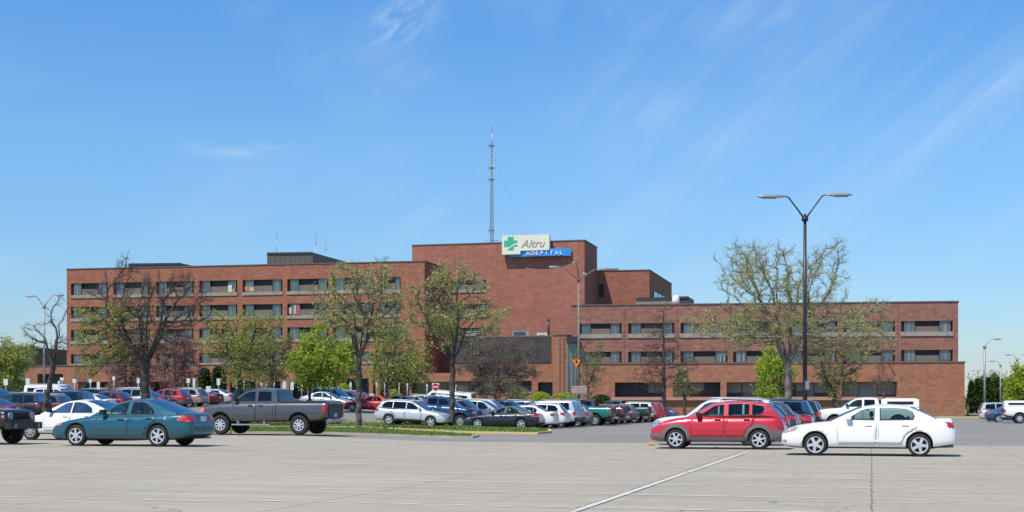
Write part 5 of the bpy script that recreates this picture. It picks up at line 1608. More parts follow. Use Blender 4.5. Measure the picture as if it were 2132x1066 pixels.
def wheel_meshes(r, wd, style, rimfrac=.66):
    ty = MB(); n = 36
    prof = [(r * rimfrac, -wd * .42), (r * .80, -wd * .5), (r * .95, -wd * .47), (r, -wd * .36), (r, wd * .36), (r * .95, wd * .47), (r * .80, wd * .5), (r * rimfrac, wd * .42), (r * rimfrac, -wd * .42)]
    V = []; Fc = []
    for (rr, y) in prof[:-1]:
        for k in range(n): V.append((rr * math.cos(2*PI*k/n), y, rr * math.sin(2*PI*k/n)))
    m = len(prof) - 1
    for i in range(m):
        for k in range(n): Fc.append((i*n+k, i*n+(k+1) % n, ((i+1) % m)*n+(k+1) % n, ((i+1) % m)*n+k))
    ty.add(V, Fc, 0, True)
    rm = MB(); R = r * rimfrac; y0 = -wd * .44
    # outer lip ring + spokes + hub, dark dish behind
    def ring(ra, rb, ya, yb, mi):
        V = []; Fc = []
        for (q, y) in ((ra, ya), (rb, yb)):
            for k in range(n): V.append((q * math.cos(2*PI*k/n), y, q * math.sin(2*PI*k/n)))
        for k in range(n): Fc.append((k, (k+1) % n, n+(k+1) % n, n+k))
        rm.add(V, Fc, mi, True)
    ring(R * 1.02, R * .90, y0 - .012, y0 - .004, 0); ring(R * .90, R * .86, y0 - .004, y0 + .05, 0); ring(R * .86, 0.001, y0 + .06, y0 + .07, 1)
    ns = style
    if ns == 0:  # steel wheel cover with small slots
        ring(R * .9, .001, y0 - .004, y0 - .03, 0)
        for k in range(8):
            a = 2 * PI * k / 8; c_, s_ = math.cos(a), math.sin(a); 
            pts = []
            for (q, t) in ((.55, -.10), (.78, -.12), (.78, .12), (.55, .10)):
                pts.append((R * (q * c_ - t * s_), y0 - .027, R * (q * s_ + t * c_)))
            rm.add(pts, [(0, 1, 2, 3)], 1)
    else:
        for k in range(ns):
            a = 2 * PI * k / ns + PI / 2; c_, s_ = math.cos(a), math.sin(a); V = []
            hw0, hw1 = R * (.20 if ns < 6 else .15), R * (.155 if ns < 6 else .11)
            for (q, hw, y) in ((.10, hw0, y0 - .022), (.55, hw1 * 1.0, y0 - .018), (.93, hw1 * 1.25, y0 - .004)):
                for t in (-hw, hw): V.append((R * q * c_ - t * s_, y, R * q * s_ + t * c_))
            for (q, hw, y) in ((.10, hw0, y0 + .03), (.93, hw1 * 1.25, y0 + .03)):
                for t in (-hw, hw): V.append((R * q * c_ - t * s_, y, R * q * s_ + t * c_))
            rm.add(V, [(0, 1, 3, 2), (2, 3, 5, 4), (0, 2, 4, 8, 6), (1, 7, 9, 5, 3)], 0)
        rm.tube([(0, y0 - .03, 0), (0, y0 + .04, 0)], R * .24, 16)
    return ty, rm
CAR_SPECS = {}
def seat_mb(x, y, z0, z1, wd):
    m = MB(); m.box(x, y - wd/2, z0 - .3, x + .16, y + wd/2, z1 - .2); m.box(x + .02, y - wd*.26, z1 - .18, x + .12, y + wd*.26, z1); return m
def build_car(s, name, paint_m, colr='x'):
    """returns the root Empty (tail at +x) with every part; meshes can be shared by copies"""
    root = empty(name, (0, 0, 0))
    L, H = s['L'], s['H']; Wd = s['W'] / 2; ox = -L / 2
    low = s.get('low', None)
    def put(mb, nm, mats, parent=None, bevel=0, recalc=True):
        me = mb.mesh(nm) if isinstance(mb, MB) else mb
        me.transform(Matrix.Translation((ox, 0, 0)))
        if bevel and isinstance(mb, MB):
            bm = bmesh.new(); bm.from_mesh(me); bmesh.ops.recalc_face_normals(bm, faces=bm.faces)
            bmesh.ops.bevel(bm, geom=[e for e in bm.edges if len(e.link_faces) == 2 and e.calc_face_angle(0) > .6], offset=bevel, segments=2, affect='EDGES', clamp_overlap=True); bm.to_mesh(me); bm.free()
        o = link_mesh(nm, me, mats, parent or root); return o
    body = body_mesh(s); raw = body.copy()
    cab, glass = greenhouse(s); cabm = cab.mesh('cabin')
    bv = bvh_of([raw]); bva = bvh_of([raw, cabm])
    put(body, 'body', [paint_m, M['black_plastic']])
    cb = put(cabm, 'cabin', [paint_m, M['black_plastic']])
    gm = M['car_glass']; gd = M[s.get('rearglass', 'car_glass')]
    put(glass['windshield'], 'windshield', gm)
    if glass['rear_window'].v: put(glass['rear_window'], 'rear_window', gd)
    for w_ in s['win']:
        for sg in (-1, 1):
            g_ = MB(); p = w_['p']; vs = [(x, sg * (side_y(s, x, z) - .012), z) for x, z in p]
            g_.add(vs, [tuple(range(len(p)))]); o = put(g_, 'side_window', M[w_.get('g', 'car_glass')])
            t_ = MB(); n = len(p); cx = sum(q[0] for q in p) / n; cz = sum(q[1] for q in p) / n
            V = [];
            for k_, oo in ((1.0, .003), (1.0, .003)): pass
            vo = [(cx + (x - cx) * 1.035 , z_) for x, z_ in p]; vo = [(x, cz + (z_ - cz) * 1.09) for x, z_ in vo]
            A_o = [(x, sg * (side_y(s, x, z) + .004), z) for x, z in vo]; A_i = [(x, sg * (side_y(s, x, z) + .004), z) for x, z in p]
            t_.add(A_o + A_i, [(i, (i+1) % n, n + (i+1) % n, n + i) for i in range(n)]); put(t_, 'window_trim', s.get('trim', M['black_plastic']), o)
    # doors: thin conformal panels with a dark gap beneath
    for dr in s['doors']:
        for sg in (-1, 1):
            p = dr['p']
            db = MB(); patch(db, bv, p, 'side', .007, 0, sg, .085, .006)
            for q in range(len(db.sm)): db.sm[q] = True
            d = put(db, 'door', [paint_m]); gp_ = MB(); rp = []
            n = len(p)
            for i_ in range(n):
                a_, b_ = Vector(p[i_]), Vector(p[(i_+1) % n]); k_ = max(1, int((b_ - a_).length / .06))
                rp += [a_.lerp(b_, j_ / k_) for j_ in range(k_)]
            pi_ = inset(rp, .004); po_ = inset(rp, -.003); V_ = []
            for pt in pi_ + po_:
                h_ = bv.ray_cast(Vector((pt.x, sg * 3, pt.y)), Vector((0, -sg, 0)))
                q_ = h_[0] if h_[0] else bv.find_nearest(Vector((pt.x, sg * Wd, pt.y)))[0]
                V_.append((q_.x, q_.y + sg * .012, q_.z))
            m_ = len(rp); zt_ = max(q[1] for q in p) - .03; gp_.add(V_, [(a, (a+1) % m_, m_ + (a+1) % m_, m_ + a) for a in range(m_) if not (rp[a].y > zt_ and rp[(a+1) % m_].y > zt_)]); put(gp_, 'door_gap', M['door_gap'], d)
            hx, hz = dr['h']; hy = None
            h = bv.ray_cast(Vector((hx, sg * 3, hz)), Vector((0, -sg, 0)))
            y = h[0].y if h[0] else sg * Wd
            hb = MB(); y0, y1 = sorted((y + sg * .008, y + sg * .045)); hb.box(hx - .1, y0, hz - .018, hx + .1, y1, hz + .018); put(hb, 'handle', s.get('handle', paint_m), d, .008)
    for nm, key, mat in (('headlight', 'head', 'lens_clear'), ('tail_light', 'tail', 'lens_red')):
        for sg in (-1, 1):
            mb = MB()
            for it in s[key]:
                v, pts = it[0], it[1]
                if v != 'side': pts = [(y * sg, z) for y, z in pts]
                patch(mb, bva if s.get('tailhigh') else bv, pts, v, .012, it[2] if len(it) > 2 else 0, sg, .07)
            put(mb, nm, [M[mat], M['lens_orange'], M['lens_clear']])
    for it in s.get('extra', []):
        nm, v, pts, mat, both = it[:5]; off = it[5] if len(it) > 5 else .008
        for sg in ((-1, 1) if both else (-1,)):
            mb = MB(); q = pts if v == 'side' else [(y * (sg if both else 1), z) for y, z in pts]
            patch(mb, bva if s.get('tailhigh') else bv, q, v, off, 0, sg, .10); put(mb, nm, paint_m if mat == 'paint' else M[mat])
    # licence plate
    pz = s.get('plate', .62); h = bv.ray_cast(Vector((12, 0, pz)), Vector((-1, 0, 0)))
    if h[0]:
        mb = MB(); mb.box(h[0].x + .006, -.16, pz - .075, h[0].x + .022, .16, pz + .075); put(mb, 'licence_plate', M['plate'], None, .004)
    # mirrors
    mx_, mz = s['mirror']
    for sg in (-1, 1):
        y = side_y(s, mx_, mz); mb = MB(); y0, y1 = sorted((sg * (y + .02), sg * (y + .22))); mb.box(mx_ - .05, y0, mz - .01, mx_ + .10, y1, mz + .13)
        yy0, yy1 = sorted((sg * (y - .02), sg * (y + .05))); mb.box(mx_ - .02, yy0, mz - .02, mx_ + .06, yy1, mz + .04)
        put(mb, 'mirror', s.get('mirrorm', paint_m), None, .02)
    ty, rm = wheel_meshes(s['r'], s.get('tw', .21), s['spokes'], s.get('rimfrac', .68)); tme, rme = ty.mesh('wheel'), rm.mesh('rim')
    tme.materials.append(M['tyre']); rme.materials.append(M[s.get('rimm', 'rim')]); rme.materials.append(M['black'])
    for xc in (s['wf'], s['wr']):
        for sg in (-1, 1):
            wo = bpy.data.objects.new('wheel', tme); col.objects.link(wo); wo.parent = root; wo.location = (xc + ox, sg * (Wd - .02 - s.get('tw', .21) / 2), s['r'])
            if sg > 0: wo.rotation_euler = (0, 0, PI)
            ro = bpy.data.objects.new('rim', rme); col.objects.link(ro); ro.parent = wo
            ro.rotation_euler = (0, random.Random(xc * sg).random() * 1.2, 0)
    for sx, z0, z1, bench in s['seats']:
        if bench: put(seat_mb(sx, 0, z0, z1 - .12, s['W'] * .66), 'rear_seat', M['seat'], None, .03)
        else:
            for sg in (-1, 1): put(seat_mb(sx, sg * Wd * .42, z0, z1, .5), 'seat', M['seat'], None, .03)
    if s.get('dash'):
        sx, sz = s['dash']; mb = MB(); mb.tube([(sx + .06 * math.cos(t * PI / 8) , -Wd * .42 + .19 * math.sin(t * PI / 8), sz + .17 * math.cos(t * PI / 8)) for t in range(17)], .014, 5, cap=False); put(mb, 'steering_wheel', M['black_plastic'])
    if s.get('add'): s['add'](put, paint_m, s)
    root['_paint'] = paint_m.name
    return root
def tree_children(o): return list(o.children)
def copy_car(src, paint_m, oldp):
    def rec(o, parent):
        c = o.copy(); col.objects.link(c)
        if parent: c.parent = parent
        for i, sl_ in enumerate(c.material_slots):
            if sl_.material and sl_.material.name == oldp:
                sl_.link = 'OBJECT'; sl_.material = paint_m
        for ch in o.children: rec(ch, c)
        return c
    return rec(src, None)
PROTO = {}
CARS = 0
def place_car(kind, paint_m, pos, label, cat='car', face='left', turn=0, z=None, group='cars in the car park', name=None, dz=0, scale=1.0):
    global CARS
    s = CAR_SPECS[kind]; nm = name or s['name']
    if kind not in PROTO:
        root = build_car(s, nm, paint_m); PROTO[kind] = (root, paint_m.name)
    else:
        src, old = PROTO[kind]; root = copy_car(src, paint_m, old); 
        for k in ('_paint',):
            if k in root: del root[k]
    if '_paint' in root: del root['_paint']
    x, y = pos.x, pos.y
    h = -TH + (PI if face == 'right' else 0) + turn
    e = 1.2
    gz = float(g(x, y)); nx = -(float(g(x + e, y)) - float(g(x - e, y))) / (2 * e); ny = -(float(g(x, y + e)) - float(g(x, y - e))) / (2 * e)
    nv = Vector((nx, ny, 1)).normalized(); xa = Vector((math.cos(h), math.sin(h), 0)); ya = nv.cross(xa).normalized(); xa = ya.cross(nv).normalized()
    R = Matrix((xa, ya, nv)).transposed()
    root.rotation_euler = R.to_euler(); root.location = (x, y, (gz if z is None else z) + dz + .004)
    root.scale = (scale,) * 3
    for k in ('label', 'category', 'group'):
        if k in root: del root[k]
    tag(root, label, cat, group); CARS += 1
    return root
# ------------------------------------------------------------------ the kinds of vehicle (side outlines in metres, nose at x=0)
PLAN = lambda L: [(0, .70), (.03, .80), (.10, .90), (.25, .965), (.7, 1.0), (L - .8, 1.0), (L - .3, .96), (L - .12, .91), (L - .03, .83), (L, .76)]
def door(x0, x1, z0, z1, hx, hz, **k): return dict(p=k.get('p', [(x0, z0), (x1, z0), (x1, z1), (x0, z1)]), h=(hx, hz))
def exhaust(put, pm, s):
    mb = MB(); mb.tube([(s['L'] - .5, .45, .24), (s['L'] - .02, .45, .25)], .03, 8); put(mb, 'exhaust_pipe', M['galv'])
# compact sedan (the near white one)
CAR_SPECS['compact_sedan'] = dict(name='parked_sedan', L=4.76, W=1.76, H=1.42, wf=.97, wr=3.79, r=.315, ar=.365, spokes=5, rimfrac=.72,
  top=[(0, .58), (.05, .68), (.20, .76), (.45, .84), (.9, .91), (1.4, .965), (1.75, .975), (4.0, .99), (4.15, 1.04), (4.45, 1.055), (4.66, 1.04), (4.72, .80), (4.76, .66)],
  bot=[(0, .36), (.06, .27), (.3, .22), (.6, .20), (4.1, .20), (4.4, .25), (4.7, .30), (4.76, .40)], plan=PLAN(4.76),
  gh=[(1.42, .975), (1.75, 1.14), (2.08, 1.29), (2.26, 1.352), (2.55, 1.395), (2.95, 1.41), (3.3, 1.395), (3.55, 1.35), (3.85, 1.22), (4.2, 1.055)], ws=3, bl=7,
  win=[dict(p=[(1.80, 1.03), (2.05, 1.17), (2.24, 1.285), (2.40, 1.325), (2.60, 1.335), (2.57, 1.02)]),
       dict(p=[(2.74, 1.02), (2.74, 1.335), (3.1, 1.34), (3.42, 1.32), (3.60, 1.24), (3.66, 1.13), (3.62, 1.025)])],
  doors=[door(0, 0, 0, 0, 2.42, .86, p=[(1.60, .34), (2.62, .34), (2.65, .92), (1.66, .92), (1.56, .75)]), door(0, 0, 0, 0, 3.42, .87, p=[(2.68, .34), (3.30, .34), (3.42, .60), (3.72, .80), (3.74, .92), (2.71, .92)])],
  head=[('side', [(.16, .66), (.40, .70), (.54, .80), (.46, .82), (.25, .77)]), ('front', [(.42, .62), (.80, .64), (.74, .75), (.46, .72)]), ('side', [(.27, .70), (.36, .72), (.37, .77), (.29, .75)], 1)],
  tail=[('side', [(4.50, .86), (4.70, .78), (4.73, .95), (4.60, .985)]), ('rear', [(.52, .80), (.80, .80), (.78, .96), (.56, .98)])],
  extra=[('grille', 'front', [(-.36, .58), (.36, .58), (.40, .66), (-.40, .66)], 'black_plastic', False), ('lower_grille', 'front', [(-.48, .30), (.48, .30), (.44, .44), (-.44, .44)], 'black_plastic', False),
         ('side_moulding', 'side', [(1.62, .40), (3.28, .40), (3.28, .455), (1.62, .455)], 'paint', True, .018), ('fog_lamp', 'side', [(.06, .38), (.17, .36), (.18, .44), (.08, .46)], 'lens_clear', True)],
  mirror=(1.86, 1.02), seats=[(2.42, .98, 1.26, 0), (3.42, .98, 1.24, 1)], dash=(1.98, 1.0), plate=.72, add=exhaust)
# crossover (red)
def cross_add(put, pm, s):
    for sg in (-1, 1):
        mb = MB(); mb.tube([(2.3, sg * .52, 1.60), (2.4, sg * .52, 1.625), (3.5, sg * .52, 1.59), (3.6, sg * .52, 1.55)], .018, 5); put(mb, 'roof_rail', M['black_plastic'])
def arc(cx, cz, r0, r1, a0, a1, n=16):
    o = [(cx + r1 * math.cos(a0 + (a1 - a0) * i / n), cz + r1 * math.sin(a0 + (a1 - a0) * i / n)) for i in range(n + 1)]
    return o + [(cx + r0 * math.cos(a1 - (a1 - a0) * i / n), cz + r0 * math.sin(a1 - (a1 - a0) * i / n)) for i in range(n + 1)]
CAR_SPECS['crossover'] = dict(name='parked_crossover', L=4.38, W=1.78, H=1.56, wf=.87, wr=3.56, r=.325, ar=.36, spokes=6, rimfrac=.68,
  top=[(0, .60), (.06, .74), (.22, .84), (.5, .93), (.9, 1.0), (1.3, 1.045), (1.6, 1.05), (3.9, 1.07), (4.15, 1.06), (4.28, .98), (4.34, .80), (4.38, .64)],
  bot=[(0, .38), (.06, .28), (.3, .23), (4.0, .24), (4.3, .28), (4.38, .36)], plan=PLAN(4.38),
  gh=[(1.28, 1.04), (1.62, 1.22), (1.95, 1.40), (2.12, 1.475), (2.5, 1.53), (3.0, 1.545), (3.5, 1.51), (3.82, 1.45), (4.02, 1.28), (4.22, 1.04)], ws=3, bl=7, rbulge=1.2,
  win=[dict(p=[(1.62, 1.09), (1.88, 1.25), (2.10, 1.395), (2.42, 1.455), (2.42, 1.09)]), dict(p=[(2.58, 1.10), (2.58, 1.465), (3.0, 1.475), (3.24, 1.46), (3.24, 1.11)]),
       dict(p=[(3.34, 1.12), (3.34, 1.45), (3.60, 1.415), (3.76, 1.38), (3.68, 1.20), (3.56, 1.12)])],
  doors=[door(0, 0, 0, 0, 2.24, .96, p=[(1.38, .44), (2.44, .44), (2.46, 1.02), (1.44, 1.02), (1.34, .85)]), door(0, 0, 0, 0, 3.18, .97, p=[(2.50, .44), (3.08, .44), (3.16, .62), (3.34, .78), (3.44, 1.02), (2.53, 1.02)])],
  head=[('side', [(.10, .70), (.34, .78), (.56, .90), (.46, .92), (.22, .84)]), ('front', [(.46, .66), (.80, .70), (.74, .84), (.5, .82)]), ('side', [(.38, .83), (.5, .88), (.46, .905), (.36, .86)], 1)],
  tail=[('side', [(4.02, .84), (4.30, .68), (4.32, .88), (4.24, 1.0), (4.08, 1.04)]), ('rear', [(.56, .70), (.82, .70), (.80, 1.0), (.66, 1.03)])], tailhigh=False,
  extra=[('grille', 'front', [(-.34, .62), (.34, .62), (.38, .78), (-.38, .78)], 'black_plastic', False),
         ('wheel_arch_trim', 'side', arc(.87, .345, .365, .475, -.25, PI + .2), 'grey_clad', True, .022), ('wheel_arch_trim', 'side', arc(3.56, .345, .365, .475, -.2, PI + .25), 'grey_clad', True, .022),
         ('sill_trim', 'side', [(1.33, .25), (3.10, .25), (3.10, .40), (1.33, .40)], 'grey_clad', True, .02),
         ('front_bumper', 'side', [(.03, .30), (.42, .26), (.42, .52), (.05, .50)], 'grey_clad', True, .02), ('rear_bumper', 'side', [(4.0, .26), (4.34, .32), (4.36, .62), (4.02, .66)], 'grey_clad', True, .02),
         ('rear_bumper', 'rear', [(-.78, .34), (.78, .34), (.8, .62), (-.8, .62)], 'grey_clad', False, .02), ('front_bumper', 'front', [(-.7, .34), (.7, .34), (.74, .5), (-.74, .5)], 'grey_clad', False, .02),
         ('side_moulding', 'side', [(1.45, .60), (3.10, .60), (3.12, .64), (1.45, .64)], 'paint', True, .016)],
  mirror=(1.60, 1.07), mirrorm=None, seats=[(2.25, 1.05, 1.38, 0), (3.2, 1.05, 1.34, 1)], dash=(1.85, 1.08), plate=.82, handle=None, add=cross_add)
# mid-size sedan (teal)
CAR_SPECS['midsize_sedan'] = dict(name='parked_sedan', L=4.74, W=1.78, H=1.39, wf=.92, wr=3.66, r=.32, ar=.365, spokes=6, rimfrac=.70,
  top=[(0, .50), (.05, .60), (.22, .68), (.55, .77), (1.0, .85), (1.45, .90), (1.75, .92), (3.9, .955), (4.1, .99), (4.5, .985), (4.66, .93), (4.71, .74), (4.74, .60)],
  bot=[(0, .36), (.06, .26), (.3, .21), (.6, .19), (4.1, .19), (4.4, .23), (4.7, .32), (4.74, .42)], plan=PLAN(4.74),
  gh=[(1.35, .90), (1.72, 1.08), (2.10, 1.25), (2.28, 1.31), (2.6, 1.365), (2.95, 1.38), (3.2, 1.355), (3.4, 1.30), (3.75, 1.17), (4.22, .99)], ws=3, bl=6,
  win=[dict(p=[(1.78, .97), (2.02, 1.10), (2.24, 1.23), (2.42, 1.285), (2.60, 1.31), (2.56, .97)]), dict(p=[(2.72, .97), (2.74, 1.315), (2.98, 1.32), (3.16, 1.29), (3.38, 1.16), (3.50, 1.02), (3.46, .97)])],
  doors=[door(0, 0, 0, 0, 2.42, .81, p=[(1.58, .32), (2.62, .32), (2.66, .88), (1.64, .88), (1.54, .7)]), door(0, 0, 0, 0, 3.36, .84, p=[(2.68, .32), (3.20, .32), (3.30, .58), (3.58, .76), (3.64, .90), (2.72, .90)])],
  head=[('side', [(.10, .58), (.34, .63), (.44, .70), (.3, .70), (.12, .64)]), ('front', [(.4, .52), (.80, .54), (.76, .64), (.44, .62)]), ('side', [(.24, .60), (.40, .62), (.42, .68), (.27, .66)], 1)],
  tail=[('side', [(4.30, .78), (4.66, .74), (4.68, .90), (4.40, .93)]), ('rear', [(.42, .74), (.80, .74), (.78, .93), (.46, .93)]), ('side', [(4.30, .775), (4.66, .735), (4.66, .79), (4.29, .83)], 1)],
  extra=[('grille', 'front', [(-.32, .50), (.32, .50), (.34, .58), (-.34, .58)], 'black_plastic', False), ('side_moulding', 'side', [(1.60, .50), (3.22, .50), (3.24, .555), (1.60, .555)], 'paint', True, .018),
         ('fuel_flap', 'side', [(3.78, .80), (3.92, .80), (3.92, .92), (3.78, .92)], 'paint', True, .006)],
  mirror=(1.82, .97), mirrorm='black', seats=[(2.35, .95, 1.22, 0), (3.3, .95, 1.18, 1)], dash=(1.95, .98), plate=.82, add=exhaust)
# sloping-roof sedan (white one behind)
CAR_SPECS['arched_sedan'] = dict(name='parked_sedan', L=4.85, W=1.79, H=1.40, wf=.98, wr=3.74, r=.32, ar=.36, spokes=0, rimfrac=.66, rimm='steel_rim',
  top=[(0, .52), (.06, .62), (.25, .70), (.6, .79), (1.0, .87), (1.5, .93), (1.8, .945), (4.0, .97), (4.2, .985), (4.55, .97), (4.75, .88), (4.82, .70), (4.85, .58)],
  bot=[(0, .36), (.06, .27), (.3, .21), (4.2, .20), (4.6, .26), (4.8, .34), (4.85, .42)], plan=PLAN(4.85),
  gh=[(1.35, .93), (1.80, 1.13), (2.22, 1.31), (2.5, 1.37), (2.85, 1.395), (3.15, 1.37), (3.5, 1.28), (3.85, 1.15), (4.25, .985)], ws=2, bl=5,
  win=[dict(p=[(1.80, .99), (2.10, 1.15), (2.36, 1.29), (2.62, 1.325), (2.60, .99)]), dict(p=[(2.68, .99), (2.70, 1.33), (2.95, 1.33), (3.2, 1.28), (3.46, 1.14), (3.52, .99)])],
  doors=[door(0, 0, 0, 0, 2.46, .84, p=[(1.62, .34), (2.64, .34), (2.66, .92), (1.66, .92), (1.58, .7)]), door(0, 0, 0, 0, 3.36, .86, p=[(2.68, .34), (3.26, .34), (3.36, .58), (3.64, .78), (3.68, .92), (2.72, .92)])],
  head=[('side', [(.12, .60), (.40, .65), (.5, .73), (.34, .73), (.14, .66)]), ('front', [(.4, .54), (.80, .56), (.76, .67), (.44, .65)])],
  tail=[('side', [(4.56, .76), (4.76, .72), (4.78, .88), (4.62, .92)]), ('rear', [(.42, .74), (.80, .74), (.78, .90), (.46, .92)])],
  extra=[('grille', 'front', [(-.32, .50), (.32, .50), (.34, .60), (-.34, .60)], 'black_plastic', False), ('side_moulding', 'side', [(1.64, .46), (3.26, .46), (3.28, .50), (1.64, .50)], 'paint', True, .016)],
  mirror=(1.78, .99), mirrorm='black', seats=[(2.42, .97, 1.24, 0), (3.4, .97, 1.2, 1)], plate=.78)
# station wagon
def wag_add(put, pm, s):
    for sg in (-1, 1):
        mb = MB(); mb.tube([(2.1, sg * .56, s['H'] - .06), (2.25, sg * .56, s['H'] + .03), (4.0, sg * .56, s['H'] + .02), (4.2, sg * .56, s['H'] - .07)], .02, 5); put(mb, 'roof_rail', M['steel_rim'])
CAR_SPECS['wagon'] = dict(name='parked_wagon', L=4.78, W=1.80, H=1.57, wf=.98, wr=3.72, r=.335, ar=.375, spokes=5, rimfrac=.66,
  top=[(0, .60), (.06, .72), (.25, .82), (.6, .90), (1.0, .97), (1.45, 1.02), (4.4, 1.05), (4.62, 1.04), (4.72, .92), (4.78, .66)],
  bot=[(0, .40), (.06, .30), (.3, .25), (4.3, .25), (4.65, .30), (4.78, .42)], plan=PLAN(4.78),
  gh=[(1.35, 1.01), (1.75, 1.22), (2.10, 1.41), (2.35, 1.49), (2.8, 1.54), (3.4, 1.54), (4.0, 1.50), (4.30, 1.44), (4.45, 1.25), (4.62, 1.03)], ws=3, bl=7,
  win=[dict(p=[(1.72, 1.07), (2.02, 1.25), (2.26, 1.39), (2.62, 1.46), (2.62, 1.07)]), dict(p=[(2.70, 1.07), (2.70, 1.465), (3.5, 1.465), (3.5, 1.08)], g='car_glass_dark'), dict(p=[(3.58, 1.09), (3.58, 1.46), (4.05, 1.42), (4.26, 1.22), (4.2, 1.10)], g='car_glass_dark')],
  doors=[door(0, 0, 0, 0, 2.48, .93, p=[(1.62, .42), (2.66, .42), (2.68, 1.0), (1.66, 1.0), (1.58, .8)]), door(0, 0, 0, 0, 3.4, .95, p=[(2.70, .42), (3.26, .42), (3.36, .64), (3.58, .80), (3.62, 1.0), (2.74, 1.0)])],
  head=[('side', [(.10, .68), (.45, .75), (.60, .86), (.36, .86), (.14, .78)]), ('front', [(.42, .64), (.80, .66), (.76, .80), (.46, .78)])],
  tail=[('side', [(4.40, .88), (4.72, .80), (4.70, 1.0), (4.50, 1.04)]), ('rear', [(.5, .84), (.82, .84), (.78, 1.02), (.6, 1.03)])],
  extra=[('grille', 'front', [(-.34, .62), (.34, .62), (.38, .76), (-.38, .76)], 'black_plastic', False), ('sill_trim', 'side', [(1.42, .27), (3.3, .27), (3.3, .40), (1.42, .40)], 'black_plastic', True, .015)],
  mirror=(1.72, 1.06), seats=[(2.4, 1.05, 1.38, 0), (3.3, 1.05, 1.34, 1)], plate=.85, rearglass='car_glass_dark', add=wag_add)
# sport utility
def suv_add(put, pm, s):
    wag_add(put, pm, s)
CAR_SPECS['suv'] = dict(name='parked_suv', L=4.70, W=1.86, H=1.76, wf=.95, wr=3.65, r=.365, ar=.42, spokes=5, rimfrac=.62,
  top=[(0, .76), (.05, .88), (.18, .98), (.5, 1.05), (1.0, 1.09), (1.4, 1.12), (4.45, 1.15), (4.60, 1.12), (4.66, .95), (4.70, .72)],
  bot=[(0, .44), (.06, .36), (.3, .32), (4.3, .32), (4.6, .38), (4.70, .46)], plan=PLAN(4.70), ghw=.90, tum=.17,
  gh=[(1.32, 1.11), (1.62, 1.34), (1.90, 1.56), (2.10, 1.66), (2.6, 1.73), (3.4, 1.74), (4.1, 1.71), (4.36, 1.66), (4.45, 1.45), (4.56, 1.14)], ws=3, bl=7,
  win=[dict(p=[(1.62, 1.18), (1.84, 1.38), (2.02, 1.54), (2.20, 1.60), (2.50, 1.625), (2.50, 1.18)]), dict(p=[(2.58, 1.18), (2.58, 1.63), (3.40, 1.63), (3.40, 1.18)], g='car_glass_dark'), dict(p=[(3.50, 1.18), (3.50, 1.63), (4.16, 1.60), (4.22, 1.22)], g='car_glass_dark')],
  doors=[door(0, 0, 0, 0, 2.36, 1.04, p=[(1.50, .48), (2.54, .48), (2.56, 1.10), (1.52, 1.10)]), door(0, 0, 0, 0, 3.3, 1.06, p=[(2.58, .48), (3.18, .48), (3.28, .70), (3.48, .84), (3.50, 1.11), (2.62, 1.11)])],
  head=[('side', [(.06, .80), (.30, .82), (.34, .95), (.12, .95)]), ('front', [(.5, .76), (.84, .78), (.80, .94), (.52, .92)])],
  tail=[('side', [(4.50, .82), (4.67, .80), (4.62, 1.10), (4.50, 1.12)]), ('rear', [(.64, .80), (.84, .80), (.82, 1.10), (.68, 1.10)])],
  extra=[('grille', 'front', [(-.42, .72), (.42, .72), (.42, .92), (-.42, .92)], 'black_plastic', False), ('rear_bumper', 'rear', [(-.8, .46), (.8, .46), (.82, .66), (-.82, .66)], 'black_plastic', False, .02), ('sill_trim', 'side', [(1.40, .34), (3.2, .34), (3.2, .46), (1.40, .46)], 'black_plastic', True, .015)],
  mirror=(1.62, 1.16), seats=[(2.3, 1.15, 1.55, 0), (3.3, 1.15, 1.5, 1)], plate=.95, rearglass='car_glass_dark', add=suv_add)
# minivan
CAR_SPECS['minivan'] = dict(name='parked_minivan', L=4.95, W=1.92, H=1.74, wf=.96, wr=3.92, r=.33, ar=.38, spokes=0, rimfrac=.64, rimm='steel_rim',
  top=[(0, .62), (.06, .76), (.22, .88), (.6, .98), (1.0, 1.04), (1.3, 1.07), (4.6, 1.06), (4.8, 1.05), (4.90, .90), (4.95, .66)],
  bot=[(0, .36), (.06, .27), (.3, .22), (4.5, .22), (4.8, .28), (4.95, .40)], plan=PLAN(4.95), ghw=.90, tum=.17,
  gh=[(1.00, 1.05), (1.45, 1.32), (1.85, 1.55), (2.1, 1.64), (2.6, 1.71), (3.5, 1.72), (4.3, 1.69), (4.58, 1.63), (4.70, 1.40), (4.84, 1.05)], ws=3, bl=7,
  win=[dict(p=[(1.50, 1.12), (1.78, 1.36), (2.0, 1.53), (2.4, 1.60), (2.4, 1.12)]), dict(p=[(2.5, 1.12), (2.5, 1.61), (3.45, 1.61), (3.45, 1.12)], g='car_glass_dark'), dict(p=[(3.56, 1.12), (3.56, 1.61), (4.34, 1.58), (4.42, 1.18)], g='car_glass_dark')],
  doors=[door(0, 0, 0, 0, 2.26, .98, p=[(1.42, .40), (2.44, .40), (2.46, 1.05), (1.44, 1.05)]), door(0, 0, 0, 0, 3.3, .98, p=[(2.48, .40), (3.46, .40), (3.48, 1.05), (2.5, 1.05)])],
  head=[('side', [(.10, .72), (.36, .78), (.46, .90), (.2, .88)]), ('front', [(.46, .70), (.84, .72), (.78, .86), (.5, .86)])],
  tail=[('side', [(4.70, .80), (4.90, .76), (4.86, 1.04), (4.74, 1.05)]), ('rear', [(.66, .76), (.86, .76), (.84, 1.04), (.72, 1.05)])],
  extra=[('grille', 'front', [(-.34, .68), (.34, .68), (.38, .80), (-.38, .80)], 'black_plastic', False)],
  mirror=(1.5, 1.12), seats=[(2.2, 1.1, 1.5, 0), (3.2, 1.1, 1.46, 1)], plate=.9, rearglass='car_glass_dark')
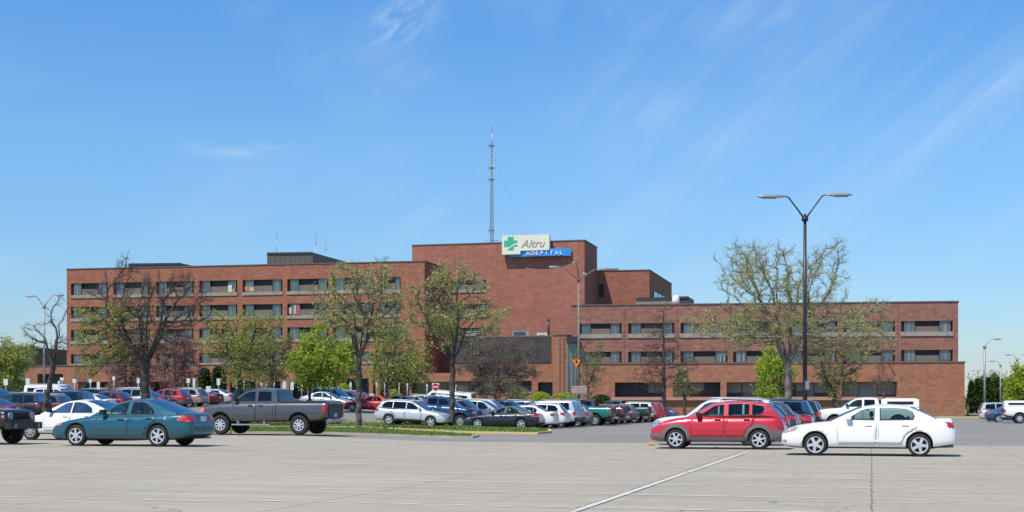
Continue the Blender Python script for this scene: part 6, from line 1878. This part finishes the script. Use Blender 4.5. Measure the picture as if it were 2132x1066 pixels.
# extended-cab pickup
def bed_add(put, pm, s):
    L, Wd = s['L'], s['W'] / 2; b0 = s['bed']
    mb = MB()      # open cargo bed: dark liner sunk between the rails (rails painted)
    mb.box(b0 + .1, -Wd * .76, s['bz'] - .0, L - .10, Wd * .76, s['bz'] + .022); put(mb, 'bed_cover', M['black_plastic'], None, .01)
    for sg in (-1, 1):
        mb = MB(); y0, y1 = sorted((sg * Wd * .79, sg * Wd * .90)); mb.box(b0 + .06, y0, s['bz'] - .02, L - .07, y1, s['bz'] + .035); put(mb, 'bed_rail', pm, None, .015)
        mb = MB(); y0, y1 = sorted((sg * (Wd * .80), sg * (Wd + .06))); mb.box(1.55, y0, s['r'] - .02, 3.3, y1, s['r'] + .04)
        for q in (1.8, 3.0): mb.box(q, min(y0, y1), s['r'] + .03, q + .06, max(y0, y1) - .05, s['bot'][3][1] + .06)
        put(mb, 'running_board', M['steel_rim'], None, .01)
    h = MB(); h.box(L - .005, -Wd * .80, .50, L + .17, Wd * .80, .66); h.box(L - .2, -.5, .52, L + .01, .5, .62); put(h, 'rear_bumper', M['chrome'], None, .02)
    h = MB(); h.tube([(L - .3, 0, .48), (L + .22, 0, .48), (L + .24, 0, .58)], .035, 6); put(h, 'tow_hitch', M['dark_metal'])
    g_ = MB(); g_.box(L + .0, -Wd * .70, .72, L + .018, Wd * .70, s['bz'] - .10); g_.box(L + .018, -.13, s['bz'] - .26, L + .03, .13, s['bz'] - .20); put(g_, 'tailgate', M['dark_siding'], None, .01)
    f_ = MB(); f_.box(-.14, -Wd * .9, .44, .02, Wd * .9, .66); put(f_, 'front_bumper', M['chrome'], None, .03)
CAR_SPECS['pickup'] = dict(name='parked_pickup', L=5.75, W=1.99, H=1.93, wf=.98, wr=4.55, r=.40, ar=.50, az=.44, spokes=8, rimfrac=.58, tw=.26, bedpaint=True, bed=3.60, bz=1.36,
  top=[(0, .98), (.04, 1.10), (.14, 1.18), (.5, 1.24), (1.0, 1.28), (1.5, 1.32), (1.7, 1.33), (3.5, 1.35), (3.62, 1.36), (5.70, 1.36), (5.75, 1.34)],
  bot=[(0, .62), (.08, .56), (.3, .52), (1.5, .50), (5.4, .54), (5.65, .66), (5.75, .70)],
  plan=[(0, .86), (.04, .91), (.14, .95), (.4, .975), (1.0, 1.0), (5.6, 1.0), (5.70, .985), (5.75, .965)], ghw=.86, tum=.17, crown=.6,
  gh=[(1.38, 1.31), (1.66, 1.52), (1.92, 1.70), (2.12, 1.81), (2.5, 1.87), (2.9, 1.885), (3.3, 1.86), (3.42, 1.82), (3.48, 1.60), (3.54, 1.34)], ws=3, bl=7, rbulge=.2, ghtaper=.02,
  win=[dict(p=[(1.70, 1.39), (1.86, 1.54), (2.04, 1.68), (2.22, 1.755), (2.52, 1.775), (2.52, 1.39)]), dict(p=[(2.66, 1.39), (2.66, 1.78), (3.24, 1.765), (3.26, 1.39)], g='car_glass_dark')],
  doors=[door(0, 0, 0, 0, 2.36, 1.20, p=[(1.56, .60), (2.58, .60), (2.58, 1.30), (1.54, 1.30)]), door(0, 0, 0, 0, 2.84, 1.20, p=[(2.62, .60), (3.36, .60), (3.40, 1.30), (2.62, 1.30)])],
  head=[('front', [(.58, .90), (.88, .90), (.87, 1.12), (.58, 1.12)]), ('side', [(.06, .92), (.22, .92), (.22, 1.10), (.1, 1.12)], 1)],
  tail=[('side', [(5.62, .86), (5.74, .86), (5.74, 1.22), (5.62, 1.22)]), ('rear', [(.80, .86), (.96, .86), (.96, 1.22), (.80, 1.22)])],
  extra=[('grille', 'front', [(-.52, .86), (.52, .86), (.52, 1.12), (-.52, 1.12)], 'black_plastic', False), ('bed_gap', 'side', [(3.50, .56), (3.535, .56), (3.535, 1.33), (3.50, 1.33)], 'black', True, .004), ('wheel_arch_trim', 'side', arc(4.55, .44, .505, .56, .05, PI - .05), 'paint', True, .02)],
  mirror=(1.66, 1.40), mirrorm='black', seats=[(2.4, 1.36, 1.68, 0), (3.05, 1.36, 1.64, 1)], dash=(1.95, 1.36), plate=.80, rimm='rim', rearglass='car_glass_black', add=bed_add)
# boxy off-road suv seen from the front (left edge)
def jeep_add(put, pm, s):
    for i in range(7):
        y = -.36 + i * .12; mb = MB(); mb.box(-.035, y - .028, .80, -.015, y + .028, 1.02); put(mb, 'grille_slot', M['black'])
    for sg in (-1, 1):
        mb = MB(); mb.tube([(-.03, sg * .58, .92), (.06, sg * .58, .92)], .12, 20); put(mb, 'headlight', M['lens_clear'])
    f_ = MB(); f_.box(-.22, -.86, .50, .02, .86, .72); f_.box(-.24, -.6, .55, -.21, -.35, .66); put(f_, 'front_bumper', M['black_plastic'], None, .03)
    for sg in (-1, 1):
        mb = MB(); mb.tube([(-.24, sg * .62, .60), (-.19, sg * .62, .60)], .07, 14); put(mb, 'fog_lamp', M['lens_clear'])
    wag_add(put, pm, s)
js = dict(CAR_SPECS['suv']); js.update(name='parked_suv', L=4.45, W=1.84, H=1.78, wf=.86, wr=3.50, r=.38, ar=.44,
  top=[(0, 1.00), (.03, 1.07), (.12, 1.11), (.5, 1.14), (1.0, 1.15), (1.4, 1.16), (4.3, 1.17), (4.42, 1.14), (4.45, 1.0)],
  bot=[(0, .66), (.05, .60), (.3, .48), (4.2, .44), (4.45, .52)], plan=[(0, .86), (.04, .90), (.2, .93), (4.3, 1.0), (4.40, .97), (4.45, .94)],
  gh=[(1.32, 1.15), (1.52, 1.36), (1.70, 1.58), (1.85, 1.69), (2.4, 1.75), (3.4, 1.76), (4.1, 1.74), (4.28, 1.70), (4.34, 1.45), (4.40, 1.15)],
  win=[dict(p=[(1.56, 1.22), (1.68, 1.38), (1.86, 1.58), (2.34, 1.64), (2.34, 1.22)]), dict(p=[(2.44, 1.22), (2.44, 1.65), (3.26, 1.65), (3.26, 1.22)], g='car_glass_dark'), dict(p=[(3.38, 1.22), (3.38, 1.65), (4.1, 1.64), (4.14, 1.24)], g='car_glass_dark')],
  doors=[door(0, 0, 0, 0, 2.2, 1.08, p=[(1.44, .58), (2.38, .58), (2.40, 1.14), (1.46, 1.14)]), door(0, 0, 0, 0, 3.15, 1.09, p=[(2.42, .58), (3.02, .58), (3.12, .80), (3.32, .92), (3.34, 1.14), (2.46, 1.14)])],
  head=[('side', [(.06, .86), (.14, .86), (.14, .94), (.06, .94)], 1)], tail=[('side', [(4.28, .86), (4.42, .86), (4.40, 1.10), (4.30, 1.10)]), ('rear', [(.70, .84), (.86, .84), (.84, 1.10), (.72, 1.10)])],
  extra=[('wheel_arch_trim', 'side', arc(.86, .40, .45, .56, 0.0, PI - .0), 'black_plastic', True, .05), ('wheel_arch_trim', 'side', arc(3.50, .40, .45, .56, 0, PI), 'black_plastic', True, .05)], add=jeep_add, mirror=(1.55, 1.2))
CAR_SPECS['boxy_suv'] = js
# full-size passenger van
vn = dict(CAR_SPECS['minivan']); vn.update(name='parked_van', L=5.9, W=2.03, H=2.25, wf=1.0, wr=4.4, r=.36, ar=.42,
  top=[(0, .80), (.05, .95), (.2, 1.08), (.5, 1.16), (.9, 1.22), (1.2, 1.24), (5.6, 1.24), (5.8, 1.23), (5.87, 1.1), (5.9, .8)], bot=[(0, .48), (.06, .40), (.3, .36), (5.5, .36), (5.8, .42), (5.9, .5)], plan=PLAN(5.9), ghw=.95, tum=.10,
  gh=[(.85, 1.22), (1.15, 1.55), (1.45, 1.88), (1.7, 2.08), (2.1, 2.18), (3.6, 2.22), (5.4, 2.2), (5.66, 2.12), (5.74, 1.7), (5.80, 1.24)],
  win=[dict(p=[(1.3, 1.32), (1.5, 1.6), (1.7, 1.84), (2.2, 1.88), (2.2, 1.32)]), dict(p=[(2.35, 1.36), (2.35, 1.86), (3.6, 1.86), (3.6, 1.36)], g='car_glass_dark'), dict(p=[(3.75, 1.36), (3.75, 1.86), (5.3, 1.86), (5.3, 1.36)], g='car_glass_dark')],
  doors=[door(0, 0, 0, 0, 2.05, 1.15, p=[(1.35, .5), (2.25, .5), (2.25, 1.22), (1.35, 1.22)]), door(0, 0, 0, 0, 3.3, 1.15, p=[(2.3, .5), (3.5, .5), (3.5, 1.22), (2.3, 1.22)])],
  head=[('front', [(.56, .84), (.9, .84), (.88, 1.02), (.56, 1.02)])], tail=[('rear', [(.82, .9), (.97, .9), (.97, 1.2), (.82, 1.2)]), ('side', [(5.74, .9), (5.88, .9), (5.84, 1.2), (5.76, 1.2)])], mirror=(1.3, 1.35), seats=[(2.0, 1.2, 1.75, 0), (3.3, 1.2, 1.7, 1)], plate=.9)
CAR_SPECS['van'] = vn
# ------------------------------------------------------------------ paints
P = {}
for n_, c_, mt in (('white', (.80, .80, .79), 0), ('warm_white', (.72, .71, .67), 0), ('silver', (.46, .49, .52), .45), ('light_silver', (.60, .63, .66), .4), ('red', (.52, .012, .028), .05), ('bright_red', (.45, .012, .015), .05), ('maroon', (.16, .012, .02), .2),
                   ('teal', (.012, .095, .135), .35), ('green_teal', (.02, .20, .17), .2), ('grey', (.085, .085, .092), .35), ('navy', (.012, .030, .075), .25), ('dark_blue', (.02, .07, .16), .25), ('blue', (.03, .13, .33), .2), ('black', (.012, .014, .018), .1),
                   ('dark_green', (.018, .07, .05), .2), ('champagne', (.40, .36, .30), .35), ('sky', (.14, .26, .38), .35), ('charcoal', (.045, .05, .06), .3), ('night', (.010, .018, .036), .2)):
    P[n_] = paint(n_, c_, mt)
for s in CAR_SPECS.values():
    if s.get('mirrorm') == 'black': s['mirrorm'] = M['black_plastic']
    elif 'mirrorm' in s and s['mirrorm'] is None: s['mirrorm'] = M['black_plastic']
    if 'handle' in s and s['handle'] is None: s['handle'] = M['black_plastic']
CAR_SPECS['pickup']['handle'] = M['black_plastic']
# ------------------------------------------------------------------ near vehicles, one by one
def at(px, Y): return Vector(((px - CX) / F * Y, Y, 0))
place_car('compact_sedan', P['white'], at(1806, 37.2), 'bright white compact sedan nearest the camera at right, red object behind its windshield', turn=math.radians(-1.0))
place_car('crossover', P['red'], at(1497, 43.0), 'bright red crossover with grey plastic arches and bumpers')
place_car('midsize_sedan', P['teal'], at(279, 39.6), 'dark teal sedan at left seen from its rear left corner', turn=math.radians(1))
place_car('pickup', P['grey'], at(566, 54.5), 'grey extended-cab pickup with chrome rear bumper by the kerbed island', cat='pickup truck', dz=.03)
place_car('arched_sedan', P['white'], at(166, 46.5), 'white sedan with arched roof half hidden behind the dark teal sedan', turn=math.radians(-3))
place_car('boxy_suv', P['night'], at(-80, 41.5), 'near-black boxy off-road vehicle cut by the left edge, slotted grille', cat='suv', face='right', turn=math.radians(2), scale=.97)
place_car('wagon', P['light_silver'], at(861, 81.0), 'light silver wagon facing right behind the kerbed grass', cat='wagon', face='right')
place_car('midsize_sedan', P['night'], at(1050, 79.5), 'near-black sedan facing left, last before the end of the island', )
place_car('suv', P['white'], at(1491, 47.0), 'white suv mostly hidden behind the red crossover', cat='suv', scale=.95)
# row A, tails toward the aisle
def rowcars(p, q0, lst, face, step=2.78, jit=.25, seed=1):
    r = random.Random(seed)
    for i, it in enumerate(lst):
        if it is None: continue
        kind, c_, lb = it[:3]; cat = it[3] if len(it) > 3 else {'suv': 'suv', 'pickup': 'pickup truck', 'minivan': 'minivan', 'van': 'van', 'wagon': 'wagon'}.get(kind, 'car')
        place_car(kind, P[c_], PQ(p + r.uniform(-jit, jit), q0 + i * step), lb, cat, face, math.radians(r.uniform(-1.2, 1.2)))
PA = -21.0
rowcars(PA, 78.0, [
 ('compact_sedan', 'white', 'white sedan just right of the near-black sedan, first of the receding row'),
 ('wagon', 'white', 'white wagon second in the receding row, red tail light beside the white sedan'),
 ('suv', 'light_silver', 'pale silver suv third in the receding row'),
 ('suv', 'silver', 'grey-silver suv directly in front of the green pickup'),
 ('crossover', 'silver', 'silver hatchback tucked before the blue-green pickup'),
 ('pickup', 'green_teal', 'blue-green pickup fifth in the receding row'),
 ('midsize_sedan', 'navy', 'navy sedan between the blue-green and the very dark pickups'),
 ('pickup', 'charcoal', 'very dark pickup just beyond the blue-green pickup'),
 ('crossover', 'maroon', 'dark maroon hatchback beside the dark pickup in the receding row'),
 ('crossover', 'bright_red', 'bright red hatchback beyond the dark pickup in the receding row'),
 ('wagon', 'grey', 'mid-grey wagon beyond the bright red hatchback'),
 ('pickup', 'dark_green', 'dark green pickup further down the receding row'),
 ('midsize_sedan', 'champagne', 'beige sedan beyond the dark green pickup'),
 ('suv', 'white', 'white suv near the far end of the receding row'),
 ('minivan', 'red', 'red minivan near the far end of the receding row'),
 ('minivan', 'bright_red', 'second red minivan, just beyond the first'),
 ('suv', 'navy', 'dark blue suv beyond the red minivans'),
 ('crossover', 'sky', 'pale blue hatchback beyond the dark blue suv'),
 ('midsize_sedan', 'blue', 'blue sedan at the far end of the receding row'),
], 'left', seed=3)
# row B, nose to nose with row A
rowcars(-27.0, 79.6, [
 ('pickup', 'dark_blue', 'dark blue pickup behind the light silver wagon'),
 ('midsize_sedan', 'green_teal', 'blue-green sedan behind the near-black sedan'),
 ('suv', 'charcoal', 'charcoal suv with roof rails behind the blue-green sedan'),
 ('minivan', 'light_silver', 'silver minivan behind the white sedan of the receding row'),
 ('suv', 'white', 'white suv with roof rails behind the leafy trunk of the island'),
 ('compact_sedan', 'silver', 'silver sedan two back from the white suv'),
 ('minivan', 'navy', 'navy minivan in the hidden middle of the second row'),
 ('wagon', 'green_teal', 'blue-green wagon whose roof shows above the silver suv'),
 ('suv', 'sky', 'pale blue suv above the blue-green pickup'),
 ('midsize_sedan', 'dark_green', 'dark green sedan above the blue-green pickup bed'),
 ('wagon', 'champagne', 'beige wagon right of the dark green sedan roof'),
 ('minivan', 'white', 'white minivan far down the second row'),
 ('suv', 'dark_green', 'dark green suv far down the second row'),
 ('compact_sedan', 'white', 'small white sedan far down the second row'),
], 'right', seed=4)
# row C across the aisle, middle left
rowcars(-40.2, 95.5, [
 None, None,
 ('midsize_sedan', 'bright_red', 'bright red sedan visible past the pickup tailgate'),
 None,
 ('midsize_sedan', 'dark_green', 'dark green sedan right of the slim dark tree trunk'),
 ('compact_sedan', 'warm_white', 'cream sedan behind the dark green sedan'),
 ('wagon', 'champagne', 'beige wagon behind the cream sedan'),
 ('crossover', 'maroon', 'maroon wagon roof seen above the light silver wagon'),
 ('suv', 'silver', 'grey suv left of the white van'),
 ('van', 'white', 'long white van with high roof behind the dark blue pickup'),
], 'left', seed=5)
rowcars(-45.6, 91.5, [
 ('suv', 'charcoal', 'charcoal suv hidden mostly behind the grey pickup'),
 ('crossover', 'maroon', 'maroon hatchback above the grey pickup bed'),
], 'right', seed=6)
# far left rows
pal = ['navy', 'silver', 'charcoal', 'dark_blue', 'white', 'maroon', 'light_silver', 'grey', 'champagne', 'dark_green', 'sky', 'bright_red', 'black']
kinds = ['midsize_sedan', 'compact_sedan', 'suv', 'wagon', 'crossover', 'minivan', 'arched_sedan', 'pickup', 'midsize_sedan']
cn = {'navy': 'navy', 'silver': 'silver', 'charcoal': 'charcoal', 'dark_blue': 'dark blue', 'white': 'white', 'maroon': 'maroon', 'light_silver': 'pale silver', 'grey': 'mid-grey', 'champagne': 'beige', 'dark_green': 'dark green', 'sky': 'pale blue', 'bright_red': 'bright red', 'black': 'black'}
kn = {'midsize_sedan': 'sedan', 'compact_sedan': 'compact sedan', 'suv': 'suv', 'wagon': 'wagon', 'crossover': 'hatchback', 'minivan': 'minivan', 'arched_sedan': 'arched-roof sedan', 'pickup': 'pickup', 'van': 'van', 'boxy_suv': 'boxy suv'}
rf = random.Random(21)
used = set()
def far_car(p, q, kind, c_, face, where):
    P_ = PQ(p, q); px = CX + F * P_.x / P_.y
    if px < -60 or px > 2190: return
    nm = '%s %s %s' % (cn[c_], kn[kind], where); 
    if nm in used:
        nm = nm.replace('crowded ', '') + ', %s of the left lamp' % ('left' if px < 92 else 'right')
    used.add(nm)
    place_car(kind, P[c_], P_, nm, {'suv': 'suv', 'pickup': 'pickup truck', 'minivan': 'minivan', 'van': 'van', 'wagon': 'wagon'}.get(kind, 'car'), face, math.radians(rf.uniform(-1.5, 1.5)))
rowsF = [  # p, face, q0, list
 (-57.0, 'left', 66.0, [('midsize_sedan', 'dark_blue'), ('compact_sedan', 'silver'), ('crossover', 'dark_blue'), ('midsize_sedan', 'maroon'), ('suv', 'charcoal'), ('wagon', 'grey'), ('minivan', 'navy'), ('compact_sedan', 'white'), ('crossover', 'maroon'), ('suv', 'silver'), ('midsize_sedan', 'black'), ('crossover', 'bright_red'), ('wagon', 'champagne'), ('compact_sedan', 'maroon'), ('compact_sedan', 'light_silver')]),
 (-62.2, 'right', 67.5, [('suv', 'navy'), ('midsize_sedan', 'charcoal'), ('compact_sedan', 'sky'), ('wagon', 'silver'), ('minivan', 'grey'), ('pickup', 'dark_green'), ('crossover', 'maroon'), ('compact_sedan', 'light_silver'), ('suv', 'white'), ('arched_sedan', 'grey'), ('wagon', 'charcoal'), ('midsize_sedan', 'dark_blue'), ('wagon', 'maroon')]),
 (-76.0, 'left', 70.0, [('suv', 'dark_blue'), ('midsize_sedan', 'silver'), ('compact_sedan', 'navy'), ('wagon', 'sky'), ('minivan', 'light_silver'), ('pickup', 'black'), ('crossover', 'charcoal'), ('suv', 'maroon'), ('compact_sedan', 'white'), ('wagon', 'dark_green')]),
 (-45.6, 'right', 101.0, [None, ('arched_sedan', 'silver'), ('suv', 'dark_blue'), ('wagon', 'charcoal'), ('crossover', 'bright_red'), None, None]),
]
whr = {-57.0: 'in the first crowded row behind the white sedan at left', -62.2: 'in the second crowded row at left', -76.0: 'in the third crowded row at far left', -45.6: 'in the row beside the big dark-limbed tree'}
for (p, face, q0, lst) in rowsF:
    for i, it in enumerate(lst):
        if it is None: continue
        far_car(p + rf.uniform(-.25, .25), q0 + i * 2.78, it[0], it[1], face, whr[p])
v_ = place_car('van', P['white'], at(112, 110), 'tall white van with dark lower body rising above the crowded left rows', 'van', 'right', scale=.86)
# right rows behind the heroes
rowcars(-5.2, 53.0, [('crossover', 'navy', 'navy hatchback directly behind the tail of the red crossover'), ('wagon', 'charcoal', 'charcoal wagon just beyond the navy hatchback'), ('compact_sedan', 'sky', 'pale blue sedan between the pale trunk and the tall dark lamp'), ('midsize_sedan', 'maroon', 'maroon sedan behind the pale blue sedan'), ('minivan', 'dark_blue', 'dark blue minivan beyond the maroon sedan'),
  ('wagon', 'light_silver', 'pale silver wagon beyond the maroon sedan'), ('crossover', 'bright_red', 'red hatchback right of the tall dark lamp'), ('suv', 'charcoal', 'charcoal suv beyond the red hatchback'), ('midsize_sedan', 'silver', 'silver sedan beyond the charcoal suv'), ('suv', 'black', 'black suv at the end of the row behind the lamp'), ('minivan', 'navy', 'navy minivan last beyond the black suv')], 'left', seed=8)
def cap_add(o):
    pass
pk = place_car('pickup', P['white'], PQ(-.2, 79.5), 'white pickup with a long cap over its bed behind the white sedan', 'pickup truck', 'left')
def add_cap(root, name='bed_cap'):
    s = CAR_SPECS['pickup']; L = s['L']; ox = -L / 2
    mb = MB(); V = []
    for x in (3.62, 3.8, 5.5, 5.72):
        t = 0 if x in (3.62, 5.72) else 1
        for (y, z) in ((-.88, 1.37), (-.80, 1.78 if t else 1.74), (-.6, 1.86 if t else 1.80), (.6, 1.86 if t else 1.80), (.80, 1.78 if t else 1.74), (.88, 1.37)): V.append((x + ox, y, z))
    Fc = []
    for i in range(3):
        for k in range(5): Fc.append((6*i+k, 6*i+6+k, 6*i+7+k, 6*i+k+1))
    Fc += [tuple(range(6)), tuple(reversed(range(18, 24)))]
    mb.add(V, Fc); o = mb.build(name, P['white'], root)
    for sg in (-1, 1):
        m2 = MB(); y0, y1 = sorted((sg * .835, sg * .862)); m2.box(3.95 + ox, y0, 1.50, 5.4 + ox, y1, 1.68); m2.build('side_window', M['pane_and_shade'], o)
add_cap(pk)
pk2 = place_car('pickup', P['white'], at(2166, 106), 'white pickup with a capped bed cut by the right edge', 'pickup truck', 'right', z=0); add_cap(pk2)
place_car('minivan', P['light_silver'], at(2096, 121), 'silver van just left of the white pickup at the right edge', 'minivan', 'right', z=0)
place_car('suv', P['warm_white'], at(2085, 138), 'pale suv leftmost of the cluster at the right edge', 'suv', 'right', z=0)
place_car('midsize_sedan', P['dark_blue'], at(2110, 113.5), 'dark blue sedan between the silver van and the white pickup at right edge', 'car', 'right', z=0)
# red object behind the near white sedan's windshield
mb = MB(); mb.tube([(0, 0, -.17), (0, .02, 0), (.06, 0, .16)], [.04, .05, .035], 8)
ro_ = mb.build('windshield_ribbon', plain('ribbon_red', (.45, .05, .07), .7), None, (at(1806, 37.2).x - .55, 37.35, 1.17)); ro_.rotation_euler = (0, math.radians(48), 0)
tag(ro_, 'dark red cloth hanging inside the windshield of the near white sedan', 'cloth')
# small painted kerb end by the nose of the red crossover
mb = MB(); mb.box(-.13, -.2, 0, .13, .2, .11); o = mb.build('wheel_stop', M['kerb'], None, at(1355, 46.5), bevel=.03); tag(o, 'short yellow concrete stop by the nose of the red crossover', 'wheel stop')
mb = MB(); mb.box(-.4, -.2, 0, .4, .2, .12); o = mb.build('wheel_stop', M['kerb'], None, W(462, 57), bevel=.03); tag(o, 'short yellow concrete stop beyond the front wheel of the grey pickup', 'wheel stop')
